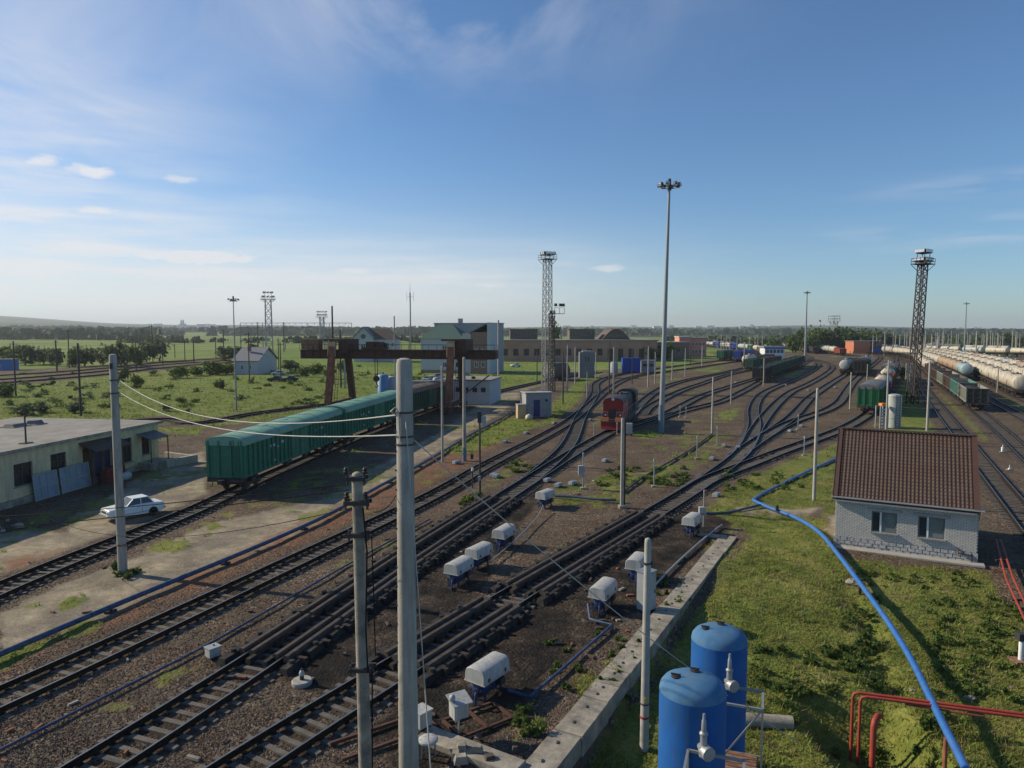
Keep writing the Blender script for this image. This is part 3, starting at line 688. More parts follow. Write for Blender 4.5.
# ---- small brick house with brown tile roof
HFL = G(834.5, 545); HFR = G(976.5, 563.5)
def brick_house():
    fx = unit2(HFR-HFL); rz = ang(fx); Wd = (HFR-HFL).length; Dp = 6.6; EH = 3.1; RH = 6.65
    root = thing('brick_house', 'small white brick house with brown tiled roof standing on the grass beside the rails', 'house', HFL, rz)
    core = MB()
    wins = [(1.95, 3.25), (4.35, 5.65)]; z0, z1 = 1.12, 2.32
    # mortar core set 20 mm behind the brick face, window openings cut out of the front
    for a, b, c, d in ((0, wins[0][0], 0, EH), (wins[0][1], wins[1][0], 0, EH), (wins[1][1], Wd, 0, EH), (wins[0][0], wins[0][1], 0, z0), (wins[1][0], wins[1][1], 0, z0), (wins[0][0], wins[0][1], z1, EH), (wins[1][0], wins[1][1], z1, EH)):
        core.box(((a+b)/2, .02+.16, (c+d)/2), (b-a, .32, d-c))
    core.box((.18, Dp/2, EH/2), (.32, Dp-.72, EH)); core.box((Wd-.18, Dp/2, EH/2), (.32, Dp-.72, EH)); core.box((Wd/2, Dp-.18, EH/2), (Wd, .32, EH))
    for x in (.18, Wd-.18):
        core.add([(x-.16, .34, EH), (x+.16, .34, EH), (x+.16, Dp-.34, EH), (x-.16, Dp-.34, EH), (x-.16, Dp/2, RH-.25), (x+.16, Dp/2, RH-.25)], [(0, 1, 5, 4), (1, 2, 5), (2, 3, 4, 5), (3, 0, 4), (3, 2, 1, 0)])
    core.build('wall', MORTAR, root, smooth=None)
    bk = MB(); ch = .088; r = 0; z = .6
    def brick(x, y, zz, w, d, h=.07): bk.box((x, y, zz), (w, d, h))
    while z < EH-.03:
        x = -.0 if r % 2 else -.125
        while x < Wd:
            a, b = max(x, 0), min(x+.25, Wd)
            for (wa, wb) in (wins if z0-.02 < z+.04 < z1+.02 else []):
                if a < wb and b > wa: 
                    if a < wa: b = wa
                    elif b > wb: a = wb
                    else: a = b
            if b-a > .03: brick((a+b)/2, .01+random.uniform(-.004, .004), z+.04, b-a-.014, .05)
            x += .262
        yy = .03 if r % 2 else .15
        while yy < Dp-.1:
            w = min(.25, Dp-.1-yy); brick(.0+random.uniform(-.004, .004), yy+w/2, z+.04, .05, w-.014); brick(Wd+random.uniform(-.004, .004), yy+w/2, z+.04, .05, w-.014); yy += .262
        z += ch; r += 1
    # gable courses
    while z < RH-.3:
        hw = (RH-.2-z)/(RH-EH)*Dp/2; yy = Dp/2-hw
        while yy < Dp/2+hw:
            w = min(.25, Dp/2+hw-yy)
            if w > .05: brick(0, yy+w/2, z+.04, .05, w-.014); brick(Wd, yy+w/2, z+.04, .05, w-.014)
            yy += .262
        z += ch
    tag(bk.build('bricks', BRICK, root, smooth=None), kind='stuff')
    pl = MB()
    for row in range(3):
        x = -.05-(.15 if row % 2 else 0)
        while x < Wd+.05:
            a, b = max(x, -.05), min(x+.36, Wd+.05)
            if b-a > .05: pl.box(((a+b)/2, -.0+random.uniform(-.02, .015), .1+row*.19), (b-a-.02, .14, .175), top=(.94, .8))
            x += .37
        yy = 0
        while yy < Dp: pl.box((-.01, yy+.17, .1+row*.19), (.12, .34, .175)); yy += .37
    tag(pl.build('plinth_stones', PLINTH, root, smooth=None), kind='stuff')
    MB().box((Wd/2, -.35, .02), (Wd+.7, .7, .12)).build('apron', CONC_PALE, root, bevel=.02)
    # metal tile roof: waves along x, steps down the slope
    rf = MB(); ox = .03; nx = 35*8; x0, x1 = -ox, Wd-.12; sl = math.hypot(Dp/2, RH-EH); 
    prof_n = 22; eave = .26
    for side in (0, 1):
        vs = []; fs = []; rows = []
        tot = sl*(1+eave/(Dp/2)); st_ = tot/prof_n
        for j in range(prof_n+1):
            for e in ((0,) if j == 0 else (0, 1)):
                rows.append((j*st_, .04 if (e == 0 and j) else .0))
        for (q, lift) in rows:
            yy = Dp/2-(q/sl)*Dp/2; zz = RH-(q/sl)*(RH-EH)+.06
            for i in range(nx+1):
                x = x0+(x1-x0)*i/nx; w = math.cos(2*math.pi*i/8); w = .045*(1-abs(w)**1.0) if False else .026*w
                vs.append((x, yy if side == 0 else Dp-yy, zz+w+lift))
        n = nx+1
        for j in range(len(rows)-1):
            for i in range(nx):
                f = (j*n+i, (j+1)*n+i, (j+1)*n+i+1, j*n+i+1); fs.append(f if side == 0 else f[::-1])
        rf.add(vs, fs)
    roof = rf.build('roof', ROOFT, root, smooth=50)
    sm = roof.modifiers.new('thickness', 'SOLIDIFY'); sm.thickness = .02; sm.offset = -1
    for x in (x0-.02, x1+.02):
        tr = MB()
        for side in (0, 1):
            y1 = -eave if side == 0 else Dp+eave; z1_ = EH-eave*(RH-EH)/(Dp/2)
            tr.bar((x, Dp/2, RH+.1), (x, y1, z1_+.1), .26, .1)
            tr.bar((x+(-.13 if x < 0 else .13), Dp/2, RH-.0), (x+(-.13 if x < 0 else .13), y1, z1_-.02), .03, .3)
        tr.build('verge_board', TRIM, root, smooth=None)
    MB().bar((x0, Dp/2, RH+.12), (x1, Dp/2, RH+.12), .26, .07).build('ridge_cap', TRIM, root, smooth=None)
    z1_ = EH-eave*(RH-EH)/(Dp/2)
    g = MB(); g.bar((x0, -eave-.05, z1_+.02), (x1, -eave-.05, z1_+.02), .12, .1); g.build('gutter', GALV, root)
    MB().box((Wd/2, -.2, EH-.07), (Wd+.5, .42, .04)).build('soffit', GALV, root, smooth=None)
    for a, b in wins:
        w = MB()
        for x in (a+.04, b-.04, a+(b-a)*.36): w.box((x, .12, (z0+z1)/2), (.06 if x != a+(b-a)*.36 else .1, .09, z1-z0), 1 if x != a+(b-a)*.36 else 0)
        for zz in (z0+.04, z1-.04): w.box(((a+b)/2, .123, zz), (b-a, .08, .06), 1)
        fr = w.build('window', [WHITE, GREYR], root, smooth=None)
        MB().box((a+(b-a)*.165, .13, (z0+z1)/2), ((b-a)*.3, .02, z1-z0-.12)).build('pane', GLASS, fr, smooth=None)
        MB().box((a+(b-a)*.665, .13, (z0+z1)/2), ((b-a)*.6, .02, z1-z0-.12)).build('pane', GLASSP, fr, smooth=None)
        MB().box(((a+b)/2, -.1, z0-.03), (b-a+.16, .2, .05)).build('sill', GALV, fr, smooth=None)
        MB().box(((a+b)/2, -.03, z1+.12), (b-a+.5, .1, .17)).build('lintel', RENDER_G, fr, smooth=None)
    MB().tube([(Wd-.9, -.05, .75), (Wd-.9, -.15, .62), (Wd-.9, -.15, .5), (Wd-.25, -.15, .45), (Wd-.25, -.15, -.2)], .045, 8).build('drain_pipe', STEEL, root)
    b = MB(); b.box((Wd+.1, 1.5, 2.2), (.16, .3, .2)); b.build('wall_lamp', STEEL, root)
brick_house()
# ---- long low plastered workshop on the left
def workshop():
    a, b = G(0, 510), G(159.5, 464); fx = unit2(b-a); rz = ang(fx); 
    org = b-fx*40; L = 40.0; D = 15.5; H = 4.05
    root = thing('workshop_building', 'long low yellowish plastered workshop with flat felt roof at the left edge', 'building', org, rz)
    # local: x along the front (x = L is the far right corner), front face at y = 0 looking to -y
    px_ = lambda u, v: (G(u, v)-org)
    def X(u):                                     # local x where picture column u meets the front plane (z ~ 2)
        k = (u-512)/F; P0 = org; d = fx           # solve (P0+d*s).x = k*(y*ct+(CH-z)*st)
        zc = (CH-2)*st
        return (k*(P0.y*ct+zc)-P0.x)/(d.x-k*d.y*ct)
    ops = []                                      # (x0, x1, z0, z1)
    for u0, u1, z0, z1 in ((14, 33, 1.35, 3.05), (51, 67, 1.2, 3.2), (122.5, 132, 1.0, 3.2)): ops.append((X(u0), X(u1), z0, z1))
    dr = (X(83), X(114), 0, 3.1); ops.append(dr); ops.append((X(142), X(150), 1.3, 3.0))
    xs = sorted(set([0, L]+[q for o in ops for q in o[:2]])); w = MB()
    for x0, x1 in zip(xs[:-1], xs[1:]):
        o = [o for o in ops if o[0] <= x0+.001 and o[1] >= x1-.001]
        if not o: w.box(((x0+x1)/2, .2, H/2), (x1-x0, .4, H))
        else:
            o = o[0]
            if o[2] > 0: w.box(((x0+x1)/2, .2, o[2]/2), (x1-x0, .4, o[2]))
            w.box(((x0+x1)/2, .2, (o[3]+H)/2), (x1-x0, .4, H-o[3]))
    w.box((.2, D/2, H/2), (.4, D-.8, H)); w.box((L-.2, D/2, H/2), (.4, D-.8, H)); w.box((L/2, D-.2, H/2), (L, .4, H))
    w.build('wall', PLASTER, root, smooth=None)
    MB().box((L/2, D/2, H+.09), (L+.7, D+.7, .17)).build('roof', FELT, root, smooth=None, bevel=.03)
    MB().box((L/2, -.36, H+.06), (L+.74, .03, .26)).build('fascia', CONC_DARK, root, smooth=None)
    MB().box((L/2, -.12, .25), (L-.3, .24, .5)).build('plinth', CONC_DARK, root, smooth=None)
    for (x0, x1, z0, z1) in ops[:3]+ops[4:]:
        f = MB()
        for x in (x0+.05, x1-.05, (x0+x1)/2): f.box((x, .16, (z0+z1)/2), (.09, .1, z1-z0))
        for z in (z0+.05, z1-.05, z0+(z1-z0)*.68): f.box(((x0+x1)/2, .163, z), (x1-x0, .09, .08))
        fr = f.build('window', WOODD, root, smooth=None)
        MB().box(((x0+x1)/2, .19, (z0+z1)/2), (x1-x0-.1, .02, z1-z0-.1)).build('pane', GLASS, fr, smooth=None)
        MB().box(((x0+x1)/2, -.05, z0-.04), (x1-x0+.2, .16, .06)).build('sill', GALV, fr, smooth=None)
        g = MB()
        for k in range(1, 5): g.bar((x0+(x1-x0)*k/5, .06, z0), (x0+(x1-x0)*k/5, .06, z1), .025)
        g.build('grille', STEEL, fr, smooth=None)
    # recessed entrance with timber porch
    x0, x1 = dr[:2]
    MB().box(((x0+x1)/2, 2.2, 1.6), (x1-x0+.6, .1, 3.2)).build('entrance_back_wall', WOODD, root, smooth=None)
    pr = MB()
    for x in (x0, x0+1.1, x1-.2): pr.box((x, -.9, 1.45), (.22, .22, 2.9))
    pr.box(((x0+x1)/2, -.9, 2.95), (x1-x0+.5, .24, .26)); pr.build('porch_frame', WOODD, root, smooth=None)
    pc = MB(); pc.add([(x0-.4, -1.5, 2.9), (x1+.3, -1.5, 2.9), (x1+.3, 0, 3.55), (x0-.4, 0, 3.55), (x0-.4, -1.5, 3.02), (x1+.3, -1.5, 3.02), (x1+.3, 0, 3.67), (x0-.4, 0, 3.67)], [(3, 2, 1, 0), (4, 5, 6, 7), (0, 1, 5, 4), (1, 2, 6, 5), (2, 3, 7, 6), (3, 0, 4, 7)])
    pc.build('porch_roof', WOODD, root, smooth=None)
    MB().box((x0+2.9, .5, 1.35), (2.4, .08, 2.7)).build('door', BLUEDOOR, root, smooth=None)
    MB().box((x0+.75, .35, 1.5), (.9, .1, 3.0)).build('door', WOODD, root, smooth=None)
    # metal canopy over the second door near the far corner
    xc = X(141)
    cn = MB(); cn.add([(xc-.6, -1.5, 2.85), (L-.5, -1.5, 2.85), (L-.5, 0, 3.35), (xc-.6, 0, 3.35), (xc-.6, -1.5, 2.91), (L-.5, -1.5, 2.91), (L-.5, 0, 3.41), (xc-.6, 0, 3.41)], [(3, 2, 1, 0), (4, 5, 6, 7), (0, 1, 5, 4), (1, 2, 6, 5), (2, 3, 7, 6), (3, 0, 4, 7)])
    cn.build('canopy', GREYR, root, smooth=None)
    ps = MB()
    for x in (xc-.5, L-.6): ps.box((x, -1.4, 1.43), (.07, .07, 2.8))
    ps.build('canopy_post', STEEL, root, smooth=None)
    MB().box((xc+.9, -.9, .35), (3.0, 1.7, .7)).build('loading_step', CONC_DARK, root, bevel=.03)
    for k, (u, v, s) in enumerate(((15, 426.5, (1.6, 1.3, .3)), (35, 424, (1.0, 1.2, .4)))):
        q = G(u, v, H+.2)-org; ly = q.dot(Vector((-fx.y, fx.x, 0))); lx = q.dot(fx)
        mb = MB(); mb.box((lx, ly, H+.17+s[2]/2), s, top=(.8, .6)); mb.box((lx, ly, H+.19), (s[0]+.3, s[1]+.3, .12), 1)
        mb.build('roof_light', [GREYR, CONC_DARK], root, smooth=None)
    q = G(26, 443, H+.2)-org; ly = q.dot(Vector((-fx.y, fx.x, 0))); lx = q.dot(fx)
    mb = MB(); mb.cyl((lx, ly, H+.1), (lx, ly, H+2.2), .07, .06, 8); mb.box((lx, ly, H+.2), (.9, .5, .08)); mb.cyl((lx, ly, H+2.2), (lx, ly, H+2.35), .12, .05, 8); mb.build('roof_vent_pipe', STEEL, root)
    # gate leaves leaning on the wall
    for k, (u0, u1, lab) in enumerate(((38, 61, 'wide grey sheet-metal gate leaf leaning on the workshop wall, furthest left of three'), (64, 74, 'narrow grey sheet-metal gate leaf leaning between the two wide ones'), (75, 92, 'grey sheet-metal gate leaf leaning on the workshop wall beside the timber porch'))):
        xa, xb = X(u0)-.9, X(u1)-.9; wd = xb-xa; h = 2.0
        base = org+fx*((xa+xb)/2)+Vector((fx.y, -fx.x, 0))*(.5); 
        g = thing('gate_leaf', lab, 'gate', base, rz, 'grey gate leaves leaning on the workshop')
        lean = .1; P = lambda x, z, o=0: (x, z*lean*1.0-o, z)
        sh = MB(); n = max(3, int(wd/.3))
        for i in range(n):
            xx0 = -wd/2+wd*i/n; xx1 = -wd/2+wd*(i+1)/n; o = .0 if i % 2 else .03
            sh.add([P(xx0, .05, o), P(xx1, .05, o), P(xx1, h, o), P(xx0, h, o), P(xx0, .05, o-.03), P(xx1, .05, o-.03), P(xx1, h, o-.03), P(xx0, h, o-.03)], [(0, 1, 2, 3), (7, 6, 5, 4), (4, 5, 1, 0), (5, 6, 2, 1), (6, 7, 3, 2), (7, 4, 0, 3)])
        sh.build('panel', GATE, g, smooth=None)
        fr = MB()
        for a_, b_ in ((P(-wd/2, 0, .05), P(-wd/2, h, .05)), (P(wd/2, 0, .05), P(wd/2, h, .05)), (P(-wd/2, .05, .05), P(wd/2, .05, .05)), (P(-wd/2, h, .05), P(wd/2, h, .05)), (P(-wd/2, h*.5, .05), P(wd/2, h*.5, .05))): fr.bar(a_, b_, .07)
        fr.build('frame', GREYBOX, g, smooth=None)
    # boards stacked under the porch
    q = org+fx*(x0+2.2)+Vector((fx.y, -fx.x, 0))*.9
    g = thing('red_board_stack', 'stack of dark red boards under the timber porch beside blue door', 'boards', q, rz)
    for i in range(6): MB().box((random.uniform(-.08, .08), random.uniform(-.05, .05), .12+i*.2), (2.2, .8, .17)).build('board', REDCLOTH, g, smooth=None)
    q = org+fx*(x0+2.4)+Vector((fx.y, -fx.x, 0))*1.9
    g = thing('metal_drum', 'pale metal drum lying in front of the red boards by the porch', 'drum', q, rz)
    mb = MB(); mb.cyl((-.5, 0, .35), (.5, 0, .35), .34, .34, 16); [mb.cyl((x, 0, .35), (x+.04, 0, .35), .36, .36, 16) for x in (-.2, .17, -.5, .47)]; mb.build('drum_body', RENDER_W, g)
workshop()
# low block enclosure right of the workshop
def planter():
    a, b = G(166, 468), G(197, 462); fx = unit2(b-a); L = (b-a).length
    r = thing('block_enclosure', 'low pen of pale concrete blocks beside the workshop corner, left of green wagon', 'low wall', a, ang(fx))
    for k in range(4):
        MB().box((L*(k+.5)/4, 0, .38), (L/4-.03, .35, .75)).build('block', CONC_PALE, r, smooth=None, bevel=.02)
    for k in range(3):
        MB().box((.18, 1.4*(k+.5)+.2, .38), (.35, 1.37, .75)).build('block', CONC_PALE, r, smooth=None, bevel=.02)
    for k in range(3):
        MB().box((L-.18, 1.4*(k+.5)+.2, .35), (.35, 1.37, .7)).build('block', CONC_PALE, r, smooth=None, bevel=.02)
planter()
# ---- blue air receivers
def tank(u, v, t, lab):
    x, y, w = ray(u, v); p = Vector((x*t, y*t, CH+w*t)); gz = hgt(p.x, p.y); H = p.z-gz; r = .8
    root = thing('air_tank', lab, 'tank', (p.x, p.y, gz), R(-20), 'blue air tanks')
    leg = .45
    body = MB(); body.lathe([(.3, leg-.02), (.55, leg+.05), (.74, leg+.18), (r, leg+.38)]+[(r, leg+.38+(H-leg-.76)*i/8) for i in range(1, 9)], 40)
    body.build('shell', BLUE, root, smooth=60)
    d = MB(); d.lathe([(r+.001, H-.38), (.775, H-.26), (.7, H-.16), (.55, H-.075), (.35, H-.03), (.12, H-.004), (.02, H)], 40); d.build('dome', BLUETOP, root, smooth=60)
    s = MB()
    for zz in (leg+.38, leg+(H-leg)*.5): s.lathe([(r-.01, zz-.012), (r+.006, zz-.008), (r+.006, zz+.008), (r-.01, zz+.012)], 40)
    s.build('weld_seam', BLUE, root)
    for a in (.7, 2.8, 4.9): MB().box((.62*math.cos(a), .62*math.sin(a), .3), (.14, .14, .7)).build('leg', BLUE, root, smooth=None)
    for (a, rr, zz) in ((3.5, .42, H-.06), (1.5, .25, H-.03)):
        k = MB()
        cx, cy = rr*math.cos(a), rr*math.sin(a); k.cyl((cx, cy, zz-.05), (cx, cy, zz+.07), .07, .07, 10); k.cyl((cx, cy, zz+.02), (cx, cy, zz+.05), .11, .11, 10); k.bar((cx-.12, cy, zz+.09), (cx+.12, cy, zz+.09), .03)
        k.build('valve_stub', STEEL, root)
    # safety valve on the side
    sv = MB(); a = -1.2; cx, cy = (r+.16)*math.cos(a), (r+.16)*math.sin(a); zz = H*.76
    sv.lathe([(.1, 0), (.1, .18), (.14, .2), (.14, .25), (.08, .28), (.075, .5), (.1, .52), (.1, .56), (.06, .6), (.05, .85), (.035, .88), (.03, 1.02)], 14, 0, (cx, cy, zz-.15))
    sv.cyl((cx-.02, cy-.02, zz+.02), (cx+.13, cy-.18, zz+.02), .12, .12, 14); sv.cyl((cx+.1, cy-.14, zz+.02), (cx+.15, cy-.2, zz+.02), .165, .165, 14)
    sv.cyl((cx, cy, zz-.05), (.7*math.cos(a), .7*math.sin(a), zz-.05), .06, .06, 10)
    o = sv.build('safety_valve', GALV, root)
    # platform of angle bars beside the tank
    f = MB(); b = (r+.3); xs = (.0, 1.25); ys = (-b-.75, -b+.25); zt = H*.74
    for x in xs:
        for y in ys: f.bar((x, y, 0), (x, y, zt), .05)
        f.bar((x, ys[0], zt), (x, ys[1], zt), .06); f.bar((x, ys[0], zt*.1), (x, ys[1], zt), .04)
    for y in ys: f.bar((xs[0], y, zt), (xs[1], y, zt), .06)
    f.bar((xs[0], ys[0], zt*.5), (xs[1], ys[0], zt), .04); [f.bar((xs[0], y, zt*.5), (xs[1], y, zt*.5), .045) for y in ys]
    f.build('platform_frame', GALV, root, smooth=None)
    pl = MB(); [pl.box(((xs[0]+xs[1])/2, ys[0]+.1+.19*i, zt*.5+.045), (1.0, .16, .025)) for i in range(5)]; pl.build('deck_board', RUST_PALE, root, smooth=None)
    pp = MB(); pp.tube([(r-.1, -.3, .9), (r+.3, -.45, .9), (r+.42, -.5, .8), (r+.45, -.5, -.2)], .06, 10); pp.build('outlet_pipe', BLUEP, root)
    return root
tank(693, 675, 17.3, 'front blue upright air tank at the bottom edge, nearer of the pair')
tank(719.5, 627, 20.9, 'rear blue upright air tank on the grass, behind its taller-looking twin')
# concrete pipe lying behind the tanks
p = GG(770, 727)
t = thing('concrete_pipe', 'grey concrete pipe lying in the grass right of the blue tanks', 'pipe', p, R(-8))
o = MB(); o.tube([(-1.5, 0, .2), (.75, 0, .2)], .24, 16); o.lathe([(.2, 0), (.25, .0), (.25, .02), (.2, .02)], 12, 0, (0, 0, -50)) if False else None; o.build('pipe_body', CONC_DARK, t)
# ================================================================== poles
def pole(name, label, cat, base, vtop=None, r0=.2, r1=.13, mat=CONC, group=None, h=None, lean=(0, 0), top='round', n=12, root_z=None):
    z0 = hgt(base.x, base.y); h = h if h is not None else zat(vtop, base)-z0
    root = thing(name, label, cat, (base.x, base.y, z0), 0, group)
    lx, ly = lean
    prof = [(0, 0, -.3), (lx*.5, ly*.5, h*.5), (lx, ly, h-.12)]; rr = [r0, (r0+r1)/2, r1]
    if top == 'round': prof += [(lx, ly, h-.03), (lx, ly, h)]; rr += [r1*.85, r1*.4]
    else: prof += [(lx, ly, h)]; rr += [r1]
    MB().tube(prof, rr, n).build('shaft', mat, root, smooth=50)
    root['h'] = h; return root
# the three poles in front
P1 = Vector((-2.28, 15.0, 0)); h1 = zat(358, P1)
big = pole('utility_pole', 'thick grey concrete pole standing up the middle foreground, cables fixed near its top', 'pole', P1, h=h1, r0=.24, r1=.172, top='round', n=24)
mb = MB(); zc = zat(412, P1); 
for z in (zc, zat(436, P1), zat(444, P1)): mb.lathe([(.185, z-.02), (.2, z-.018), (.2, z+.018), (.185, z+.02)], 20)
mb.build('clamp', STEEL, big)
mb = MB(); 
for i in range(26):
    z = zc-.4-i*.42
    if z > 0: mb.cyl((-.175-.0018*i, -.06, z), (-.21-.0018*i, -.07, z), .018, .018, 6)
mb.build('step_hole', STEEL, big)
P2 = Vector((-3.02, 14.2, 0)); h2 = zat(472, P2)
pl2 = pole('insulator_pole', 'shorter weathered pole with dark insulator crossarms, left of the thick concrete pole', 'pole', P2, h=h2, r0=.155, r1=.108, mat=CONC_DARK, n=18, lean=(-.12, 0))
mb = MB(); lx = -.12
for z, w in ((h2-.12, .2), (h2-.62, .26), (h2-1.28, .2), (h2-4.1, .26)):
    mb.lathe([(.1, z-.05), (.16, z-.04), (.16, z+.04), (.1, z+.05)], 14, 0, (lx*(z/h2), 0, 0))
    mb.bar((lx*z/h2-w, -.13, z), (lx*z/h2+w, -.13, z), .05, .08); mb.bar((lx*z/h2-w, .13, z), (lx*z/h2+w, .13, z), .05, .08)
    for sx in (-w*.85, w*.85): mb.cyl((lx*z/h2+sx, -.13, z-.12), (lx*z/h2+sx, -.13, z+.12), .025, .025, 6)
mb.build('crossarm', STEEL, pl2)
mb = MB(); [mb.lathe([(.003, 0), (.05, .01), (.06, .05), (.035, .07), (.05, .1), (.03, .14), (0, .15)], 10, 0, (lx*z/h2+sx, -.13, z+.1)) for z in (h2-.62, h2-.12) for sx in (-.19, .19)]
mb.build('insulator', M('insulator_dark', (.045, .03, .025), .3), pl2)
mb = MB(); mb.tube([(lx+.14, -.14, h2-.7), (lx+.22, -.2, h2-1.6), (lx+.17, -.2, h2-3.2), (lx+.2, -.2, h2-4.1)], .018, 6); mb.tube([(lx+.3, -.1, h2-1.3), (lx+.34, -.1, h2-3.8)], .012, 6)
mb.tube([(.16, -.16, h2-4.1), (.14, -.2, h2-6), (.18, -.2, 0)], .016, 6); mb.build('down_cable', WIRED, pl2)
P3 = G(123, 574)
lp = pole('utility_pole', 'tall grey concrete pole standing left beside the single track, near the white car', 'pole', P3, 354, r0=.235, r1=.185, lean=(-.05, 0), n=20)
mb = MB(); [mb.lathe([(.19, z-.03), (.225, z-.03), (.225, z+.03), (.19, z+.03)], 16, 0, (-.04, 0, 0)) for z in (zat(380, P3), zat(393, P3))]; mb.build('clamp', STEEL, lp)
mb = MB(); mb.box((-.05, -.2, zat(366, P3)), (.14, .06, .3)); mb.build('plate', STEEL, lp)
mb = MB(); mb.lathe([(.226, 1.55), (.236, 1.55), (.236, 1.66), (.226, 1.66)], 18); mb.build('paint_ring', RUST_PALE, lp)
P4 = GG(644, 750)
sp4 = pole('utility_pole', 'slim pale concrete pole with red band, before the retaining wall by the blue tanks', 'pole', P4, 538, r0=.15, r1=.11, mat=CONC_PALE, lean=(.03, 0), n=16)
mb = MB(); z = zat(716, P4)-P4.z; mb.lathe([(.14, z-.05), (.155, z-.05), (.155, z+.02), (.14, z+.02)], 16); mb.build('red_band', REDP, sp4)
mb = MB(); z = zat(698, P4)-P4.z; mb.box((.0, -.145, z), (.1, .02, .16)); mb.build('marker_plate', YELLOW, sp4)
mb = MB(); z = zat(703, P4)-P4.z; mb.lathe([(.14, z-.02), (.16, z-.02), (.16, z+.02), (.14, z+.02)], 14); z = zat(563, P4)-P4.z; mb.lathe([(.11, z-.03), (.14, z-.03), (.14, z+.03), (.11, z+.03)], 14); mb.box((.14, -.02, z), (.1, .1, .12)); mb.build('clamp', STEEL, sp4)
# mid-field poles: (u_base, v_base, v_top, radius, label)
for u, vb, vt, r, lab, mt in (
  (442.5, 462, 366, .13, 'slim grey pole beside the blue pipe, left of the one with blue base', CONC_PALE),
  (712, 433.5, 377, .14, 'pale concrete pole between the mast with blue base and the curved switch tracks', CONC_PALE),
  (814, 500, 388, .14, 'pale concrete pole on the grass left of the brick house', CONC_PALE),
  (850, 409, 372, .14, 'short pale concrete pole just left of the bright green covered wagon', CONC_PALE),
  (886, 430, 360, .14, 'pale pole rising behind the house roof, left of the grey steel cylinder', CONC_PALE),
  (927, 431, 361, .17, 'pale pole rising behind the house roof, in front of the dark lattice tower', CONC_PALE),
  (731, 404, 371, .13, 'thin grey pole on the ballast right of the mast with blue base', CONC),
  (763.5, 386, 358, .16, 'grey pole in front of the end of the dark open wagon', CONC),
  (575, 384, 347, .15, 'slim pale pole left of the grey slab tower, further one', CONC_PALE),
  (595.6, 379, 352, .14, 'slim pole against the right side of the grey slab tower', CONC_PALE),
  (655, 384, 352, .15, 'pole just left of the tall mast shaft, shorter one', CONC),
  (672, 380, 350, .15, 'pale pole just right of the tall mast shaft', CONC_PALE),
  (685, 377, 348, .15, 'second pale pole right of the tall mast shaft', CONC_PALE),
  (690, 366, 344, .2, 'dark pole in front of the pink building', STEEL),
  (702, 366, 346, .2, 'pale pole in front of the right end of the pink building', CONC_PALE),
  (744, 369, 342, .22, 'pole in front of the dull green open wagon', CONC),
  (537, 384, 352, .14, 'dark pole left of the grey lattice tower', STEEL),
  (587, 398, 372, .12, 'short thin pole right of the small hut', CONC),
  (609, 394, 340, .16, 'dark pole behind the red locomotive, left one of a pair', STEEL),
  (613.5, 394, 347, .17, 'pale concrete pole behind the red locomotive, right one of a pair', CONC_PALE),
  (648, 387, 346, .17, 'pale concrete pole left of the tall mast, right of the blue container', CONC_PALE),
  (563, 404, 351, .14, 'dark pole right of the small hut with navy door', STEEL),
  (567.3, 392, 345, .19, 'pale concrete pole left of the grey slab tower', CONC_PALE),
  (632, 384, 348, .13, 'dark pole in front of the blue container', STEEL),
  (997, 396, 367, .14, 'slim grey pole in front of the cream tank wagons at right', CONC),
  (867, 382, 364, .14, 'short pale pole left of the blue tarpaulin wagon', CONC_PALE)):
    p = GG(u, vb); pole('trackside_pole', lab, 'pole', p, vt, r, r*.72, mt, 'concrete poles among the tracks', n=10)
p = GG(464.5, 461); q = pole('trackside_pole', 'concrete pole with blue painted base and crossarm, in front of the right crane leg', 'pole', p, 357, .2, .14, CONC, 'concrete poles among the tracks', n=12)
mb = MB(); mb.lathe([(.201, 0), (.206, 0), (.202, 1.35), (.197, 1.35)], 14); mb.build('blue_base', MASTB, q)
mb = MB(); z = 2.0; mb.bar((-.9, 0, z-1), (.9, 0, z-1), .06); mb.box((.75, 0, .45), (.28, .25, .5)); mb.build('bracket', STEEL, q)
p = GG(480, 493); q = pole('signal_post', 'dark iron post with grey equipment boxes on its top, between the tracks left of centre', 'signal post', p, 412, .09, .075, STEEL, n=10)
h = q['h']; mb = MB(); mb.box((-.02, 0, h-.4), (.3, .35, .9)); mb.bar((-.2, 0, h-.2), (.2, 0, h+.1), .05); mb.build('bracket', STEEL, q)
MB().box((.33, -.1, h-.7), (.36, .3, .75)).build('signal_box', GREYBOX, q, smooth=None, bevel=.02)
MB().box((-.05, -.12, 1.2), (.22, .18, .35)).build('junction_box', GREYBOX, q, smooth=None)
p = GG(472.5, 488); q = pole('signal_post', 'short thin post with white top beside the dark iron post', 'signal post', p, 468, .05, .05, STEEL, n=8); MB().cyl((0, 0, q['h']-.25), (0, 0, q['h']), .1, .1, 10).build('cap', WHITE, q)
# double post in front of the locomotive
p = GG(621.5, 508); q = pole('signal_post', 'double post of pale and dark shafts standing in front of the red locomotive', 'signal post', p, 418, .12, .1, CONC_PALE, n=10)
h = q['h']; MB().bar((.22, .15, 0), (.22, .15, h), .12).build('shaft', STEEL, q, smooth=None)
MB().box((.1, 0, .1), (.6, .5, .22)).build('foot', CONC_DARK, q, bevel=.02)
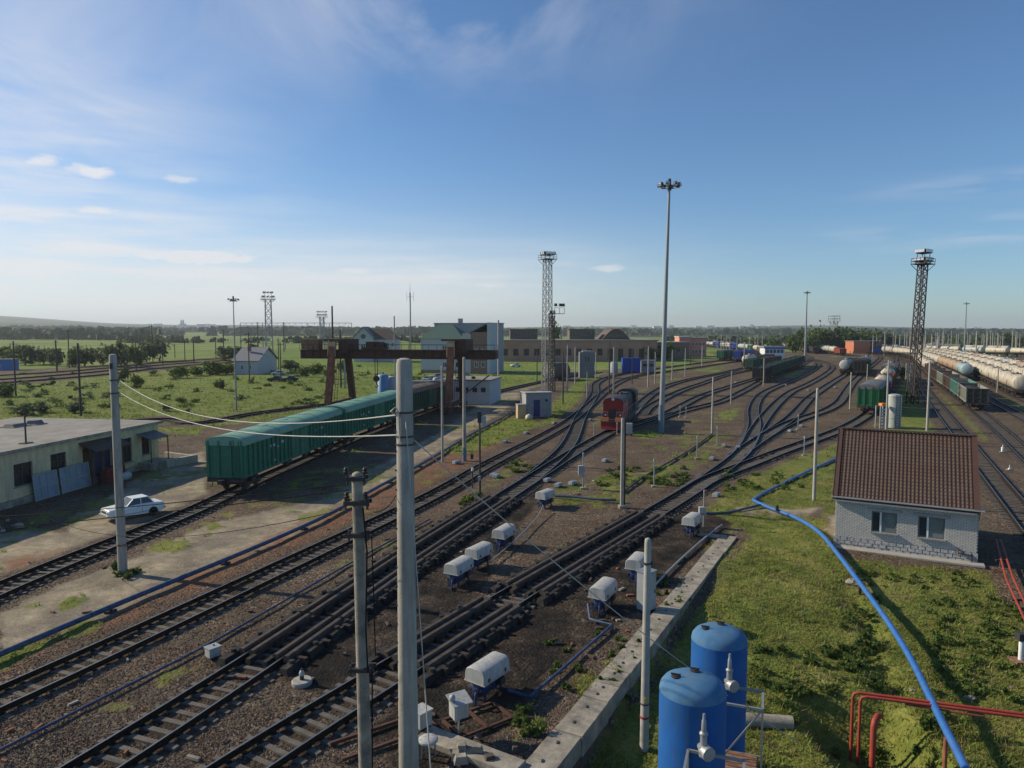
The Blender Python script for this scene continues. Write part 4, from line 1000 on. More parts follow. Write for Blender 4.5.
# grey lattice cabinet next to it
p = GG(629, 436); q = thing('relay_cabinet', 'small grey-blue louvred cabinet right of the locomotive nose', 'cabinet', p, R(-20))
MB().box((0, 0, .95), (.75, .5, 1.3)).build('case', GREYBOX, q, smooth=None, bevel=.02)
mb = MB(); [mb.bar((x, y, 0), (x, y, .35), .08) for x in (-.3, .3) for y in (-.18, .18)]; mb.build('leg', STEEL, q)
mb = MB(); [mb.box((0, -.26, .5+.2*k), (.62, .03, .08)) for k in range(5)]; mb.build('louvre', GALV, q, smooth=None)
# ================================================================== masts and towers
def light_mast(u, vb, vt, r0, lab, band=False, group=None, heads=8, lean=(0, 0)):
    p = GG(u, vb); q = pole('light_mast', lab, 'light mast', p, vt, r0, r0*.4, MASTG, group, top='flat', n=14, lean=lean); h = q['h']
    if band: mb = MB(); mb.lathe([(r0+.002, 0), (r0+.01, 0), (r0*.95, 3.6), (r0*.94, 3.6)], 16); mb.build('blue_base', MASTB, q)
    ks = min(1, h/30); lx = lean[0]; rr = 1.05*ks; mb = MB()
    for k in range(24): a, b = 2*math.pi*k/24, 2*math.pi*(k+1)/24; mb.bar((rr*math.cos(a), rr*math.sin(a), h-.5), (rr*math.cos(b), rr*math.sin(b), h-.5), .07)
    for k in range(6): a = 2*math.pi*k/6; mb.bar((0, 0, h-.3), (rr*math.cos(a), rr*math.sin(a), h-.5), .07)
    mb.cyl((0, 0, h-.9*ks), (0, 0, h+.5*ks), .25*ks, .2*ks, 12); mb.build('head_ring', STEEL, q, loc=(lx, 0, 0))
    for k in range(heads):
        a = 2*math.pi*(k+.5)/heads; x, y = (rr+.15)*math.cos(a), (rr+.15)*math.sin(a)
        mb = MB(); mb.box((x, y, h-.2), (.55*ks, .35*ks, .4*ks), rz=a, top=(.7, .8)); mb.box((x*1.16, y*1.16, h-.28), (.08, .5*ks, .38*ks), 1, rz=a); mb.build('floodlight', [STEEL, LAMPGLASS], q, smooth=None, loc=(lx, 0, 0))
    return q
light_mast(661, 433, 183, .36, 'tall tubular light mast with blue base right of the locomotive', True, lean=(.55, 0))
light_mast(805, 361, 292, .5, 'far tubular light mast beside the curve of open wagons', heads=6)
light_mast(964, 358, 303, .4, 'far thin light mast above the tank wagons at right', heads=6)
light_mast(236.5, 410, 298, .16, 'thin light mast on the grass field left of the crane', heads=4)
def lattice(p, h, w0, w1, mat, root, bay=1.6, th=.09, name='lattice'):
    legs = MB()
    C = [(-1, -1), (1, -1), (1, 1), (-1, 1)]
    for a, b in C: legs.bar((a*w0/2, b*w0/2, 0), (a*w1/2, b*w1/2, h), th*1.5)
    legs.build('lattice_leg', mat, root, smooth=None)
    br = MB(); n = max(3, int(h/bay))
    for i in range(n):
        z0, z1 = h*i/n, h*(i+1)/n; a0 = w0+(w1-w0)*i/n; a1 = w0+(w1-w0)*(i+1)/n
        for k in range(4):
            c, d = C[k], C[(k+1) % 4]
            br.bar((c[0]*a0/2, c[1]*a0/2, z0), (d[0]*a1/2, d[1]*a1/2, z1), th*.75); br.bar((d[0]*a0/2, d[1]*a0/2, z0), (c[0]*a1/2, c[1]*a1/2, z1), th*.75)
            br.bar((c[0]*a1/2, c[1]*a1/2, z1), (d[0]*a1/2, d[1]*a1/2, z1), th*.7)
    br.build('lattice_brace', mat, root, smooth=None)
def gallery(root, h, w, mat, tiers, lampn, rail=1.0, name='gallery'):
    mb = MB(); mb.box((0, 0, h+.06), (w, w, .12))
    for k in range(4):
        a = [(-1, -1), (1, -1), (1, 1), (-1, 1)]; c, d = a[k], a[(k+1) % 4]
        for z in (rail*.5, rail): mb.bar((c[0]*w/2, c[1]*w/2, h+z), (d[0]*w/2, d[1]*w/2, h+z), .06)
        mb.bar((c[0]*w/2, c[1]*w/2, h), (c[0]*w/2, c[1]*w/2, h+rail), .06)
        mb.bar((c[0]*w/2, c[1]*w/2, h), (c[0]*.2*w, c[1]*.2*w, h-1.2), .09)
    mb.build('gallery', mat, root, smooth=None)
    for tz, wt in tiers:
        f = MB()
        for k in range(4):
            a = [(-1, -1), (1, -1), (1, 1), (-1, 1)]; c, d = a[k], a[(k+1) % 4]; f.bar((c[0]*wt/2, c[1]*wt/2, h+tz-.25), (d[0]*wt/2, d[1]*wt/2, h+tz-.25), .1); f.bar((c[0]*wt*.4, c[1]*wt*.4, h), (c[0]*wt*.4, c[1]*wt*.4, h+tz-.2), .09)
        f.build('lamp_rack', STEEL, root, smooth=None)
        for k in range(4):
            dx, dy = ((0, -1), (1, 0), (0, 1), (-1, 0))[k]
            for j in range(lampn):
                o = (j-(lampn-1)/2)*wt/lampn; x = dx*wt/2+(-dy)*o; y = dy*wt/2+dx*o; a = math.atan2(dy, dx)
                m = MB(); m.box((x, y, h+tz+.1), (.4, .52, .56), rz=a, top=(.8, .9)); m.box((x+dx*.22, y+dy*.22, h+tz+.08), (.06, .56, .5), 1, rz=a); m.build('floodlight', [STEEL, LAMPGLASS], root, smooth=None)
def lattice_tower(u, vb, vt, lab, mat, w0, w1, gw, tiers, lampn=3, headh=2.2, group=None, th=.09, lean=0):
    p = GG(u, vb); h = zat(vt, p)-p.z; q = thing('light_tower', lab, 'light tower', p, R(25), group); hb = h-headh
    lattice(p, hb, w0, w1, mat, q, bay=w1*1.25, th=th); gallery(q, hb, gw, mat, tiers, lampn); q.rotation_euler = (0, math.atan2(lean, h)*.6, R(25)); return q
STEELB = M('tower_steel_brown', (.032, .025, .026), .6, .3, var=.2); STEELG = M('tower_steel_grey', (.23, .24, .25), .55, .3, var=.2)
lattice_tower(547, 391, 250, 'grey lattice light tower left of the grey slab tower, behind the small hut', STEELG, 1.7, 1.35, 2.9, ((1.2, 2.4),), 3, 2.0)
q = lattice_tower(551.5, 392, 309, 'lower lattice post with side platform beside the grey lattice tower', STEEL, 1.1, .8, 1.0, ((.9, .9),), 1, 1.6)
mb = MB(); mb.box((1.2, -.5, q.children[0].dimensions.z if False else 16.4), (2.4, 1.2, .1)); [mb.bar((x, -1.1, 16.4), (x, -1.1, 17.6), .07) for x in (0, 1.2, 2.4)]; mb.bar((0, -1.1, 17.6), (2.4, -1.1, 17.6), .07); mb.build('side_platform', STEEL, q)
mb = MB(); [mb.box((x, -.9, 18.2), (.6, .5, .6), top=(.8, .8)) for x in (.4, 1.5, 2.2)]; mb.build('floodlight', STEEL, q, smooth=None)
q = lattice_tower(912, 404, 246.5, 'dark brown lattice light tower behind the brick house with two tiers of lamps', STEELB, 1.35, 1.1, 2.6, ((.8, 2.0), (2.2, 1.7)), 3, 3.0, th=.1, lean=2.4)
lattice_tower(269.5, 358, 290, 'grey lattice light tower far on the left field', STEELG, 3.2, 2.5, 6.0, ((1.5, 5), (3.4, 4)), 3, 4.5, th=.18)
lattice_tower(322.5, 352, 309.5, 'far lattice light tower left of the crane head', STEELG, 3.0, 2.2, 6.0, ((1.5, 5), (3.2, 5)), 3, 4.5, th=.2)
lattice_tower(833, 349, 314, 'far lattice light tower above the trees at right', STEELG, 4.0, 3.4, 6.0, ((1.8, 6), (3.6, 6)), 3, 5, th=.22)
# slim masts standing in the middle distance on the left
def slim(u, vb, vt, r, lab, mat=CONC, name='mast'):
    p = GG(u, vb); return pole(name, lab, 'mast', p, vt, r, r*.7, mat, None, n=8, top='flat')
q = slim(411, 378, 293, .22, 'antenna mast with spiked top behind the right half of the crane beam', STEELG); h = q['h']
mb = MB(); mb.cyl((0, 0, h), (0, 0, h+3), .07, .02, 6); [mb.bar((math.cos(a)*.9, math.sin(a)*.9, h-2.2), (math.cos(a)*.9, math.sin(a)*.9, h+.2), .06) for a in (0, 1.6, 3.1, 4.7)]; [mb.bar((0, 0, h-1), (math.cos(a)*.9, math.sin(a)*.9, h-1), .06) for a in (0, 1.6, 3.1, 4.7)]; mb.build('antenna', STEELG, q)
slim(333.5, 384, 306, .28, 'dark steel flue pipe rising behind the left head of the crane', STEEL)
slim(341, 388, 330, .22, 'pair pole behind the left crane leg, dark and slim', STEEL)
slim(345, 388, 352, .25, 'pale concrete post seen between the left crane legs', CONC_PALE)
slim(395, 380, 316, .22, 'plain grey mast right of the white house with round window', CONC)
slim(409.5, 372, 325, .14, 'thin wire-like aerial left of the green-roofed building', STEEL)
slim(498.5, 392, 320, .22, 'plain pole at the right corner of the green-roofed building', CONC_PALE)
# power poles on the left field
for u, vb, vt, r, lab in ((81, 416, 343, .17, 'dark pole on the near grass right of the left concrete pole line'), (57, 371, 340, .26, 'dark pole by the far left tracks, second from left edge'), (69.5, 368, 330, .2, 'thin tall pole behind the far left tracks'), (16, 396, 341, .16, 'dark pole near the left edge by the blue hut'),
   (153, 362, 325, .2, 'thin tall pole on the field between bushes'), (194, 362, 341, .25, 'dark pole in the row beside far tracks, left of the farmhouse'), (185, 360, 341, .2, 'dark pole in the row beside far tracks, second left of farmhouse'), (175, 358, 344, .2, 'short dark pole in the row beside far tracks'), (216, 358, 338, .25, 'dark pole near the thin light mast'),
   (224, 360, 329, .25, 'tall dark pole left of the thin light mast'), (249.5, 381, 332, .16, 'pole in front of the white farmhouse gable'), (281, 382, 342, .16, 'pole right of the white farmhouse among parked cars'), (279, 375, 338, .16, 'thinner pole right of the white farmhouse'), (258, 352, 322, .3, 'tall pole behind the farmhouse roof'),
   (127, 368, 345, .2, 'dark pole beside bushes right of the left concrete pole'), (136.5, 372, 343, .17, 'dark pole at the end of the far left bushes'), (163, 366, 345, .18, 'thin pole right of bushes on the left field'), (284, 352, 322, .3, 'lamp pole behind farmhouse at the left end of the field')):
    p = GG(u, vb); q = pole('power_pole', lab, 'pole', p, vt, r, r*.8, STEEL if 'dark' in lab else WOODD, 'power poles on the left field', n=8)
    if q['h'] > 6:
        h = q['h']; w = .8; MB().bar((-w, 0, h-.6), (w, 0, h-.6), .12).build('crossarm', WOODD, q, smooth=None)
# ================================================================== rolling stock (x along, y across, z above rail head)
def bogie(mb_f, mb_w, x, wb=1.85, yw=.76):
    for dx in (-wb/2, wb/2):
        q = MB(); q.cyl((x+dx, -yw, .475), (x+dx, yw, .475), .08, .08, 8)
        for s in (-1, 1): q.wheel((x+dx, s*yw, .475), .475, .13, 18)
        mb_w.append(q)
    for s in (-1, 1):
        mb_f.box((x, s*1.02, .55), (wb+.65, .16, .2)); mb_f.box((x, s*1.02, .7), (.7, .2, .3))
        for dx in (-wb/2, wb/2): mb_f.box((x+dx, s*1.02, .48), (.38, .22, .36))
    mb_f.box((x, 0, .72), (.5, 2.1, .28))
def underframe(root, L, base, det=True):
    f = MB(); w = MB()
    for s in (-1, 1):
        ff = MB(); ww = []; bogie(ff, ww, s*base/2)
        b = ff.build('bogie', STEEL, root, smooth=None); [q.build('wheelset', RUST_DARK, b, smooth=40) for q in ww]
    f.box((0, 0, 1.05), (L, .5, .36)); f.box((0, 0, 1.2), (L, 2.9, .1))
    for s in (-1, 1):
        f.box((s*(L/2-.12), 0, 1.08), (.24, 2.95, .32)); 
    f.box((.8, .9, .75), (1.0, .5, .5)); f.cyl((-1.8, -.8, .75), (-.6, -.8, .75), .22, .22, 10); f.box((2.2, -.95, .8), (.5, .3, .4))
    f.build('underframe', STEEL, root, smooth=None)
    for s in (-1, 1):
        c = MB(); c.box((s*(L/2+.3), 0, 1.02), (.6, .22, .26)); c.box((s*(L/2+.58), .07, 1.02), (.24, .36, .32)); c.bar((s*(L/2+.2), -.3, .95), (s*(L/2+.25), -.55, .5), .05); c.build('coupler', STEEL, root, smooth=None)
def covered_wagon(lab, m_body, m_roof, L=21.0, HB=3.9, W=2.85, group=None, fine=True):
    root = thing('covered_wagon', lab, 'freight wagon', group=group); z0, z1 = 1.22, HB
    underframe(root, L+.3, L-4.7)
    b = MB(); b.box((0, 0, (z0+z1)/2), (L, W, z1-z0)); b.build('body', m_body, root, smooth=None)
    rib = MB(); n = 26 if fine else 12
    for s in (-1, 1):
        for i in range(n+1):
            x = -L/2+.06+(L-.12)*i/n
            if abs(x) < 1.9: continue
            rib.box((x, s*(W/2+.06), (z0+z1)/2), (.12, .2, z1-z0-.02))
        rib.box((0, s*(W/2+.03), z0+.08), (L, .09, .2)); rib.box((0, s*(W/2+.03), z1-.08), (L, .09, .16))
    for s in (-1, 1):
        for y in (-W/2+.05, -.5, .5, W/2-.05): rib.box((s*(L/2+.06), y, (z0+z1)/2+.1), (.16, .13, z1-z0+.3))
        rib.box((s*(L/2+.03), 0, z0+.1), (.1, W, .22))
        for k in range(4): rib.box((s*(L/2+.02), 0, z0+.55+k*.62), (.05, W-.1, .1))
    rib.build('rib', m_body, root, smooth=None)
    # panel corrugations
    cor = MB()
    for s in (-1, 1):
        for i in range(n):
            xa = -L/2+.06+(L-.12)*i/n; xb = -L/2+.06+(L-.12)*(i+1)/n
            if abs((xa+xb)/2) < 2.1: continue
            for k in range(4): cor.box(((xa+xb)/2, s*(W/2+.006), z0+.5+k*.6), (xb-xa-.18, .035, .2), top=(1, .4))
    if fine: tag(cor.build('panel_pressings', m_body, root, smooth=None), kind='stuff')
    # curved roof
    pr = []; hw = W/2+.22; rr = .62
    for i in range(13):
        a = math.pi*(i/12); pr.append((-hw*math.cos(a) if True else 0, z1+rr*math.sin(a)**.75))
    pr2 = [(y, z) for y, z in pr]+[(hw, z1-.12), (-hw, z1-.12)]
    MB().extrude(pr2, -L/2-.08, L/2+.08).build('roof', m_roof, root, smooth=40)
    for i in range(8 if fine else 5):
        x = -L/2+.5+(L-1)*i/(7 if fine else 4); rs = MB()
        for k in range(12):
            (ya, za), (yb, zb) = pr[k], pr[k+1]; rs.bar((x, ya, za+.015), (x, yb, zb+.015), .07, .04)
        rs.build('roof_seam', m_roof, root, smooth=None)
    h = MB(); [h.box((x, y, z1+.6), (.9, .5, .1)) for x in (-4.2, 0, 4.2) for y in (0,)]; h.build('roof_hatch', m_roof, root, smooth=None, bevel=.02)
    for s in (-1, 1):
        for d in (-1, 1):
            dd = MB(); dd.box((d*.96, s*(W/2+.06), (z0+z1)/2), (1.86, .06, z1-z0-.25)); 
            for k in range(3): dd.box((d*.96, s*(W/2+.1), z0+.55+k*.8), (1.7, .05, .1))
            for e in (-.8, 0, .8): dd.box((d*.96+e, s*(W/2+.1), (z0+z1)/2), (.09, .05, z1-z0-.3))
            dd.build('door', m_body, root, smooth=None)
        r = MB(); r.bar((-4, s*(W/2+.14), z1-.05), (4, s*(W/2+.14), z1-.05), .06); r.bar((-4, s*(W/2+.14), z0+.03), (4, s*(W/2+.14), z0+.03), .06); r.build('door_rail', m_body, root, smooth=None)
    lad = MB(); s = -1
    for sx in (-1, 1):
        for yy in (.75, 1.15): lad.bar((sx*(L/2+.12), yy*sx, .9), (sx*(L/2+.12), yy*sx, z1+.3), .04)
        for k in range(9): lad.bar((sx*(L/2+.12), .75*sx, 1+.34*k), (sx*(L/2+.12), 1.15*sx, 1+.34*k), .03)
    lad.build('ladder', m_body, root, smooth=None)
    stp = MB(); [stp.bar((sx*(L/2-.5), sy*1.42, .95), (sx*(L/2-.5), sy*1.42, .4), .04) for sx in (-1, 1) for sy in (-1, 1)]; [stp.bar((sx*(L/2-.1), sy*1.42, .45), (sx*(L/2-.5), sy*1.42, .45), .05) for sx in (-1, 1) for sy in (-1, 1)]; stp.build('step', STEEL, root, smooth=None)
    return root
def gondola(lab, m_body, load=True, L=12.7, W=2.95, group=None, m_end=None):
    root = thing('gondola_wagon', lab, 'freight wagon', group=group); z0, z1 = 1.22, 3.4; underframe(root, L+.3, L-4.2)
    b = MB(); t = .08
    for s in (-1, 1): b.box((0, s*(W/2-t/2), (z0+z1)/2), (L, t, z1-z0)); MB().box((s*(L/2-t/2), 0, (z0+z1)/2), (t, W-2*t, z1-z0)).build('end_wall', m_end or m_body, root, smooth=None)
    b.box((0, 0, z0+.05), (L-.2, W-.2, .1)); b.build('body', m_body, root, smooth=None)
    r = MB()
    for s in (-1, 1):
        for i in range(9): r.box((-L/2+.08+(L-.16)*i/8, s*(W/2+.05), (z0+z1)/2), (.16, .12, z1-z0))
        r.box((0, s*(W/2+.03), z1), (L+.1, .14, .14)); r.box((0, s*(W/2+.03), z0+.08), (L+.1, .12, .2)); er = MB(); er.box((s*(L/2+.02), 0, z1+.003), (.14, W, .14))
        for y in (-W/2+.1, -.5, .5, W/2-.1): er.box((s*(L/2+.05), y, (z0+z1)/2), (.12, .14, z1-z0))
        for k in (.7, 1.4): er.box((s*(L/2+.03), 0, z0+k), (.08, W, .12))
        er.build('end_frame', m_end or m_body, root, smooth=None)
    r.build('rib', m_body, root, smooth=None)
    if load:
        nx, ny = 26, 8; vs = []; fs = []
        for i in range(nx+1):
            for j in range(ny+1):
                x = -L/2+.1+(L-.2)*i/nx; y = -W/2+.1+(W-.2)*j/ny; e = min(1, min(i, nx-i)/3)*min(1, min(j, ny-j)/2.5)
                vs.append((x, y, z1-.5+.45*e*(.6+.8*mnoise.noise((x*.5, y*.8, 3))+.3)))
        for i in range(nx):
            for j in range(ny): a = i*(ny+1)+j; fs.append((a, a+ny+1, a+ny+2, a+1))
        MB().add(vs, fs).build('load', COAL, root, smooth=60)
    return root
def tank_wagon(lab, m_tank, L=11.2, r=1.45, group=None, m_end=None):
    root = thing('tank_wagon', lab, 'tank wagon', group=group); underframe(root, L+.6, L-3.2)
    zc = 1.3+r; n = 24; V = []; 
    prof = [(-L/2, .02), (-L/2+.05, r*.45), (-L/2+.16, r*.78), (-L/2+.34, r*.96), (-L/2+.55, r)]+[(-L/2+.55+(L-1.1)*i/6, r) for i in range(1, 6)]+[(L/2-.55, r), (L/2-.34, r*.96), (L/2-.16, r*.78), (L/2-.05, r*.45), (L/2, .02)]
    MB().tube([(x, 0, zc) for x, _ in prof], [q for _, q in prof], n).build('tank', m_tank, root, smooth=50)
    for x in (-L/2+1.3, -L/4+.3, L/4-.3, L/2-1.3):
        b = MB()
        for k in range(24):
            a, c = 2*math.pi*k/24, 2*math.pi*(k+1)/24
            b.bar((x, (r+.015)*math.cos(a), zc+(r+.015)*math.sin(a)), (x, (r+.015)*math.cos(c), zc+(r+.015)*math.sin(c)), .1, .03)
        b.build('strap', m_tank, root, smooth=None)
    d = MB(); d.cyl((0, 0, zc+r-.06), (0, 0, zc+r+.28), .38, .36, 14); d.cyl((0, 0, zc+r+.28), (0, 0, zc+r+.36), .42, .3, 14); d.build('manway', m_tank, root)
    w = MB(); w.box((0, 0, zc+r+.06), (2.6, 1.5, .05)); 
    for x in (-1.3, 1.3):
        for y in (-.75, .75): w.bar((x, y, zc+r), (x, y, zc+r+.75), .04)
    for y in (-.75, .75): w.bar((-1.3, y, zc+r+.75), (1.3, y, zc+r+.75), .04)
    for s in (-1, 1):
        for x in (-.25, .25): w.bar((x, s*.75, zc+r), (x, s*(r+.12), zc), .04); w.bar((x, s*(r+.12), zc), (x, s*1.5, 1.2), .04)
        for k in range(8): w.bar((-.25, s*(r+.1), 1.3+k*.24), (.25, s*(r+.1), 1.3+k*.24), .03)
    w.build('catwalk', STEEL, root, smooth=None)
    sd_ = MB(); [sd_.box((x, 0, 1.36), (.5, 2.6, .5), top=(1, .75)) for x in (-L/2+1.6, L/2-1.6)]; sd_.build('saddle', STEEL, root, smooth=None)
    return root
def stencil(root, items):
    mb = MB()
    for x, y, z, w, h in items: mb.box((x, y, z), (w, .012, h))
    mb.build('stencil_mark', STENCIL, root, smooth=None)
def place_on(key, s_mid, half, root, first, lab=None, group=None, flip=False):
    a, _ = along(key, s_mid-half); b, _ = along(key, s_mid+half); c = (a+b)/2; rz = ang(b-a)+(math.pi if flip else 0)
    if first: root.location = (c.x, c.y, .235); root.rotation_euler = (0, 0, rz); (lab and tag(root, lab)); return root
    return dup(root, (c.x, c.y, .235), rz, lab, group)
ORD = 'zeroth first second third fourth fifth sixth seventh eighth ninth tenth eleventh twelfth thirteenth fourteenth fifteenth sixteenth seventeenth eighteenth nineteenth twentieth twenty-first twenty-second twenty-third'.split()
def run_train(key, u, v, protos, gap=1.0, used=set()):
    """protos: list of (root, length, label, group); nearest end of the first wagon at picture point (u, v) on the track"""
    s = nearest_s(key, G(u, v)); L = along(key, 0)[1]; cnt = {}
    for root, ln, lab, grp in protos:
        if s+ln > L: break
        mid = s+ln/2; first = root.name not in used
        if lab and '{n}' in lab: cnt[lab] = cnt.get(lab, 0)+1; lab = lab.replace('{n}', ORD[cnt[lab]])
        o = place_on(key, mid, ln*.33, root, first, lab); used.add(root.name)
        if lab: o['label'] = lab
        if grp: o['group'] = grp
        s += ln+gap
    return s
# --- dark green covered wagons on the left, one behind the other
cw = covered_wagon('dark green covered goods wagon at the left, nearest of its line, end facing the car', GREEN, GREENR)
W = 2.85
stencil(cw, [(-5.4, -W/2-.03, 3.0, .9, .2), (-4.5, -W/2-.03, 2.75, .5, .12), (-3.4, -W/2-.03, 3.05, 1.0, .22), (-6.3, -W/2-.03, 2.0, .35, .25), (-5.0, -W/2-.03, 1.7, .3, .12), (5.2, -W/2-.03, 3.05, .9, .2), (4.1, -W/2-.03, 3.0, .5, .18), (6.2, -W/2-.03, 2.1, .35, .25)])
cw3 = covered_wagon('green covered goods wagon with brown weathered roof, third in line under the crane', GREEN3, RUSTR)
run_train('L1', 226, 495.5, [(cw, 21.4, None, 'green covered wagons under the crane'), (cw, 21.4, 'dark green covered goods wagon coupled behind the nearest one, left of the thick pole', 'green covered wagons under the crane'), (cw3, 21.4, None, 'green covered wagons under the crane')], 1.05)
# --- bright green covered wagon and its train behind the house
gw = covered_wagon('bright green covered wagon with grey roof, end facing camera behind the house', GREEN2, GREYR, L=13.8, fine=False)
tw = gondola('open wagon covered with blue tarpaulin behind the bright green wagon', TARP, True); 
for o in tw.children:
    if o.name.startswith('load'): o.data.materials[0] = TARP
rg = gondola('red open wagon in the train behind the blue tarpaulin wagon', WRED, True)
tcream = tank_wagon('cream tank wagon', CREAM)
ttan = tank_wagon('tan tank wagon standing behind the pale blue tank', TAN)
tblue = tank_wagon('pale blue tank wagon at the near end of its row, right of the open wagons', PALEB)
tgrey = tank_wagon('grey tank wagon with green end, standing alone on the curve left of the dark wagon', GREYT)
run_train('C2', 868, 415.5, [(gw, 14.2, None, None), (tw, 13, None, None), (tcream, 12, 'cream tank wagon between the blue tarpaulin wagon and the red wagon', None), (rg, 13, None, None), (tcream, 12, 'cream tank wagon behind the red open wagon', None), (gw, 14.2, 'green covered wagon far back in the train behind the red wagon', None), (tgrey, 12, 'grey tank wagon at the far end of the train behind the house', None)], .9)
# --- dark wagons on the other curves
dk = gondola('dark open wagon at the near end of the curved train, left of the far mast', DARKW, True)
dg = gondola('dull green open wagon', GREEN3, True)
run_train('M4', 757, 383, [(dk, 13, None, None)]+[(dg, 13, 'dull green open wagon, {n} behind the dark one in the curved train', 'green open wagons on the curve') for _ in range(6)], .9)
run_train('Cc', 845.5, 375.5, [(tgrey, 12, 'grey tank wagon standing alone on the curve left of the dark wagon', None)]+[(dg, 13, 'green open wagon, {n} behind the lone grey tank wagon', 'open wagons behind the grey tank') for _ in range(2)], .9)
dk2 = covered_wagon('tall dark covered wagon right of the grey tank wagon', DARKW, DARKW, L=13.8, fine=False)
run_train('Cd', 860.5, 376.5, [(dk2, 14.2, None, None), (gw, 14.2, 'green covered wagon directly behind the tall dark covered wagon', None), (tgrey, 12, 'grey tank wagon behind the green wagon at the top of the dark train', None)], .9)
# --- open wagons and tank rows on the right
gp = gondola('open wagon with brown sides', BROWNW, True); gt = gondola('teal open wagon, second in the row beside the grass strip', TEAL, True); gpale = gondola('pale open wagon with shade-coloured end, nearest of its row beside the grass strip', PALEG, True, m_end=DARKW)  # end walls of the pale wagon coloured dark to stand for shade
for o in gpale.children:
    if o.name.startswith('body'): pass
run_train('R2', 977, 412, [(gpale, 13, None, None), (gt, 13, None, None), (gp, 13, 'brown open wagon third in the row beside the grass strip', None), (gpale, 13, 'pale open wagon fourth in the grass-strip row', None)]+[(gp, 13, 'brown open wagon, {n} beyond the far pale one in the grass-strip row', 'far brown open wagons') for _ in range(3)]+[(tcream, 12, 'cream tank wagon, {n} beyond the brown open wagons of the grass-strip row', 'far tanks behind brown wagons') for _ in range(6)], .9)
run_train('R3', 967, 381, [(tblue, 12, None, None), (ttan, 12, None, None)]+[(ttan, 12, 'tan tank wagon, {n} after the first tan one behind the pale blue tank', 'tan tanks in the pale blue row') for _ in range(3)]+[(tcream, 12, 'cream tank wagon, {n} beyond the tan tanks in the pale blue row', 'cream tanks in the pale blue row') for _ in range(12)], .9)
run_train('R4', 1023, 399, [(tcream, 12, 'cream tank wagon at the right edge, nearest of the long cream row', None)]+[(tcream, 12, 'cream tank wagon, {n} behind the leading one in the nearest long row', 'cream tanks in the nearest long row') for _ in range(20)], .9)
run_train('R5', 1055, 393, [(tcream, 12, 'cream tank wagon, {n} from the near end of the second long row', 'cream tanks in the second long row') for _ in range(20)], .9)
run_train('R6', 1060, 386, [(q, 12, 'tank wagon, {n} from the near end of the third long row', 'tanks in the third row') for q in ([tcream, tcream, ttan, tcream, tgrey, tcream]*3)], .9)
# --- wagons standing on the left-hand fan of tracks
bb = covered_wagon('blue covered wagon far back among wagons left of the signal box', TARP, TARP, L=16.6, fine=False)
run_train('M2', 747, 371, [(dg, 13, 'dull green open wagon left of the dark open wagon, alone behind a pole', None), (gp, 13, 'brown open wagon behind the signal box front', None), (gp, 13, 'second brown open wagon standing in front of the signal box', None)], .9)
run_train('B', 741, 368, [(tcream, 12, 'beige tank wagon left of the dull green open wagon', None), (dg, 13, 'green open wagon behind the beige tank wagon', None), (gp, 13, 'brown open wagon second behind the beige tank wagon', None)], .9)
run_train('A', 731, 362, [(bb, 17, None, None), (gp, 13, 'brown open wagon behind the blue covered wagon', None), (rg, 13, 'red open wagon second behind the blue covered wagon', None)], .9)
run_train('P', 716, 361, [(gw, 14.2, 'green covered wagon right of the pink building', None)], .9)
# --- far rows closing the yard: one spare track each, bending away to the left
def far_row(u0, v0, u1, v1, seq, lab, grp):
    a, b = G(u0, v0), G(u1, v1); d = (b-a).normalized(); s = 0; i = 0; L = (b-a).length
    while s < L:
        root, ln = seq[i % len(seq)]; c = a+d*(s+ln/2); o = dup(root, (c.x, c.y, .24), ang(d), lab.replace('wagon in', ORD[i+1]+' wagon from the right in'), grp); s += ln+1; i += 1
far_row(1035, 357.5, 872, 351.5, [(tcream, 12), (tcream, 12), (tgrey, 12), (tcream, 12), (tcream, 12), (rg, 13), (tblue, 12)], 'wagon in the far rows behind the dark lattice tower', 'mixed wagons of the far right rows')
far_row(1010, 354, 850, 349.5, [(tgrey, 12), (tcream, 12), (gw, 14.2), (tcream, 12), (bb, 17), (tcream, 12)], 'wagon in the furthest row under the overhead masts at right', 'mixed wagons of the furthest right row')
far_row(843, 356, 790, 348.5, [(rg, 13), (tcream, 12), (tgrey, 12), (tcream, 12)], 'wagon in the far row that starts with the small red wagon', 'wagons behind the small red wagon')
far_row(816, 354, 775, 347.5, [(dk, 13), (ttan, 12), (gp, 13), (tcream, 12)], 'wagon in the far row right of the signal box', 'wagons right of the signal box')
far_row(764, 354, 715, 346, [(gp, 13), (tcream, 12), (gw, 14.2), (tgrey, 12), (tcream, 12)], 'wagon in the far rows left of the signal box', 'wagons left of the signal box')
far_row(745, 351, 700, 346.5, [(tgrey, 12), (bb, 17), (tcream, 12)], 'wagon in the far row beyond the pink building', 'wagons beyond the pink building')
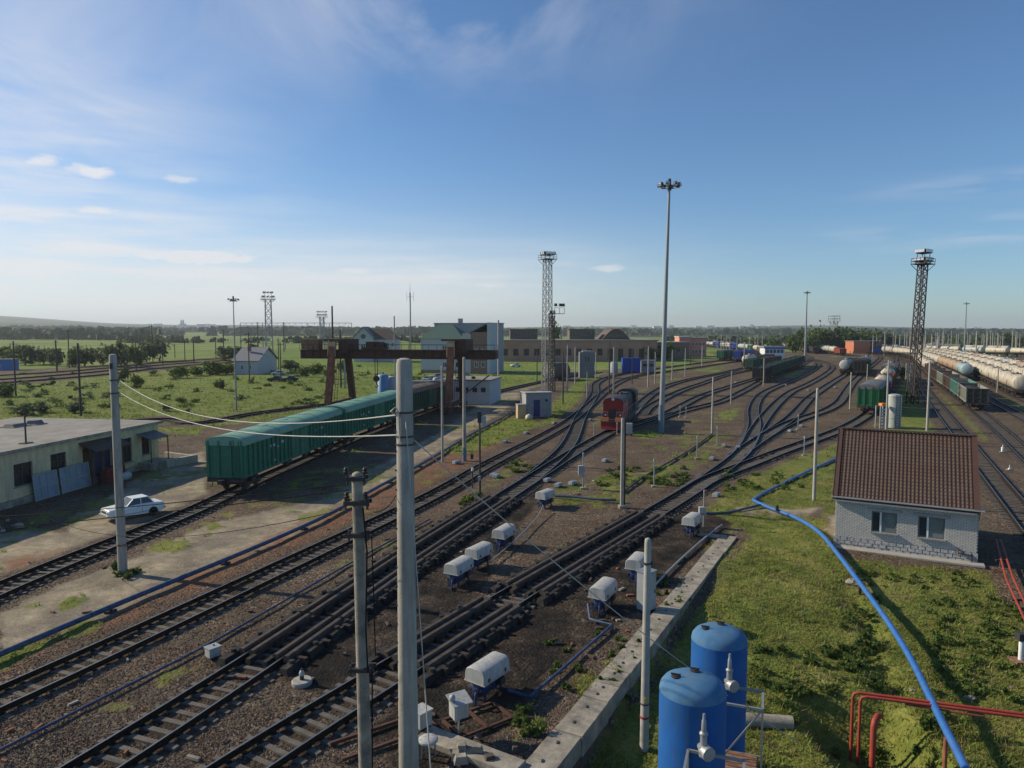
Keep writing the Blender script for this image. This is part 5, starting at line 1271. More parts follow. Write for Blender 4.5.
# ================================================================== locomotive
def locomotive():
    root = thing('shunting_locomotive', 'red and dark shunting locomotive with orange buffer plates in the middle of the yard', 'locomotive')
    L = 16.4; xf = -L/2                     # nose looks to -x
    for s in (-1, 1):
        f, w = MB(), MB()
        for dx in (-2, 0, 2):
            w.cyl((s*4.3+dx, -.76, .52), (s*4.3+dx, .76, .52), .09, .09, 8); [w.wheel((s*4.3+dx, y, .52), .52, .14, 18) for y in (-.76, .76)]
            f.box((s*4.3+dx, 1.03, .52), (.4, .2, .4)); f.box((s*4.3+dx, -1.03, .52), (.4, .2, .4))
        for y in (-1.02, 1.02): f.box((s*4.3, y, .72), (5.2, .16, .3))
        b = f.build('bogie', STEEL, root, smooth=None); w.build('wheels', RUST_DARK, b)
    m = MB(); m.box((0, 0, 1.32), (L, 2.9, .3)); m.box((0, 0, .85), (4, 2.4, .7)); m.build('frame', LOCO_D, root, smooth=None, bevel=.03)
    hood = [(-.95, 1.47), (.95, 1.47), (.95, 3.55), (.75, 3.85), (.35, 3.98), (-.35, 3.98), (-.75, 3.85), (-.95, 3.55)]
    wide = [(-1.28, 1.47), (1.28, 1.47), (1.28, 3.5), (1.05, 3.92), (.5, 4.12), (-.5, 4.12), (-1.05, 3.92), (-1.28, 3.5)]
    MB().extrude(wide, xf+.95, xf+5.6).build('front_hood', LOCO_R, root, smooth=30)
    rf = [(-1.31, 3.46), (-1.31, 3.54), (-1.07, 3.97), (-.5, 4.17), (.5, 4.17), (1.07, 3.97), (1.31, 3.54), (1.31, 3.46), (1.05, 3.9), (.5, 4.1), (-.5, 4.1), (-1.05, 3.9)]
    MB().extrude(rf, xf+.85, xf+5.7).build('hood_roof', LOCO_D, root, smooth=30)
    MB().extrude(hood, xf+5.6, L/2-3.6).build('rear_hood', LOCO_D, root, smooth=30)
    MB().extrude([(y*1.06, 1.47+(z-1.47)*1.1) for y, z in wide], L/2-3.6, L/2-.9).build('cab', LOCO_D, root, smooth=30)
    c = MB()
    for s in (-1, 1): c.box((L/2-2.2, s*1.345, 3.2), (1.7, .05, .8))
    c.box((L/2-3.63, .9, 3.6), (.05, .5, .6)); c.box((L/2-3.63, -.9, 3.6), (.05, .5, .6)); c.build('cab_window', GLASS, root, smooth=None)
    # nose: darker door, radiator grille, lamp
    n = MB(); n.box((xf+.93, 0, 2.15), (.06, .95, 1.1)); n.build('nose_grille', LOCO_D, root, smooth=None)
    n = MB(); [n.box((xf+.93, y, 2.72), (.05, .1, 2.2)) for y in (-1.1, 1.1)]; [n.box((xf+.94, 0, z), (.04, 2.3, .07)) for z in (2.72, 3.3)]; n.build('nose_trim', LOCO_R, root, smooth=None)
    hl = MB(); hl.cyl((xf+.8, 0, 3.98), (xf+1.2, 0, 3.98), .18, .18, 14); hl.build('headlight', WHITE, root)
    for y in (-.95, .95):
        b = MB(); b.cyl((xf+.75, y, 1.95), (xf+.95, y, 1.95), .11, .11, 12); b.build('marker_lamp', WHITE, root)
        o = MB(); o.box((xf-.03, y*.95, 1.5), (.06, .98, .52)); o.build('buffer_plate', LOCO_O, root, smooth=None)
    d = MB(); d.box((xf+.03, 0, .95), (.1, 2.75, .75)); d.build('buffer_beam', LOCO_R, root, smooth=None)
    k = MB(); k.box((xf-.25, 0, 1.05), (.6, .25, .3)); k.box((xf-.55, .06, 1.05), (.25, .38, .36)); k.build('coupler', STEEL, root)
    pw = MB(); pw.add([(xf-.1, -1.3, .2), (xf-.1, 1.3, .2), (xf-.02, 1.35, .62), (xf-.02, -1.35, .62), (xf+.1, -1.3, .2), (xf+.1, 1.3, .2), (xf+.1, 1.35, .62), (xf+.1, -1.35, .62)], [(0, 1, 2, 3), (7, 6, 5, 4), (0, 4, 5, 1), (3, 2, 6, 7), (1, 5, 6, 2), (0, 3, 7, 4)]); pw.build('snow_plough', LOCO_R, root, smooth=None)
    hr = MB()
    for y in (-1.4, 1.4):
        for x in np.linspace(xf+.2, L/2-.5, 9): hr.bar((x, y, 1.47), (x, y, 2.5), .04)
        hr.bar((xf+.2, y, 2.5), (L/2-.5, y, 2.5), .045)
    for y in (-1.35, -.55, .55, 1.35): hr.bar((xf+.06, y, 1.47), (xf+.06, y, 2.45), .045)
    for y in (-1, 1): hr.bar((xf+.06, y*.55, 2.45), (xf+.06, y*1.35, 2.45), .045)
    hr.build('handrail', GALV, root, smooth=None)
    st_ = MB(); [st_.box((xf+.45, y, z), (.5, .3, .05)) for y in (-1.3, 1.3) for z in (.5, .85, 1.2)]; st_.build('step', STEEL, root, smooth=None)
    gr = MB(); [gr.box((xf+6.3+i*1.15, s*.965, 2.6), (.9, .05, 1.5)) for i in range(5) for s in (-1, 1)]; gr.build('side_louvre', STEEL, root, smooth=None)
    ex = MB(); ex.cyl((-.5, 0, 3.9), (-.5, 0, 4.35), .25, .22, 12); ex.box((2, 0, 4.03), (2.2, 1.1, .16)); ex.build('exhaust', STEEL, root)
    s = nearest_s('B', G(614.5, 433.5)); place_on('B', s+L/2, 4.3, root, True)
locomotive()
# ================================================================== cars
def car(lab, mat, group=None):
    root = thing('parked_car', lab, 'car', group=group)
    pr = [(-2.02, .38), (-2.05, .62), (-1.98, .86), (-1.2, .93), (-.62, .97), (-.2, .985), (1.0, .985), (1.35, .95), (1.98, .9), (2.05, .72), (2.03, .38), (1.75, .27), (-1.75, .27)]
    b = MB(); n = len(pr); vs = []
    for y, k in ((-.81, .0), (-.72, .03), (.72, .03), (.81, .0)):
        for x, z in pr: vs.append((x*(1-.008*(abs(y) > .75)), y, z+(k if z > .8 else 0)))
    fs = [tuple(range(n)), tuple(3*n+k for k in range(n-1, -1, -1))]
    for r in range(3):
        for k in range(n): fs.append((r*n+(k+1) % n, r*n+k, (r+1)*n+k, (r+1)*n+(k+1) % n))
    b.add(vs, fs); b.build('body', mat, root, smooth=28, bevel=.03)
    # cabin
    c = MB(); c.add([(-.72, -.72, .97), (1.28, -.72, .97), (1.28, .72, .97), (-.72, .72, .97), (-.18, -.58, 1.43), (.92, -.58, 1.43), (.92, .58, 1.43), (-.18, .58, 1.43)], [(4, 5, 6, 7), (0, 1, 5, 4), (1, 2, 6, 5), (2, 3, 7, 6), (3, 0, 4, 7)]); c.build('cabin_glass', GLASS, root, smooth=None)
    p = MB(); p.box((.37, 0, 1.44), (1.16, 1.2, .045))
    for s in (-1, 1):
        for (x0, x1) in ((-.72, -.18), (.33, .36), (1.28, .92)): p.bar((x0, s*.725, .97), (x1, s*.59, 1.43), .06)
    p.build('roof', mat, root, smooth=None, bevel=.015)
    for x in (-1.25, 1.2):
        for s in (-1, 1):
            w = MB(); w.wheel((x, s*.72, .29), .29, .17, 18); wh = w.build('wheel', RUBBER, root); MB().wheel((x, s*.76, .29), .17, .11, 14).build('rim', GALV, wh)
            a = MB(); a.wheel((x, s*.79, .33), .35, .05, 18); a.build('wheel_arch', RUBBER, root)
    bm = MB(); [bm.box((s*2.1, 0, .48), (.1, 1.6, .12)) for s in (-1, 1)]; bm.build('bumper', GALV, root, smooth=None, bevel=.02)
    for s in (-1, 1):
        MB().box((-2.06, s*.55, .7), (.04, .32, .16)).build('headlight', LAMPGLASS, root, smooth=None); MB().box((2.05, s*.62, .72), (.04, .24, .14)).build('tail_light', WRED, root, smooth=None)
        d = MB(); d.box((.37, s*.815, .66), (.02, .012, .5)); [d.box((x, s*.825, .84), (.14, .02, .03)) for x in (.1, 1.0)]; d.box((-.2, s*.82, .44), (2.9, .015, .03)); d.build('door_trim', STEEL, root, smooth=None)
    MB().box((-2.06, 0, .7), (.03, .75, .16)).build('grille', STEEL, root, smooth=None)
    return root
a, b = G(104, 519.5), G(158, 510); c1 = car('white boxy saloon car parked in front of the workshop, by the left concrete pole', CARW)
m_ = (a+b)/2; c1.location = (m_.x+.4, m_.y-.55, 0); c1.rotation_euler = (0, 0, ang(b-a)+.05); c1.scale = (.9, .9, .95)
DKCAR = M('car_dark', (.03, .035, .04), .3, 0, var=.1); SILV = M('car_silver', (.4, .42, .45), .35, .3, var=.1)
c2 = car('dark saloon car parked on the field right of the farmhouse, left one of two', DKCAR); c2.location = G(276, 381.5); c2.rotation_euler = (0, 0, .1)
q = dup(c2, G(290, 381.5), .3, 'dark saloon car parked right of the farmhouse, beside another dark car')
c3 = car('silver car parked close to the white farmhouse gable', SILV); c3.location = G(279, 375.5); c3.rotation_euler = (0, 0, .1)
dup(c3, G(427, 382), 1.4, 'silver car parked in front of the green-roofed building')
c4 = dup(c1, G(515.5, 367), .5, 'white car parked alone on the grass right of the green-roofed building')
dup(c2, G(466, 380), 1.2, 'dark car parked at the foot of the green-roofed building behind crane leg')
dup(c3, G(437, 379), .2, 'silver car further right in front of the green-roofed building')
# ================================================================== gantry crane
def gantry():
    la, lb = G(328, 412), G(353, 405); t = (lb-la).normalized(); pr = Vector((t.y, -t.x, 0)); O = (la+lb)/2; half = (lb-la).length/2; span = 19.6
    root = thing('gantry_crane', 'rusty brown gantry crane straddling the green wagons at left', 'crane', O, ang(pr))   # local x across, y along the track
    zb, zt = 8.4, 9.7; x0, x1 = -6.2, span+6.6
    for y in (-1.25, 1.25):
        g = MB(); g.box(((x0+x1)/2, y, (zb+zt)/2), (x1-x0, .34, zt-zb)); g.box(((x0+x1)/2, y, zt+.02), (x1-x0, .7, .1)); g.box(((x0+x1)/2, y, zb-.02), (x1-x0, .7, .1))
        for k in range(24): g.box((x0+.6+(x1-x0-1.2)*k/23, y, (zb+zt)/2), (.08, .6, zt-zb-.1))
        g.build('girder', RUST_DARK, root, smooth=None)
    e = MB(); [e.box((x, 0, (zb+zt)/2), (.35, 2.4, 1.2)) for x in (x0, x1)]; e.build('end_beam', RUST_DARK, root, smooth=None)
    rl = MB()
    for y in (-1.75, 1.75):
        for k in range(15): rl.bar((x0+(x1-x0)*k/14, y, zt), (x0+(x1-x0)*k/14, y, zt+.9), .05)
        rl.bar((x0, y, zt+.9), (x1, y, zt+.9), .05); rl.box(((x0+x1)/2, y*.93, zt+.06), (x1-x0, .5, .05))
    rl.build('walkway', RUST_DARK, root, smooth=None)
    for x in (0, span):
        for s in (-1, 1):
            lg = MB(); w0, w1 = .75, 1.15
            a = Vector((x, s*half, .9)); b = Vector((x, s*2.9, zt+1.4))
            lg.bar(a, b, 1.0, .75); lg.build('leg', RUST if s < 0 else RUST_DARK, root, smooth=None)  # sun and shade put into the colour: near legs brighter, rear legs darker
            w = MB(); w.box((x, s*half, .55), (.9, 2.4, .7)); [w.wheel((x, s*half+k, .4), .4, .3, 14) for k in ()]; [w.cyl((x-.2, s*half+k, .4), (x+.2, s*half+k, .4), .4, .4, 14) for k in (-.75, .75)]; w.build('wheel_truck', RUST_DARK, root)
        tie = MB(); tie.bar((x, -half, 1.2), (x, half, 1.2), .45, .5); tie.build('tie_beam', RUST_DARK, root, smooth=None)
        hd = MB(); hd.box((x+1.55, 0, zt+.75), (1.5, 5.2, 2.2)); hd.box((x, 0, zt+1.7), (3.6, 4.8, .3)); hd.box((x-.1, 2.2, zt+.6), (1.1, .3, 2.0)); hd.build('head_frame', RUST_DARK, root, smooth=None)
        pa = MB(); pa.box((x-.05, -3.4, zt+.2), (1.35, .12, 2.3)); pa.build('head_plate', BEIGE, root, smooth=None)
        ld = MB(); xx = x+.75; [ld.bar((xx+k, -half+.4, .5), (xx+k, -2.6, zt), .05) for k in (0, .45)]; [ld.bar((xx, -half+.4+(half-3)*k/22, .5+(zt-.5)*k/22), (xx+.45, -half+.4+(half-3)*k/22, .5+(zt-.5)*k/22), .04) for k in range(23)]; ld.build('ladder', RUST_DARK, root, smooth=None)
    tr = MB(); xt = 6.2; tr.box((xt, 0, zt+.35), (3.2, 3.4, .4)); tr.box((xt-.7, 0, zt+.95), (1.3, 2.2, .9)); tr.cyl((xt+.8, -1, zt+.9), (xt+.8, 1, zt+.9), .5, .5, 14); tr.box((xt+1.3, .9, zt+.8), (.5, .6, .7)); tr.build('trolley', RUST_DARK, root)
    hk = MB(); [hk.cyl((xt+dx, dy, 5.3), (xt+dx, dy, zt), .03, .03, 6) for dx in (-.2, .2) for dy in (-.1, .1)]; hk.build('hoist_rope', STEEL, root)
    h2_ = MB(); h2_.cyl((xt, -.2, 5.0), (xt, .2, 5.0), .5, .5, 16); h2_.tube([(xt, 0, 4.6), (xt, 0, 4.1), (xt+.25, 0, 3.8), (xt+.05, 0, 3.55), (xt-.22, 0, 3.75)], .09, 8); h2_.build('hook_block', RUST_DARK, root)
    cb = MB(); cb.box((-4.6, -.6, zt+.95), (3.0, 1.6, 1.7)); cb.build('machine_cabin', RUST_PALE, root, smooth=None)
gantry()
# ================================================================== buildings in the middle distance
def win_wall(root, x0, x1, y, z0, z1, n, w, h, zs, mat_frame=WHITE, face=-1, vert=False):
    """n windows on a wall plane y (local), each with frame and pane"""
    for z in zs:
        for i in range(n):
            x = x0+(x1-x0)*(i+.5)/n
            f = MB()
            P = (lambda a, b, c: (a, y+face*b, c)) if not vert else (lambda a, b, c: (y+face*b, a, c))
            D = (lambda a, b, c: (a, b, c)) if not vert else (lambda a, b, c: (b, a, c))
            for dx in (-w/2, w/2, 0): f.box(P(x+dx, .03, z), D(.1, .1, h))
            for dz in (-h/2, h/2): f.box(P(x, .032, z+dz), D(w+.1, .1, .1))
            fr = f.build('window', mat_frame, root, smooth=None)
            MB().box(P(x, .01, z), D(w, .05, h)).build('pane', GLASS, fr, smooth=None)
def hip_roof(mb, x0, x1, y0, y1, z, h, o=.4, hip=True):
    x0 -= o; x1 += o; y0 -= o; y1 += o; ym = (y0+y1)/2; d = (y1-y0)/2*.9 if hip else 0
    vs = [(x0, y0, z), (x1, y0, z), (x1, y1, z), (x0, y1, z), (x0+d, ym, z+h), (x1-d, ym, z+h)]
    mb.add(vs, [(0, 1, 5, 4), (2, 3, 4, 5), (1, 2, 5), (3, 0, 4), (3, 2, 1, 0)])
def at_cols(u0, u1, v, dv=0):
    a, b = G(u0, v), G(u1, v+dv); return a, b, (b-a).length, ang(b-a)
# green-roofed administration building
a, b, L, rz = at_cols(421, 491, 373, 1)
bl = thing('office_building', 'pale office building with green sheet roof behind the right end of the crane', 'building', a, rz)
MB().box((L*.30, 5, 5.2), (L*.60, 10, 10.4)).build('wall', RENDER_W, bl, smooth=None)
MB().box((L*.52, 13.02, 7.5), (L*.96, 6, 15)).build('rear_block', RENDER_G, bl, smooth=None)
MB().box((L*.865, 4.5, 6.2), (L*.27, 11, 12.4)).build('brick_wing', BRICKR, bl, smooth=None)
MB().box((L*.985, 4, 7.6), (.9, 11, 15.2)).build('gable_wall', RENDER_W, bl, smooth=None)
MB().box((L*.665, 4.4, 6), (2.6, 10, 12)).build('stair_tower', RENDER_W, bl, smooth=None)
m = MB(); hip_roof(m, 0, L*.6, 0, 10, 10.42, 4.3); m.build('roof', GROOF, bl, smooth=None)
m = MB(); x0, x1 = L*.72, L*.975; m.add([(x0-.3, -1.2, 11.9), (x1, -1.2, 14.9), (x1, 10, 14.9), (x0-.3, 10, 11.9), (x0-.3, -1.2, 12.2), (x1, -1.2, 15.2), (x1, 10, 15.2), (x0-.3, 10, 12.2)], [(3, 2, 1, 0), (4, 5, 6, 7), (0, 1, 5, 4), (1, 2, 6, 5), (2, 3, 7, 6), (3, 0, 4, 7)]); m.build('roof', GROOF, bl, smooth=None)
MB().box((L*.52, 13, 15.1), (L*.98, 6.4, .25)).build('parapet', RENDER_G, bl, smooth=None)
m = MB(); m.box((L*.42, 11, 15.8), (1.2, 1.2, 1.6)); m.build('chimney', RENDER_G, bl, smooth=None)
MB().box((L*.3, -.03, 5.1), (L*.6, .1, .5)).build('red_band', BRICKR, bl, smooth=None); MB().box((L*.3, -.05, .5), (L*.6, .1, 1.0)).build('red_band', BRICKR, bl, smooth=None)
win_wall(bl, L*.3, L*.58, 0, 0, 0, 3, 1.2, 1.5, (2.6, 7.6)); win_wall(bl, L*.76, L*.95, -1.0, 0, 0, 2, 1.1, 1.5, (2.8, 6.6)); win_wall(bl, 1, 6, 10.02, 0, 0, 2, 1.2, 1.4, (12.6,))
# low white flat-roofed building
a, b, L, rz = at_cols(442, 490, 404, 1)
bl = thing('white_shed', 'low white flat-roofed building behind the right crane leg', 'building', a, rz)
MB().box((L/2, 4.5, 2.1), (L, 9, 4.2)).build('wall', RENDER_W, bl, smooth=None); MB().box((L/2, 4.5, 4.3), (L+.5, 9.5, .22)).build('roof', FELT, bl, smooth=None)
win_wall(bl, L*.25, L*.95, 0, 0, 0, 4, .7, .7, (2.6,), WOODD); MB().box((L*.12, -.03, 1.2), (1.1, .1, 2.4)).build('door', WOODD, bl, smooth=None)
m = MB(); m.box((L*.62, 1.4, 4.6), (.6, .5, .5)); m.box((L*.3, 1.2, 4.6), (.5, .5, .4)); m.build('roof_vent', STEEL, bl, smooth=None)
m = MB(); m.bar((L*.42, -2.2, 1.2), (L*1.0, -.6, 5.2), .22); m.build('inclined_conveyor', STEEL, bl, smooth=None)
# blue cylinder tanks behind the wagons
LBLUE = M('tank_light_blue', (.14, .3, .55), .5, var=.1, dirt=(.25, .33, .42), damt=.5)
for u, v, vt, r, lab in ((383.5, 405, 374, .95, 'light blue upright tank behind the wagon roofs, left of a pair'), (391.5, 404, 376, .95, 'pale grey upright tank behind the wagon roofs, between light blue tank and white kiosk'), (437, 402, 377, .75, 'small pale blue tank behind the wagons near right crane leg')):
    p = G(u, v); h = zat(vt, p); t = thing('storage_tank', lab, 'tank', p, 0, 'light blue tanks behind the wagons')
    MB().lathe([(r, .1), (r, h-.25), (r*.8, h-.08), (r*.3, h)], 20).build('shell', LBLUE if u < 390 else RENDER_W if u < 430 else GATE, t, smooth=50); m = MB(); m.cyl((0, 0, h-.1), (0, 0, h+.3), .12, .12, 8); m.build('vent', STEEL, t); MB().lathe([(r+.1, 0), (r+.1, .12)], 20).build('base_ring', CONC, t)
a, b, L, rz = at_cols(392, 432, 402, 0)
bl = thing('pump_kiosk', 'low white kiosk with dark openings beside the light blue tanks', 'kiosk', a, rz)
MB().box((L/2, 1.5, 1.8), (L, 3, 3.6)).build('wall', RENDER_W, bl, smooth=None); MB().box((L/2, 1.5, 3.68), (L+.3, 3.3, .14)).build('roof', GREYR, bl, smooth=None); win_wall(bl, .3, L-.3, 0, 0, 0, 4, .7, .9, (2.7,), WOODD)
# white house with round window
a, b, L, rz = at_cols(354, 396, 362, 0)
bl = thing('gabled_house', 'white gabled house with a round attic window behind the crane beam', 'house', a, rz)
wg = L*.46; m = MB(); m.box((wg/2, 6, 5), (wg, 12, 10)); m.add([(0, 0, 10), (wg, 0, 10), (wg/2, 0, 14), (0, 12, 10), (wg, 12, 10), (wg/2, 12, 14)], [(0, 1, 2), (5, 4, 3), (0, 2, 5, 3), (1, 4, 5, 2)]); m.build('wall', RENDER_W, bl, smooth=None)
MB().box((wg+(L-wg)/2, 7, 4.6), (L-wg, 10, 9.2)).build('wing', RENDER_W, bl, smooth=None)
m = MB(); m.add([(-.5, -.6, 9.75), (wg/2, -.6, 14.15), (wg+.5, -.6, 9.75), (-.5, 12.4, 9.75), (wg/2, 12.4, 14.15), (wg+.5, 12.4, 9.75), (-.5, -.6, 9.95), (wg/2, -.6, 14.4), (wg+.5, -.6, 9.95), (-.5, 12.4, 9.95), (wg/2, 12.4, 14.4), (wg+.5, 12.4, 9.95)], [(0, 1, 4, 3), (1, 2, 5, 4), (6, 9, 10, 7), (7, 10, 11, 8), (0, 6, 7, 1), (1, 7, 8, 2)]); m.build('roof', SLATE, bl, smooth=None)
m = MB(); m.add([(wg*.5, 1.8, 9.1), (L+.5, 1.8, 9.1), (L+.5, 12.4, 9.1), (wg*.5, 12.4, 9.1), (wg*.5, 7, 13.6), (L-4.5, 7, 13.6)], [(0, 1, 5, 4), (2, 3, 4, 5), (1, 2, 5), (3, 0, 4)]); m.build('roof', BROWNW, bl, smooth=None)
m = MB(); m.cyl((wg/2, -.08, 10.4), (wg/2, .05, 10.4), 1.0, 1.0, 18); m.build('round_window', GLASS, bl, smooth=None)
win_wall(bl, wg*.2, wg*.8, 0, 0, 0, 1, 1.6, 2.2, (6.2,)); win_wall(bl, wg+.5, L-.5, 2, 0, 0, 4, 1.1, 1.6, (3.2, 7.0))
# farmhouse on the left
a, b = G(240, 372.5), G(258, 374.5); c = G(277, 371.5)
fx = unit2(c-b); Lg = (c-b).length; Ld = 7
bl = thing('farmhouse', 'white farmhouse with grey gabled roof on the left field', 'house', b, ang(fx))
m = MB(); H = 4.1; m.box((Lg/2, Ld/2, H/2), (Lg, Ld, H)); m.add([(0, 0, H), (Lg, 0, H), (Lg/2, 0, H+3.4), (0, Ld, H), (Lg, Ld, H), (Lg/2, Ld, H+3.4)], [(0, 1, 2), (5, 4, 3), (0, 2, 5, 3), (1, 4, 5, 2)]); m.build('wall', RENDER_W, bl, smooth=None)
m = MB()
for s in (0, 1):
    xa = -.5 if s == 0 else Lg+.5; za = H-.3
    m.add([(xa, -.6, za), (Lg/2, -.6, H+3.55), (Lg/2, Ld+.6, H+3.55), (xa, Ld+.6, za), (xa, -.6, za+.2), (Lg/2, -.6, H+3.75), (Lg/2, Ld+.6, H+3.75), (xa, Ld+.6, za+.2)], [(3, 2, 1, 0), (4, 5, 6, 7), (0, 1, 5, 4), (2, 3, 7, 6), (3, 0, 4, 7)])
m.build('roof', SLATE, bl, smooth=None)
win_wall(bl, Lg*.42, Lg*.58, 0, 0, 0, 1, .8, .9, (5.3,)); win_wall(bl, 1.2, Ld-1.2, 0, 0, 0, 2, .9, 1.2, (2.1,), WHITE, -1, True)
MB().box((Lg*.3, Ld*.6, H+3.4), (.8, .8, 1.6)).build('chimney', BRICKR, bl, smooth=None)
# small hut with navy door and beige box
a, b, L, rz = at_cols(526, 551.5, 417.5, -.8)
bl = thing('equipment_hut', 'small grey hut with navy door beside the tracks below the lattice tower', 'hut', a, rz)
Hh = zat(393.5, a); MB().box((L/2, 1.6, Hh/2), (L, 3.2, Hh)).build('wall', RENDER_G, bl, smooth=None, bevel=.02); MB().box((L/2, 1.6, Hh+.07), (L+.35, 3.6, .14)).build('roof', CONC_PALE, bl, smooth=None)
MB().box((L*.42, -.03, 1.35), (.95, .08, 2.5)).build('door', BLUEDOOR, bl, smooth=None); MB().box((L*.8, -.02, 2.5), (.4, .06, .35)).build('vent', STEEL, bl, smooth=None)
p = G(522, 418.5); t = thing('beige_locker', 'beige boxy locker standing against the left side of the small hut', 'locker', p, rz)
MB().box((0, .6, 1.0), (1.25, 1.2, 2.0)).build('case', BEIGE, t, smooth=None, bevel=.02); MB().box((0, .6, 2.05), (1.4, 1.35, .08)).build('lid', RENDER_G, t, smooth=None); m = MB(); m.box((0, -.015, 1.0), (1.0, .03, 1.7)); m.build('door', BEIGE, t, smooth=None)
p = G(529, 420); t = thing('sand_bag', 'pale bulging sack on the ground in front of the small hut', 'sack', p); m = MB(); m.lathe([(.2, 0), (.5, .08), (.58, .35), (.45, .7), (.15, .85), (.05, .9)], 14); m.build('sack_body', CREAM, t, smooth=60)
# grey slab tower
a, b, L, rz = at_cols(579.5, 594.5, 378, 0)
bl = thing('slab_tower', 'plain grey concrete slab tower behind the poles left of centre', 'building', a, rz)
Hh = zat(352, a); m = MB()
for k in range(5): m.box((L/2, 1.5, Hh*(k+.5)/5), (L, 3, Hh/5-.05)); 
m.build('wall', M('slab_grey', (.2, .2, .2), .9, var=.15), bl, smooth=None); MB().box((L/2, 1.5, Hh/2), (L-.12, 2.9, Hh-.1)).build('core', RENDER_G, bl, smooth=None); MB().box((L/2, 1.5, Hh+.1), (L*.6, 2.2, .4)).build('cap', RENDER_G, bl, smooth=None)
m = MB(); [m.box((L*q, -.04, Hh*.72), (.25, .06, 1.4)) for q in (.4, .6)]; m.build('slot_window', STEEL, bl, smooth=None)
# blue containers
for u0, u1, lab in ((622.5, 630.5, 'bright blue container left half of a pair near the curved tracks'), (631.2, 640.5, 'bright blue container right half of a pair near the curved tracks')):
    a, b, L, rz = at_cols(u0, u1, 373.2); Hh = zat(358, a); t = thing('blue_container', lab, 'container', a, rz, 'blue containers')
    MB().box((L/2, 1.3, Hh/2+.1), (L, 2.6, Hh-.2)).build('body', NAVY, t, smooth=None); m = MB(); [m.box((L*(k+.5)/7, -.03, Hh/2+.1), (L/16, .08, Hh-.5)) for k in range(7)]; m.build('rib', NAVY, t, smooth=None); MB().box((L/2, 1.3, .06), (L-.2, 2.4, .12)).build('skid', STEEL, t, smooth=None)
a, b, L, rz = at_cols(641, 655, 372.6); t = thing('grey_shed', 'low pale grey shed right of the blue containers', 'shed', a, rz); MB().box((L/2, 1.5, 1.8), (L, 3, 3.6)).build('wall', RENDER_G, t, smooth=None); MB().box((L/2, 1.5, 3.7), (L+.3, 3.3, .15)).build('roof', SLATE, t, smooth=None); win_wall(t, .5, L-.5, 0, 0, 0, 3, .8, .8, (2.3,), WOODD)
a, b, L, rz = at_cols(614, 621.5, 373); t = thing('pale_tank', 'pale blue-grey round tank left of the blue containers', 'tank', a, rz); MB().lathe([(L*.5, .1), (L*.5, 3.0), (L*.3, 3.4), (.1, 3.5)], 20).build('shell', GATE, t, smooth=50); MB().cyl((0, 0, 3.4), (0, 0, 3.8), .15, .15, 8).build('vent', STEEL, t)
# dark tarpaulin-like earth mound and cylinder left of the posts
a = G(556, 380); t = thing('storage_drum', 'dark brown horizontal storage drum with pale end behind the grey lattice tower', 'tank', a, R(60)); m = MB(); m.tube([(-4, 0, 2.4), (-3.8, 0, 2.4), (4, 0, 2.4)], [1.6, 2.2, 2.2], 20); m.build('shell', BROWNW, t, smooth=50); MB().cyl((-4.05, 0, 2.4), (-3.9, 0, 2.4), 1.8, 1.8, 20).build('end_cap', CREAM, t); m = MB(); [m.box((x, 0, .3), (.6, 3.4, .6)) for x in (-2.5, 2.5)]; m.build('cradle', CONC, t, smooth=None)
# long depot
a, b, L, rz = at_cols(500, 657, 361.5, -.3)
bl = thing('depot_building', 'long brownish locomotive depot with dark openings across the middle distance', 'building', a, rz)
Hh = zat(341, a); D = 30
wl = MB(); n = 15; op = []
for i in range(n):
    x0, x1 = L*i/n, L*(i+1)/n; w = (x1-x0)*.5; tall = i > 9; z0, z1 = (0.2 if tall else 2.4), Hh*.62
    wl.box((x0+(x1-x0-w)/4, .3, Hh/2), ((x1-x0-w)/2, .6, Hh)); wl.box((x1-(x1-x0-w)/4, .3, Hh/2), ((x1-x0-w)/2, .6, Hh)); wl.box(((x0+x1)/2, .3, z0/2), (w, .6, z0)); wl.box(((x0+x1)/2, .3, (z1+Hh)/2), (w, .6, Hh-z1)); op.append(((x0+x1)/2, w, z0, z1))
wl.box((L/2, D/2+.35, Hh/2), (L, D-.7, Hh-.1)) if False else None
wl.box((.3, D/2, Hh/2), (.6, D-1.3, Hh)); wl.box((L-.3, D/2, Hh/2), (.6, D-1.3, Hh)); wl.box((L/2, D, Hh/2), (L, .6, Hh)); wl.build('wall', DEPOT, bl, smooth=None)
MB().box((L/2, D/2, Hh+.25), (L+1, D+1, .5)).build('roof', DEPOTR, bl, smooth=None)
for x, w, z0, z1 in op:
    f = MB(); [f.box((x+q*w, .3, (z0+z1)/2), (.18, .2, z1-z0)) for q in (-.5, -.17, .17, .5)]; [f.box((x, .303, z), (w, .2, .18)) for z in (z0, (z0+z1)/2, z1)]; fr = f.build('window', WOODD, bl, smooth=None); MB().box((x, .42, (z0+z1)/2), (w, .06, z1-z0)).build('pane', GLASS, fr, smooth=None)
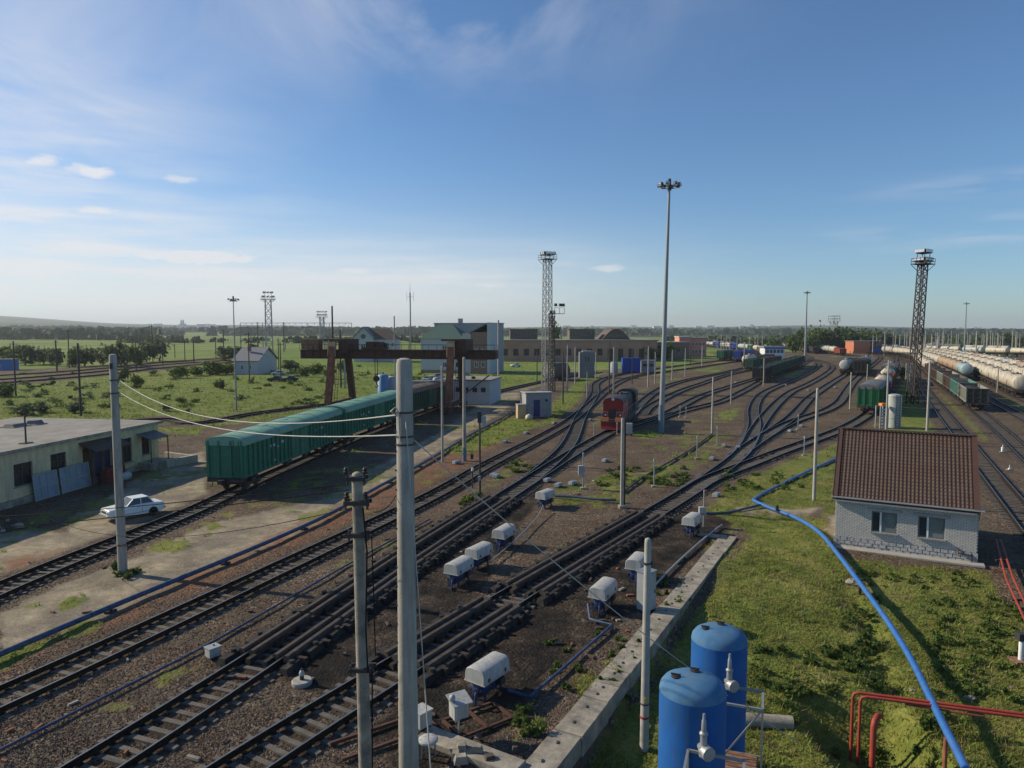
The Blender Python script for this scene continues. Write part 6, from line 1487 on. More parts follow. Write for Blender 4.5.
# roof monitors
for u0, u1, vt, lab, mt in ((511, 539, 331.5, 'a', GREYT), (572, 598, 332, 'b', SLATE)):
    xa = L*(u0-500)/157; xb = L*(u1-500)/157; h = 4.2
    mo = MB(); mo.box(((xa+xb)/2, 14, Hh+.5+h/2), (xb-xa, 8, h)); mo.box(((xa+xb)/2, 14, Hh+.6+h), (xb-xa+.8, 9, .3)); o = mo.build('roof_monitor', RUSTR, bl, smooth=None)
    g = MB(); [g.box((xa+(xb-xa)*(k+.5)/8, 9.97, Hh+.5+h*.55), ((xb-xa)/10, .1, h*.5)) for k in range(8)]; g.build('clerestory', GLASS, o, smooth=None)
m = MB(); xa, xb = L*(604-500)/157, L*(633-500)/157; prf = [(xa+(xb-xa)*k/14, Hh+.5+4.6*math.sin(math.pi*k/14)) for k in range(15)]
vs = [(x, 6, z) for x, z in prf]+[(x, 24, z) for x, z in prf]; m.add(vs, [(k, k+1, 16+k, 15+k) for k in range(14)]+[tuple(range(14, -1, -1)), tuple(range(15, 30))]); m.build('arched_roof', BROWNW, bl, smooth=30)
m = MB(); [m.box((xa+(xb-xa)*(.25+.1*k), 5.95, Hh+2.2), ((xb-xa)*.08, .12, 1.6)) for k in range(6)]; m.build('arch_window', GLASS, bl, smooth=None)
a, b, L2, rz = at_cols(640, 690, 359, -.6)
bl = thing('depot_annex', 'low brown annex at the right end of the long depot', 'building', a, rz); MB().box((L2/2, 8, 3.6), (L2, 16, 7.2)).build('wall', BRICKR, bl, smooth=None); MB().box((L2/2, 8, 7.4), (L2+.6, 16.6, .35)).build('roof', DEPOTR, bl, smooth=None); win_wall(bl, 1, L2-1, 0, 0, 0, 7, 1.6, 1.8, (4.2,), WOODD)
# pink building
a, b, L, rz = at_cols(679, 708, 357, .2)
bl = thing('pink_building', 'pink two-storey building on a grassy rise right of the tall mast', 'building', a+Vector((0, 0, 0)), rz+.12)
Hh = zat(337.2, a); w = L*.42; MB().box((w/2, 7, Hh/2), (w, 14, Hh)).build('wall', PINK, bl, smooth=None); MB().box((w+(L-w)/2, 9, Hh*.47), (L-w, 12, Hh*.94)).build('wing', PINK, bl, smooth=None)
MB().box((w/2, 7, Hh+.2), (w+.6, 14.6, .4)).build('parapet', RENDER_W, bl, smooth=None); MB().box((w+(L-w)/2, 9, Hh*.94+.2), (L-w+.4, 12.6, .4)).build('roof', DEPOTR, bl, smooth=None)
MB().box((w*.55, -.05, Hh*.45), (1.2, .12, Hh*.62)).build('stair_window', GLASS, bl, smooth=None); win_wall(bl, w+.5, L-.5, 3, 0, 0, 4, 1.1, 1.4, (2.6, 6.2)); win_wall(bl, w*.05, w*.3, 0, 0, 0, 1, .9, 1.4, (2.6, 6.2))
# signal box
a, b, L, rz = at_cols(764.5, 784.5, 361)
bl = thing('signal_box', 'white two-storey signal box with blue band and blue-grey roof above the dark wagons', 'signal box', a, rz)
Hh = zat(347.5, a); MB().box((L/2, 3, Hh/2), (L, 6, Hh)).build('wall', WHITE, bl, smooth=None); MB().box((L/2, 3, Hh+.25), (L+1.4, 7.4, .5)).build('roof', GATE, bl, smooth=None); MB().box((L/2, -.02, Hh*.93), (L+.1, .14, Hh*.1)).build('blue_band', BLUEW, bl, smooth=None); win_wall(bl, .4, L-.4, 0, 0, 0, 5, 1.1, 1.3, (Hh*.72,), BLUEW)
# orange-brown long building among trees
a, b, L, rz = at_cols(853.5, 869.5, 353.4)
bl = thing('brick_barrack', 'orange brick building with dark wing in front of the trees at right', 'building', a, rz); MB().box((L/2, 5, 3.3), (L, 10, 6.6)).build('wall', ORANGEB, bl, smooth=None); MB().box((L*1.45, 6, 3), (L*.9, 8, 6)).build('wing', BRICKR, bl, smooth=None); MB().box((L*.95, 5.5, 6.8), (L*1.95, 11, .35)).build('roof', SLATE, bl, smooth=None); win_wall(bl, L*1.05, L*1.85, 2, 0, 0, 5, 1.2, 1.4, (3.4,), WOODD); MB().box((L*1.6, 1.0, 1.6), (6, 2, 3.2)).build('blue_container', NAVY, bl, smooth=None)
a, b, L, rz = at_cols(931, 944, 352.6); bl = thing('white_hut', 'small pale hut among masts right of the dark lattice tower', 'hut', a, rz); MB().box((L/2, 3, 2.2), (L, 6, 4.4)).build('wall', RENDER_W, bl, smooth=None); m = MB(); hip_roof(m, 0, L, 0, 6, 4.4, 1.6); m.build('roof', SLATE, bl, smooth=None)
# blue hut at left edge
a, b, L, rz = at_cols(-14, 14.5, 370.5, -.4); bl = thing('blue_hut', 'small blue hut with white band beside far tracks at left edge', 'hut', a, rz); MB().box((L/2, 2, 1.7), (L, 4, 3.4)).build('wall', BLUEW, bl, smooth=None); MB().box((L*.35, -.03, 1.5), (L*.4, .06, 1.0)).build('white_band', GATE, bl, smooth=None); MB().box((L/2, 2, 3.5), (L+.4, 4.4, .2)).build('roof', SLATE, bl, smooth=None)
# grey steel cylinder and orange-white stand behind the house
p = G(893.5, 427.5); r = 1.25*(720/710); Hh = zat(394, p); t = thing('steel_cylinder', 'pale grey steel cylinder standing behind the brick house roof', 'tank', p); r = 13/2*float(px((p.x, p.y, 1))[2])/710
MB().lathe([(r, 0), (r, Hh-.3), (r*.92, Hh-.1), (r*.5, Hh), (.1, Hh+.02)], 28).build('shell', GREYT, t, smooth=50); m = MB(); [m.lathe([(r+.0, z-.03), (r+.04, z-.02), (r+.04, z+.02), (r, z+.03)], 28) for z in (Hh*.3, Hh*.62, Hh*.93)]; m.build('hoop', GREYT, t); m = MB(); [m.bar((r*.3*k, -r-.1, 0), (r*.3*k, -r-.1, Hh), .05) for k in (-1, 1)]; [m.bar((-r*.3, -r-.1, .3+.35*k), (r*.3, -r-.1, .3+.35*k), .04) for k in range(int(Hh/.35))]; m.build('ladder', STEEL, t)
p = G(881, 428); t = thing('ladder_stand', 'white slatted stand with orange top, left of the grey steel cylinder', 'stand', p, R(15)); m = MB(); [m.bar((x, y, 0), (x, y, 3.0), .12) for x in (-.55, .55) for y in (-.4, .4)]; m.build('post', GALV, t, smooth=None); [MB().box((0, -.45, .4+.42*k), (1.3, .06, .24)).build('slat', GALV, t, smooth=None) for k in range(6)]; MB().box((.1, 0, 3.15), (.7, .6, .35)).build('orange_top', ORANGE, t, smooth=None)
p = G(909, 392); t = thing('ladder_tower', 'pale steel ladder tower left of the dark lattice tower', 'tower', p, R(10)); Hh = zat(363, p); m = MB(); [m.bar((x, y, 0), (x, y, Hh), .1) for x in (-.5, .5) for y in (-.5, .5)]; m.build('post', GALV, t, smooth=None); m = MB(); [[m.bar((-.5, y, Hh*(k+.5)/10), (.5, y, Hh*(k+.5)/10), .08) for y in (-.5, .5)] for k in range(10)]; [m.bar((-.5, -.5, Hh*k/10), (.5, -.5, Hh*(k+1)/10), .06) for k in range(10)]; m.build('rung', GALV, t, smooth=None)
# overhead pipe bridge across the far right yard and portal line on the left
def portal(u0, v0, u1, v1, base_v, lab, mat, n=6, truss=2.2):
    a, b = G(u0, base_v), G(u1, base_v); d = (b-a); L = d.length; z = zat(v0, a); t = thing('overhead_truss', lab, 'truss', a, ang(d)); m = MB()
    m.bar((0, 0, z), (L, 0, z), .3); m.bar((0, 0, z-truss), (L, 0, z-truss), .3); k = int(L/4)
    for i in range(k+1): m.bar((L*i/k, 0, z), (L*i/k, 0, z-truss), .14)
    for i in range(k): m.bar((L*i/k, 0, z-truss), (L*(i+1)/k, 0, z), .1)
    m.build('truss', mat, t, smooth=None)
    for i in range(n): x = L*i/(n-1); q = MB(); q.bar((x, -.4, 0), (x, 0, z), .3); q.bar((x, .4, 0), (x, 0, z), .3); q.build('support', mat, t, smooth=None)
portal(241, 323, 352, 323, 350, 'long thin overhead truss on posts above the field, left of the crane', STEELG, 6, 3.0)
portal(700, 340.8, 763, 342, 350, 'dark overhead footbridge line over far wagons right of pink building', STEEL, 4, 2.4)
portal(868, 352.8, 1045, 352.8, 361.5, 'thin dark pipe bridge crossing above the tank wagon rows', STEEL, 7, .5)
# ================================================================== retarders and yard machines
def retarder(key, u0, v0, u1, v1, zones):
    s0, s1 = nearest_s(key, G(u0, v0)), nearest_s(key, G(u1, v1)); n = int((s1-s0)/1.25)
    p0, _ = along(key, s0); p1, _ = along(key, s1)
    root = thing('rail_brake', zones, 'rail brake', p0, 0)
    A = PATH[key]; L = np.r_[0, np.cumsum(np.linalg.norm(np.diff(A[:, :2], axis=0), axis=1))]
    q = np.linspace(s0, s1, int((s1-s0)/.6)); B = np.stack([np.interp(q, L, A[:, k]) for k in range(3)], 1)-np.array([p0.x, p0.y, 0])
    for d, w in ((-.797-.24, .2), (-.797+.24, .2), (.797-.24, .2), (.797+.24, .2)):
        C = offset(B, d); m = MB(); gaps = random.Random(hash(d) % 99)
        i = 0; prf = [(-.15, .12), (.15, .12), (.15, .33), (.08, .4), (-.08, .4), (-.15, .33)]
        while i < len(C)-4:
            j = min(i+14, len(C)-1); a, b = Vector(C[i]), Vector(C[j]); dr = (b-a).normalized(); nr = Vector((dr.y, -dr.x, 0)); a = a+dr*.08; b = b-dr*.08
            vs = [a+nr*y+Vector((0, 0, z)) for y, z in prf]+[b+nr*y+Vector((0, 0, z)) for y, z in prf]; k = len(prf)
            m.add(vs, [(x, (x+1) % k, k+(x+1) % k, k+x) for x in range(k)]+[tuple(range(k-1, -1, -1)), tuple(range(k, 2*k))]); i = j
        m.build('brake_beam', RETARD, root, smooth=None)
    for d in (-1.35, -.4, .4, 1.35):
        C = offset(B, d); m = MB(); i = 0
        while i < len(C)-1:
            c = C[i]; e = C[min(i+1, len(C)-1)]; a = math.atan2(e[1]-c[1], e[0]-c[0]); sc = random.uniform(.85, 1.15)
            big_ = abs(d) > 1
            m.box((c[0], c[1], .08*sc), ((1.5 if big_ else .8)*sc, (.5 if big_ else .3), .36*sc), rz=a+random.uniform(-.04, .04), top=(.86, .6))
            if big_: m.cyl((c[0], c[1], .2), (c[0], c[1], .38*sc), .13, .11, 8); m.box((c[0]+math.cos(a)*.45, c[1]+math.sin(a)*.45, .12), (.18, .75, .3), rz=a)
            i += 2
        tag(m.build('brake_cylinders', GREASE, root, smooth=30), kind='stuff')
    m = MB()
    for i in range(0, len(B)-1, 2):
        c = B[i]; e = B[i+1]; a = math.atan2(e[1]-c[1], e[0]-c[0]); m.box((c[0], c[1], -.02), (.3, 3.3, .12), rz=a)
    tag(m.build('cross_ties', GREASE, root, smooth=None), kind='stuff')
retarder('B', 318, 618, 498, 500, 'long dark rail brake along the rails in the centre, behind the foreground poles')
retarder('C', 398, 668, 500, 605, 'dark rail brake along the right-hand rails, nearer part right of the thick pole')
retarder('C', 515, 596, 648, 517, 'dark rail brake along the right-hand rails, further part left of the white covered machines')
retarder('B', 262, 658, 312, 623, 'short rail brake left of the insulator pole, nearest piece on centre rails')
def machine(u, v, lab, rz, S=1.0):
    p = G(u, v, .98*S); z = hgt(p.x, p.y); t = thing('compressed_air_machine', lab, 'air machine', (p.x, p.y, z), rz, 'blue air machines under white covers beside the rails')
    b = MB(); b.cyl((-.62, 0, .42), (.62, 0, .42), .27, .27, 16); b.tube([(-.7, 0, .42), (-.62, 0, .42)], [.12, .26], 14); b.tube([(.62, 0, .42), (.7, 0, .42)], [.26, .12], 14); b.box((.1, 0, .68), (.9, .45, .2)); b.cyl((-.55, -.3, .45), (-.55, .3, .45), .13, .13, 10); b.build('air_vessel', BLUEM, t)
    l = MB(); [l.bar((x, y, 0), (x*.9, y*.8, .45), .07) for x in (-.5, .5) for y in (-.28, .28)]; l.build('leg', BLUEM, t, smooth=None)
    pp = MB(); pp.tube([(-.7, -.15, .5), (-.95, -.2, .5), (-1.0, -.22, .42), (-1.02, -.22, .02)], .05, 8); pp.cyl((-.78, -.15, .5), (-.86, -.17, .5), .1, .1, 10); pp.build('pipe', BLUEM, t)
    v_ = MB(); v_.box((.35, -.36, .5), (.3, .16, .24)); v_.cyl((-.2, -.3, .62), (-.2, -.42, .62), .07, .07, 8); v_.build('valve', STEEL, t)
    w, h = .42, .5; pr = [(-w, .74), (w, .74), (w*.98, 1.06), (w*.84, 1.2), (w*.5, 1.26), (-w*.5, 1.26), (-w*.84, 1.2), (-w*.98, 1.06)]
    MB().extrude(pr, -.78, .78).build('cover', COVER, t, smooth=30, bevel=.025)
    e = MB(); e.box((0, 0, .745), (1.6, .9, .03)); [e.bar((x, -w*.99, .8), (x, -w*.8, 1.12), .02) for x in (-.35, .35)]; e.build('cover_flange', COVER, t, smooth=None)
    la = MB(); [la.box((x, -w-.01, .86), (.07, .03, .12)) for x in (-.5, .5)]; [la.box((.785, y, .95), (.02, .12, .05)) for y in (-.2, .2)]; la.build('latch', STEEL, t, smooth=None)
    cb_ = MB(); r9 = random.Random(u*7+v); cb_.tube([(.3, .3, .5), (.35, .55, .3), (.4+r9.uniform(-.2, .2), .9, .03), (.5, 1.5, .02), (r9.uniform(0, 1), 1.9, .0)], .022, 6); cb_.build('hose', RUBBER, t)
    t.rotation_euler = (R(r9.uniform(-1.5, 1.5)), R(r9.uniform(-1.5, 1.5)), rz)
    t.scale = (S,)*3
    return t
rz = ang(PATH['C'][60]-PATH['C'][40]) if False else math.atan2(*(lambda d: (d[1], d[0]))(along('C', nearest_s('C', G(520, 593)))[0]-along('C', nearest_s('C', G(372, 686)))[0]))
for u, v, lab, dr in ((487, 668, 'nearest and largest-looking white covered blue machine, right of the thick pole', -.05), (459, 565, 'white covered machine left of its close neighbour, in the middle row between the rails', .05), (479, 550, 'white covered machine in the middle of the row of four between the rails', 0), (504, 531, 'white covered machine third along the row between the rails, behind the cable', .08), (545, 494, 'white covered machine furthest away, at the head of the row between the rails', 0), (603, 588, 'white covered machine left of the tall grey cabinet beside the slim pole', .04), (637, 561, 'white covered machine directly behind the tall grey cabinet', .1), (692, 519, 'white covered machine at the far end of the retaining wall', 0)):
    machine(u, v, lab, rz+dr)
p = GG(646, 611); t = thing('grey_cabinet', 'tall grey metal cabinet behind the slim pale pole', 'cabinet', p, rz-.25)
hc = zat(571, p); MB().box((0, 0, hc/2+.06), (.68, .6, hc-.12)).build('case', GREYBOX, t, smooth=None, bevel=.015); MB().box((0, -.31, hc/2+.06), (.58, .02, hc-.3)).build('door', GREYBOX, t, smooth=None, bevel=.006); MB().box((0, 0, hc+.02), (.76, .68, .05)).build('roof', GALV, t, smooth=None); MB().box((0, 0, .03), (.6, .52, .12)).build('base', STEEL, t, smooth=None); MB().box((.2, -.335, hc*.52), (.04, .04, .16)).build('handle', STEEL, t, smooth=None)
# small boxes near the bottom edge
p = GG(459, 738); t = thing('post_box', 'white box on a thin post with a ball-shaped lamp on top, near bottom edge', 'post box', p, rz-.5)
ht = zat(700, p); MB().cyl((0, 0, -.1), (0, 0, ht-.3), .04, .04, 8).build('post', GALV, t); MB().box((0, 0, ht-.28), (.5, .42, .5)).build('case', COVER, t, smooth=None, bevel=.01); m = MB(); m.add([(-.32, -.3, ht-.05), (.36, -.3, ht-.05), (.36, .3, ht+.1), (-.32, .3, ht+.1), (-.32, -.3, ht-.02), (.36, -.3, ht-.02), (.36, .3, ht+.13), (-.32, .3, ht+.13)], [(3, 2, 1, 0), (4, 5, 6, 7), (0, 1, 5, 4), (1, 2, 6, 5), (2, 3, 7, 6), (3, 0, 4, 7)]); m.build('roof', COVER, t, smooth=None); m = MB(); m.lathe([(.02, -.11), (.08, -.08), (.11, 0), (.08, .08), (.02, .11)], 14, 0, (-.25, -.05, ht+.16)); m.build('lamp', GREYBOX, t, smooth=60)
p = GG(421.5, 732); t = thing('small_white_box', 'small white box beside the thick concrete pole at bottom edge', 'box', p, rz-.2); MB().box((0, 0, .5), (.5, .5, .5)).build('case', COVER, t, smooth=None, bevel=.015); MB().box((0, 0, .77), (.56, .56, .04)).build('lid', COVER, t, smooth=None); m = MB(); [m.bar((x, y, 0), (x, y, .3), .06) for x in (-.2, .2) for y in (-.2, .2)]; m.build('leg', STEEL, t, smooth=None)
p = GG(428.5, 757); t = thing('metal_stool', 'round-topped pale metal stand beside the thick pole at bottom edge', 'stand', p); MB().lathe([(.28, .5), (.3, .52), (.3, .58), (.26, .61), (.1, .63)], 20).build('top', COVER, t); m = MB(); [m.bar((.22*math.cos(a), .22*math.sin(a), 0), (.2*math.cos(a), .2*math.sin(a), .52), .05) for a in (0.4, 2, 3.5, 5)]; m.build('leg', GALV, t)
p = GG(213, 658); t = thing('track_box', 'small pale grey junction box standing alone on the ballast at lower left', 'junction box', p, rz-.15); MB().box((0, 0, .28), (.46, .4, .36)).build('case', COVER, t, smooth=None, bevel=.012); MB().box((0, 0, .47), (.52, .46, .04)).build('lid', GREYBOX, t, smooth=None); MB().box((0, 0, .03), (.3, .3, .16)).build('foot', STEEL, t, smooth=None); m = MB(); m.cyl((.05, 0, .49), (.05, 0, .55), .03, .03, 8); m.build('knob', STEEL, t)
p = GG(302, 684); t = thing('ground_lamp', 'round pale concrete disc with a small dark lamp, between rails at lower left', 'ground lamp', p); MB().lathe([(.36, .0), (.37, .03), (.37, .14), (.34, .17), (.05, .175)], 24).build('disc', CONC_PALE, t); m = MB(); m.cyl((0, 0, .17), (0, 0, .34), .08, .08, 12); m.build('socket', STEEL, t); m = MB(); m.lathe([(.09, .34), (.1, .42), (.07, .5), (.02, .54)], 12); m.build('lens', GREYT, t); MB().cyl((0, 0, .54), (0, 0, .6), .05, .03, 10).build('cap', STEEL, t)
# tall sign post beside the last machine
p = GG(703.5, 527); q = pole('signal_post', 'thin post with pale box next to the white covered machine at the wall end', 'signal post', p, 490, .055, .05, GALV, n=8); MB().box((-.12, 0, 1.15), (.4, .3, .42)).build('box', COVER, q, smooth=None, bevel=.01); MB().box((.12, 0, q['h']-.15), (.14, .1, .28)).build('marker', RUST, q, smooth=None)
for u, vb, vt, lab in ((583, 489, 455, 'low signal post with grey box, left of the double post by the locomotive'), (654, 487, 461, 'low white signal post on bright weeds right of the double post'), (697, 459, 438, 'low white signal post below the pale pole by the switch'), (717, 446, 428, 'thin white marker post right of the pale pole by the switch'), (804, 456, 438, 'short white-topped post left of the brick house beside the rails'), (686, 418, 408, 'short pale marker post, right of the tall mast base'), (680, 417, 407, 'short pale marker post nearest the tall mast base'), (594, 438, 425, 'small white marker in front of the locomotive, between curved rails'), (798, 430, 416, 'thin pale post on the ballast among right-hand switches'), (617, 435, 424, 'white-topped post just in front of the locomotive nose')):
    p = GG(u, vb); q = pole('marker_post', lab, 'marker post', p, vt, .06, .05, GALV, 'low posts among the switches', n=8); h = q['h']
    MB().box((0, -.02, h+.08), (.15, .15, .22)).build('head', GREYT, q, smooth=None, bevel=.02)
    if 'grey box' in lab: MB().box((-.15, 0, h*.55), (.5, .36, .8)).build('box', GREYBOX, q, smooth=None, bevel=.02)
    MB().box((0, 0, .06), (.4, .4, .16)).build('foot', CONC_DARK, q, smooth=None)
p = GG(1020.5, 662); q = pole('marker_post', 'short white post with dark head on grass at the right edge', 'marker post', p, 640, .1, .1, WHITE, n=10); MB().box((0, 0, q['h']+.15), (.4, .3, .3)).build('head', STEEL, q, smooth=None); MB().box((0, 0, .04), (.7, .6, .14)).build('foot', RUST_PALE, q, smooth=None)
for k, (u, vb) in enumerate(((1002.5, 452), (1009.5, 470), (1018, 407))):
    p = GG(u, vb); t = thing('track_signal', ('white dwarf signal between the rails right of the house roof, taller of two', 'flat white dwarf signal between rails right of the house roof, nearer one', 'small white dwarf signal beside the cream tank row')[k], 'dwarf signal', p, 0, 'white dwarf signals at right'); t.scale = (.75,)*3; MB().box((0, 0, .35 if k == 0 else .12), (.3, .26, .7 if k == 0 else .22)).build('case', WHITE, t, smooth=None, bevel=.03); MB().cyl((0, 0, .2), (0, 0, 1.05 if k == 0 else .6), .05, .05, 8).build('mast', WHITE, t); MB().box((0, 0, .03), (.8, .22, .08)).build('base', CONC_PALE, t, smooth=None)
# point machines
def point_machine():
    t = thing('point_machine', 'grey switch motor beside a set of points', 'switch motor', group='switch motors beside the points'); MB().box((0, 0, .24), (.95, .6, .34)).build('case', GREYBOX, t, smooth=None, bevel=.03); MB().box((0, 0, .42), (.8, .5, .05)).build('lid', GALV, t, smooth=None); MB().bar((0, -.3, .15), (0, -1.5, .15), .06).build('drive_rod', STEEL, t); MB().box((.75, .05, .2), (.35, .4, .3)).build('junction_box', GREYBOX, t, smooth=None); MB().box((0, 0, .04), (1.2, .3, .1)).build('base', SLEEPER, t, smooth=None); return t
pm = None; PMV = [482, 487, 485, 424, 421, 462, 447, 449, 460, 497, 427, 432, 388, 391, 386, 383, 386, 478, 477, 443, 434, 464]
PMO = [ORD[1+sorted(range(22), key=lambda i: -PMV[i]).index(k)] for k in range(22)]
for k, (u, v, lab) in enumerate(((547, 482, 'grey switch motor beside the points in front of the small white machine'), (558, 487, None), (572, 485, None), (554, 424, None), (590, 421, None), (605, 462, None), (724, 447, None), (738, 449, None), (712, 460, None), (716, 497, None), (801, 427, None), (790, 432, None), (835, 388, None), (808, 391, None), (786, 386, None), (736, 383, None), (663, 386, None), (496, 478, None), (493, 477, None), (505, 443, None), (526, 434, None), (456, 464, None))):
    p = GG(u, v); L_ = 'grey switch motor beside the points, %s nearest of the switch motors' % PMO[k]
    if pm is None: pm = point_machine(); pm['label'] = L_; pm.location = p; pm.rotation_euler = (0, 0, rz); pm.scale = (.7, .7, .75)
    else: dup(pm, p, rz+random.uniform(-.2, .2), L_, None, (.7, .7, .75))
# ================================================================== pipes and cables
def pipe(name, lab, pts, r, mat, n=10, cat='pipe', sup=None, step=.8, smooth=3, straight=False):
    P = [Vector(p) for p in pts]; o = thing(name, lab, cat, P[0])
    A = np.array([list(p-P[0]) for p in P]) if straight else spline([p-P[0] for p in P], step, smooth); MB().tube([Vector(a) for a in A], r, n).build('pipe_run', mat, o, smooth=60)
    if sup:
        for i in range(0, len(A), sup):
            a = A[i]; zz = hgt(a[0]+P[0].x, a[1]+P[0].y)-P[0].z
            m = MB(); m.bar((a[0], a[1], zz-.1), (a[0], a[1], a[2]-r), .1); m.box((a[0], a[1], zz+.03), (.4, .4, .12)); m.build('support', STEEL, o, smooth=None)
    return o
def GP(u, v, h):
    p = G(u, v, h)
    for _ in range(5): p = G(u, v, h+hgt(p.x, p.y))
    return p
bp_ = pipe('blue_air_pipe', 'bright blue pipe curving above the grass past the house and red pipes', [GP(753, 500, .2), GP(760, 504, .22), GP(773, 509, .25), GP(795, 517, .3), GP(818, 531, .35), GP(834, 549, .45), GP(860, 583, .6), GP(884, 616, .8), G(908, 653, .12), G(928, 693, .16), G(945, 728, .16), G(966, 768, .16), G(985, 810, .15)], .125, BLUEP, 14)
p = GP(777, 511, .3); MB().box((p.x-bp_.location.x, p.y-bp_.location.y, p.z-bp_.location.z+.2), (.18, .18, .4)).build('valve', STEEL, bp_)
for u, v in ((860, 583), (928, 693)):
    p = GP(u, v, .6); zz = hgt(p.x, p.y); m = MB(); m.bar((p.x-bp_.location.x, p.y-bp_.location.y, zz-bp_.location.z-.1), (p.x-bp_.location.x, p.y-bp_.location.y, p.z-bp_.location.z-.1), .12); m.build('support', STEEL, bp_, smooth=None)
pipe('blue_air_pipe', 'blue pipe lying on grass from the curved pipe to the brick house', [GP(753, 500, .2), GP(762, 494, .15), GP(776, 487, .15), GP(800, 475, .15), GP(835, 459, .15), GP(850, 452, .15)], .11, BLUEP, 10)
pipe('blue_air_pipe', 'dark blue pipe joining the machine at the wall end to the curved pipe', [GP(706, 513, .15), GP(715, 515, .1), GP(727, 514, .1), GP(742, 509, .12), GP(760, 505, .2)], .09, BLUED, 10)
pipe('blue_air_pipe', 'long dark blue pipe beside the sandy strip, running past the green wagons', [GP(-60, 680, .25), GP(0, 654, .25), (lambda p: p)(GP(110, 607, .25)), GP(256, 547, .25), GP(330, 514, .25), GP(372, 490, .25), GP(414, 468, .25), GP(445, 450, .25), GP(470, 435, .25), GP(505, 416, .25), GP(515, 408, .25)], .125, BLUED, 12, sup=9, smooth=10)
pipe('blue_air_pipe', 'thin dark blue pipe on the ballast between two left-hand tracks, reaching the left edge', [GP(-60, 780, .12), GP(0, 750, .12), GP(100, 699, .12), GP(200, 649, .12), GP(256, 617, .12), GP(345, 566, .12), GP(430, 519, .12)], .052, BLUED, 8)
pipe('blue_air_pipe', 'blue pipe on the ballast from near the white machines down beside the retaining wall', [GP(508, 690, .3), GP(530, 697, .2), GP(570, 662, .15), GP(612, 625, .15), GP(590, 619, .2), GP(588, 604, .4)], .06, BLUED, 8, smooth=0, straight=True)
pipe('blue_air_pipe', 'dark pipe along the ballast beside the retaining wall, behind the grey cabinet', [GP(655, 585, .15), GP(680, 560, .15), GP(712, 532, .15), GP(722, 525, .15)], .06, GALV, 8, smooth=1)
pipe('blue_air_pipe', 'blue horizontal pipe between the far machine and the double post', [GP(555, 496, .3), GP(580, 497, .3), GP(600, 500, .3), GP(616, 500, .25)], .09, BLUED, 8, smooth=1)
pipe('blue_air_pipe', 'thin pale pipe slanting from the far machine down to the row of machines', [GP(490, 562, .25), GP(515, 540, .25), GP(539, 515, .3), GP(543, 505, .5)], .035, GALV, 8, smooth=1)
pipe('ground_pipe', 'dark pipe on the ground running from the double post up to the pale pole', [GP(623, 492, .15), GP(642, 478, .15), GP(664, 465, .15), GP(690, 450, .15), GP(712, 434, .15)], .09, STEEL, 8, smooth=1)
for q in [o for o in bpy.data.objects if o.name.startswith('blue_air_pipe') and o.parent is None]: q['group'] = 'blue compressed air pipes'
# red heating pipes
rp = thing('red_pipe_frame', 'pair of red pipes bending down on the grass at bottom right, under the blue pipe', 'pipe', GG(856, 740)); o = rp.location
for du, dv in ((0, 0), (7.5, 4)):
    a = G(853+du, 692+dv, .2); b = G(1060+du, 719+dv, .2); m = MB(); d = (b-a).normalized()
    pts = [a-o+Vector((0, 0, -3.2)), a-o+Vector((0, 0, -.2)), a-o+Vector((0, 0, -.05))+d*.05, a-o+d*.2, b-o]; m.tube(pts, .055, 10); m.build('pipe_run', REDP, rp, smooth=60)
a = G(874, 719, -.15); m = MB(); d = Vector((.75, .66, 0)); m.tube([a-o+Vector((0, 0, -2.8)), a-o+Vector((0, 0, -.25)), a-o+d*.08+Vector((0, 0, -.08)), a-o+d*.3, a-o+d*.55+Vector((0, 0, -.1))], .1, 12); m.build('elbow_pipe', REDP, rp, smooth=60)
a = G(946, 738, -.1); m = MB(); m.cyl(a-o, a-o+Vector((0, 0, -2.8)), .07, .07, 10); m.build('support', RUST, rp)
a = G(905, 704, .0); b = G(985, 717, .0); m = MB(); m.cyl(a-o, b-o, .04, .04, 8); m.build('brace', RUST, rp)
rp2 = thing('red_pipe_frame', 'two parallel red pipes beside the house at the right edge, running along the rails', 'pipe', GG(1000, 560)); o = rp2.location
for du in (0, 9):
    a, b, c = GP(996+du*.5, 540, .5), GP(1006+du*.8, 578, .5), GP(1034+du, 640, .5); m = MB(); m.tube([a-o, b-o, c-o], .055, 10); m.build('pipe_run', REDP, rp2, smooth=60)
for u, v in ((1001, 560), (1018, 600)):
    a = GP(u, v, .4); m = MB(); m.bar(a-o, a-o+Vector((0, 0, -.6)), .1); m.bar(a-o+Vector((-.3, 0, 0)), a-o+Vector((.4, 0, 0)), .08); m.build('support', STEEL, rp2, smooth=None)
# overhead cables
def cable(lab, a, b, sag, r, mat, n=22, more=None):
    a = Vector(a); b = Vector(b); P = [a.lerp(b, i/n)+Vector((0, 0, -sag*4*(i/n)*(1-i/n))) for i in range(n+1)]
    m = MB(); m.tube(P, r, 6); 
    if more: m.tube(more, r, 6)
    return tag(m.build('cable', mat, smooth=60), lab, 'cable', 'overhead cables')
LZ = lambda v: Vector((P3.x+.2, P3.y, zat(v, P3, 118)))
BZ = lambda v, dx=-.18: Vector((P1.x+dx, P1.y, zat(v, P1, 400)))
cable('upper pale cable from the left concrete pole to the thick pole', LZ(379.5), BZ(415), .95, .017, WIREW, more=[BZ(415), BZ(411)+Vector((-.1, -.1, 0)), BZ(407)+Vector((.02, -.2, .02)), BZ(412)+Vector((.08, -.18, 0)), BZ(440)+Vector((.1, -.2, 0))])
cable('lower pale cable from the left concrete pole to the thick pole', LZ(392), BZ(435), .75, .017, WIREW)
a = BZ(440, .19); b = GP(798, 742, 1.2); cable('pale stay cable slanting from the thick pole down past the blue tanks', a, b, .35, .014, WIREW)
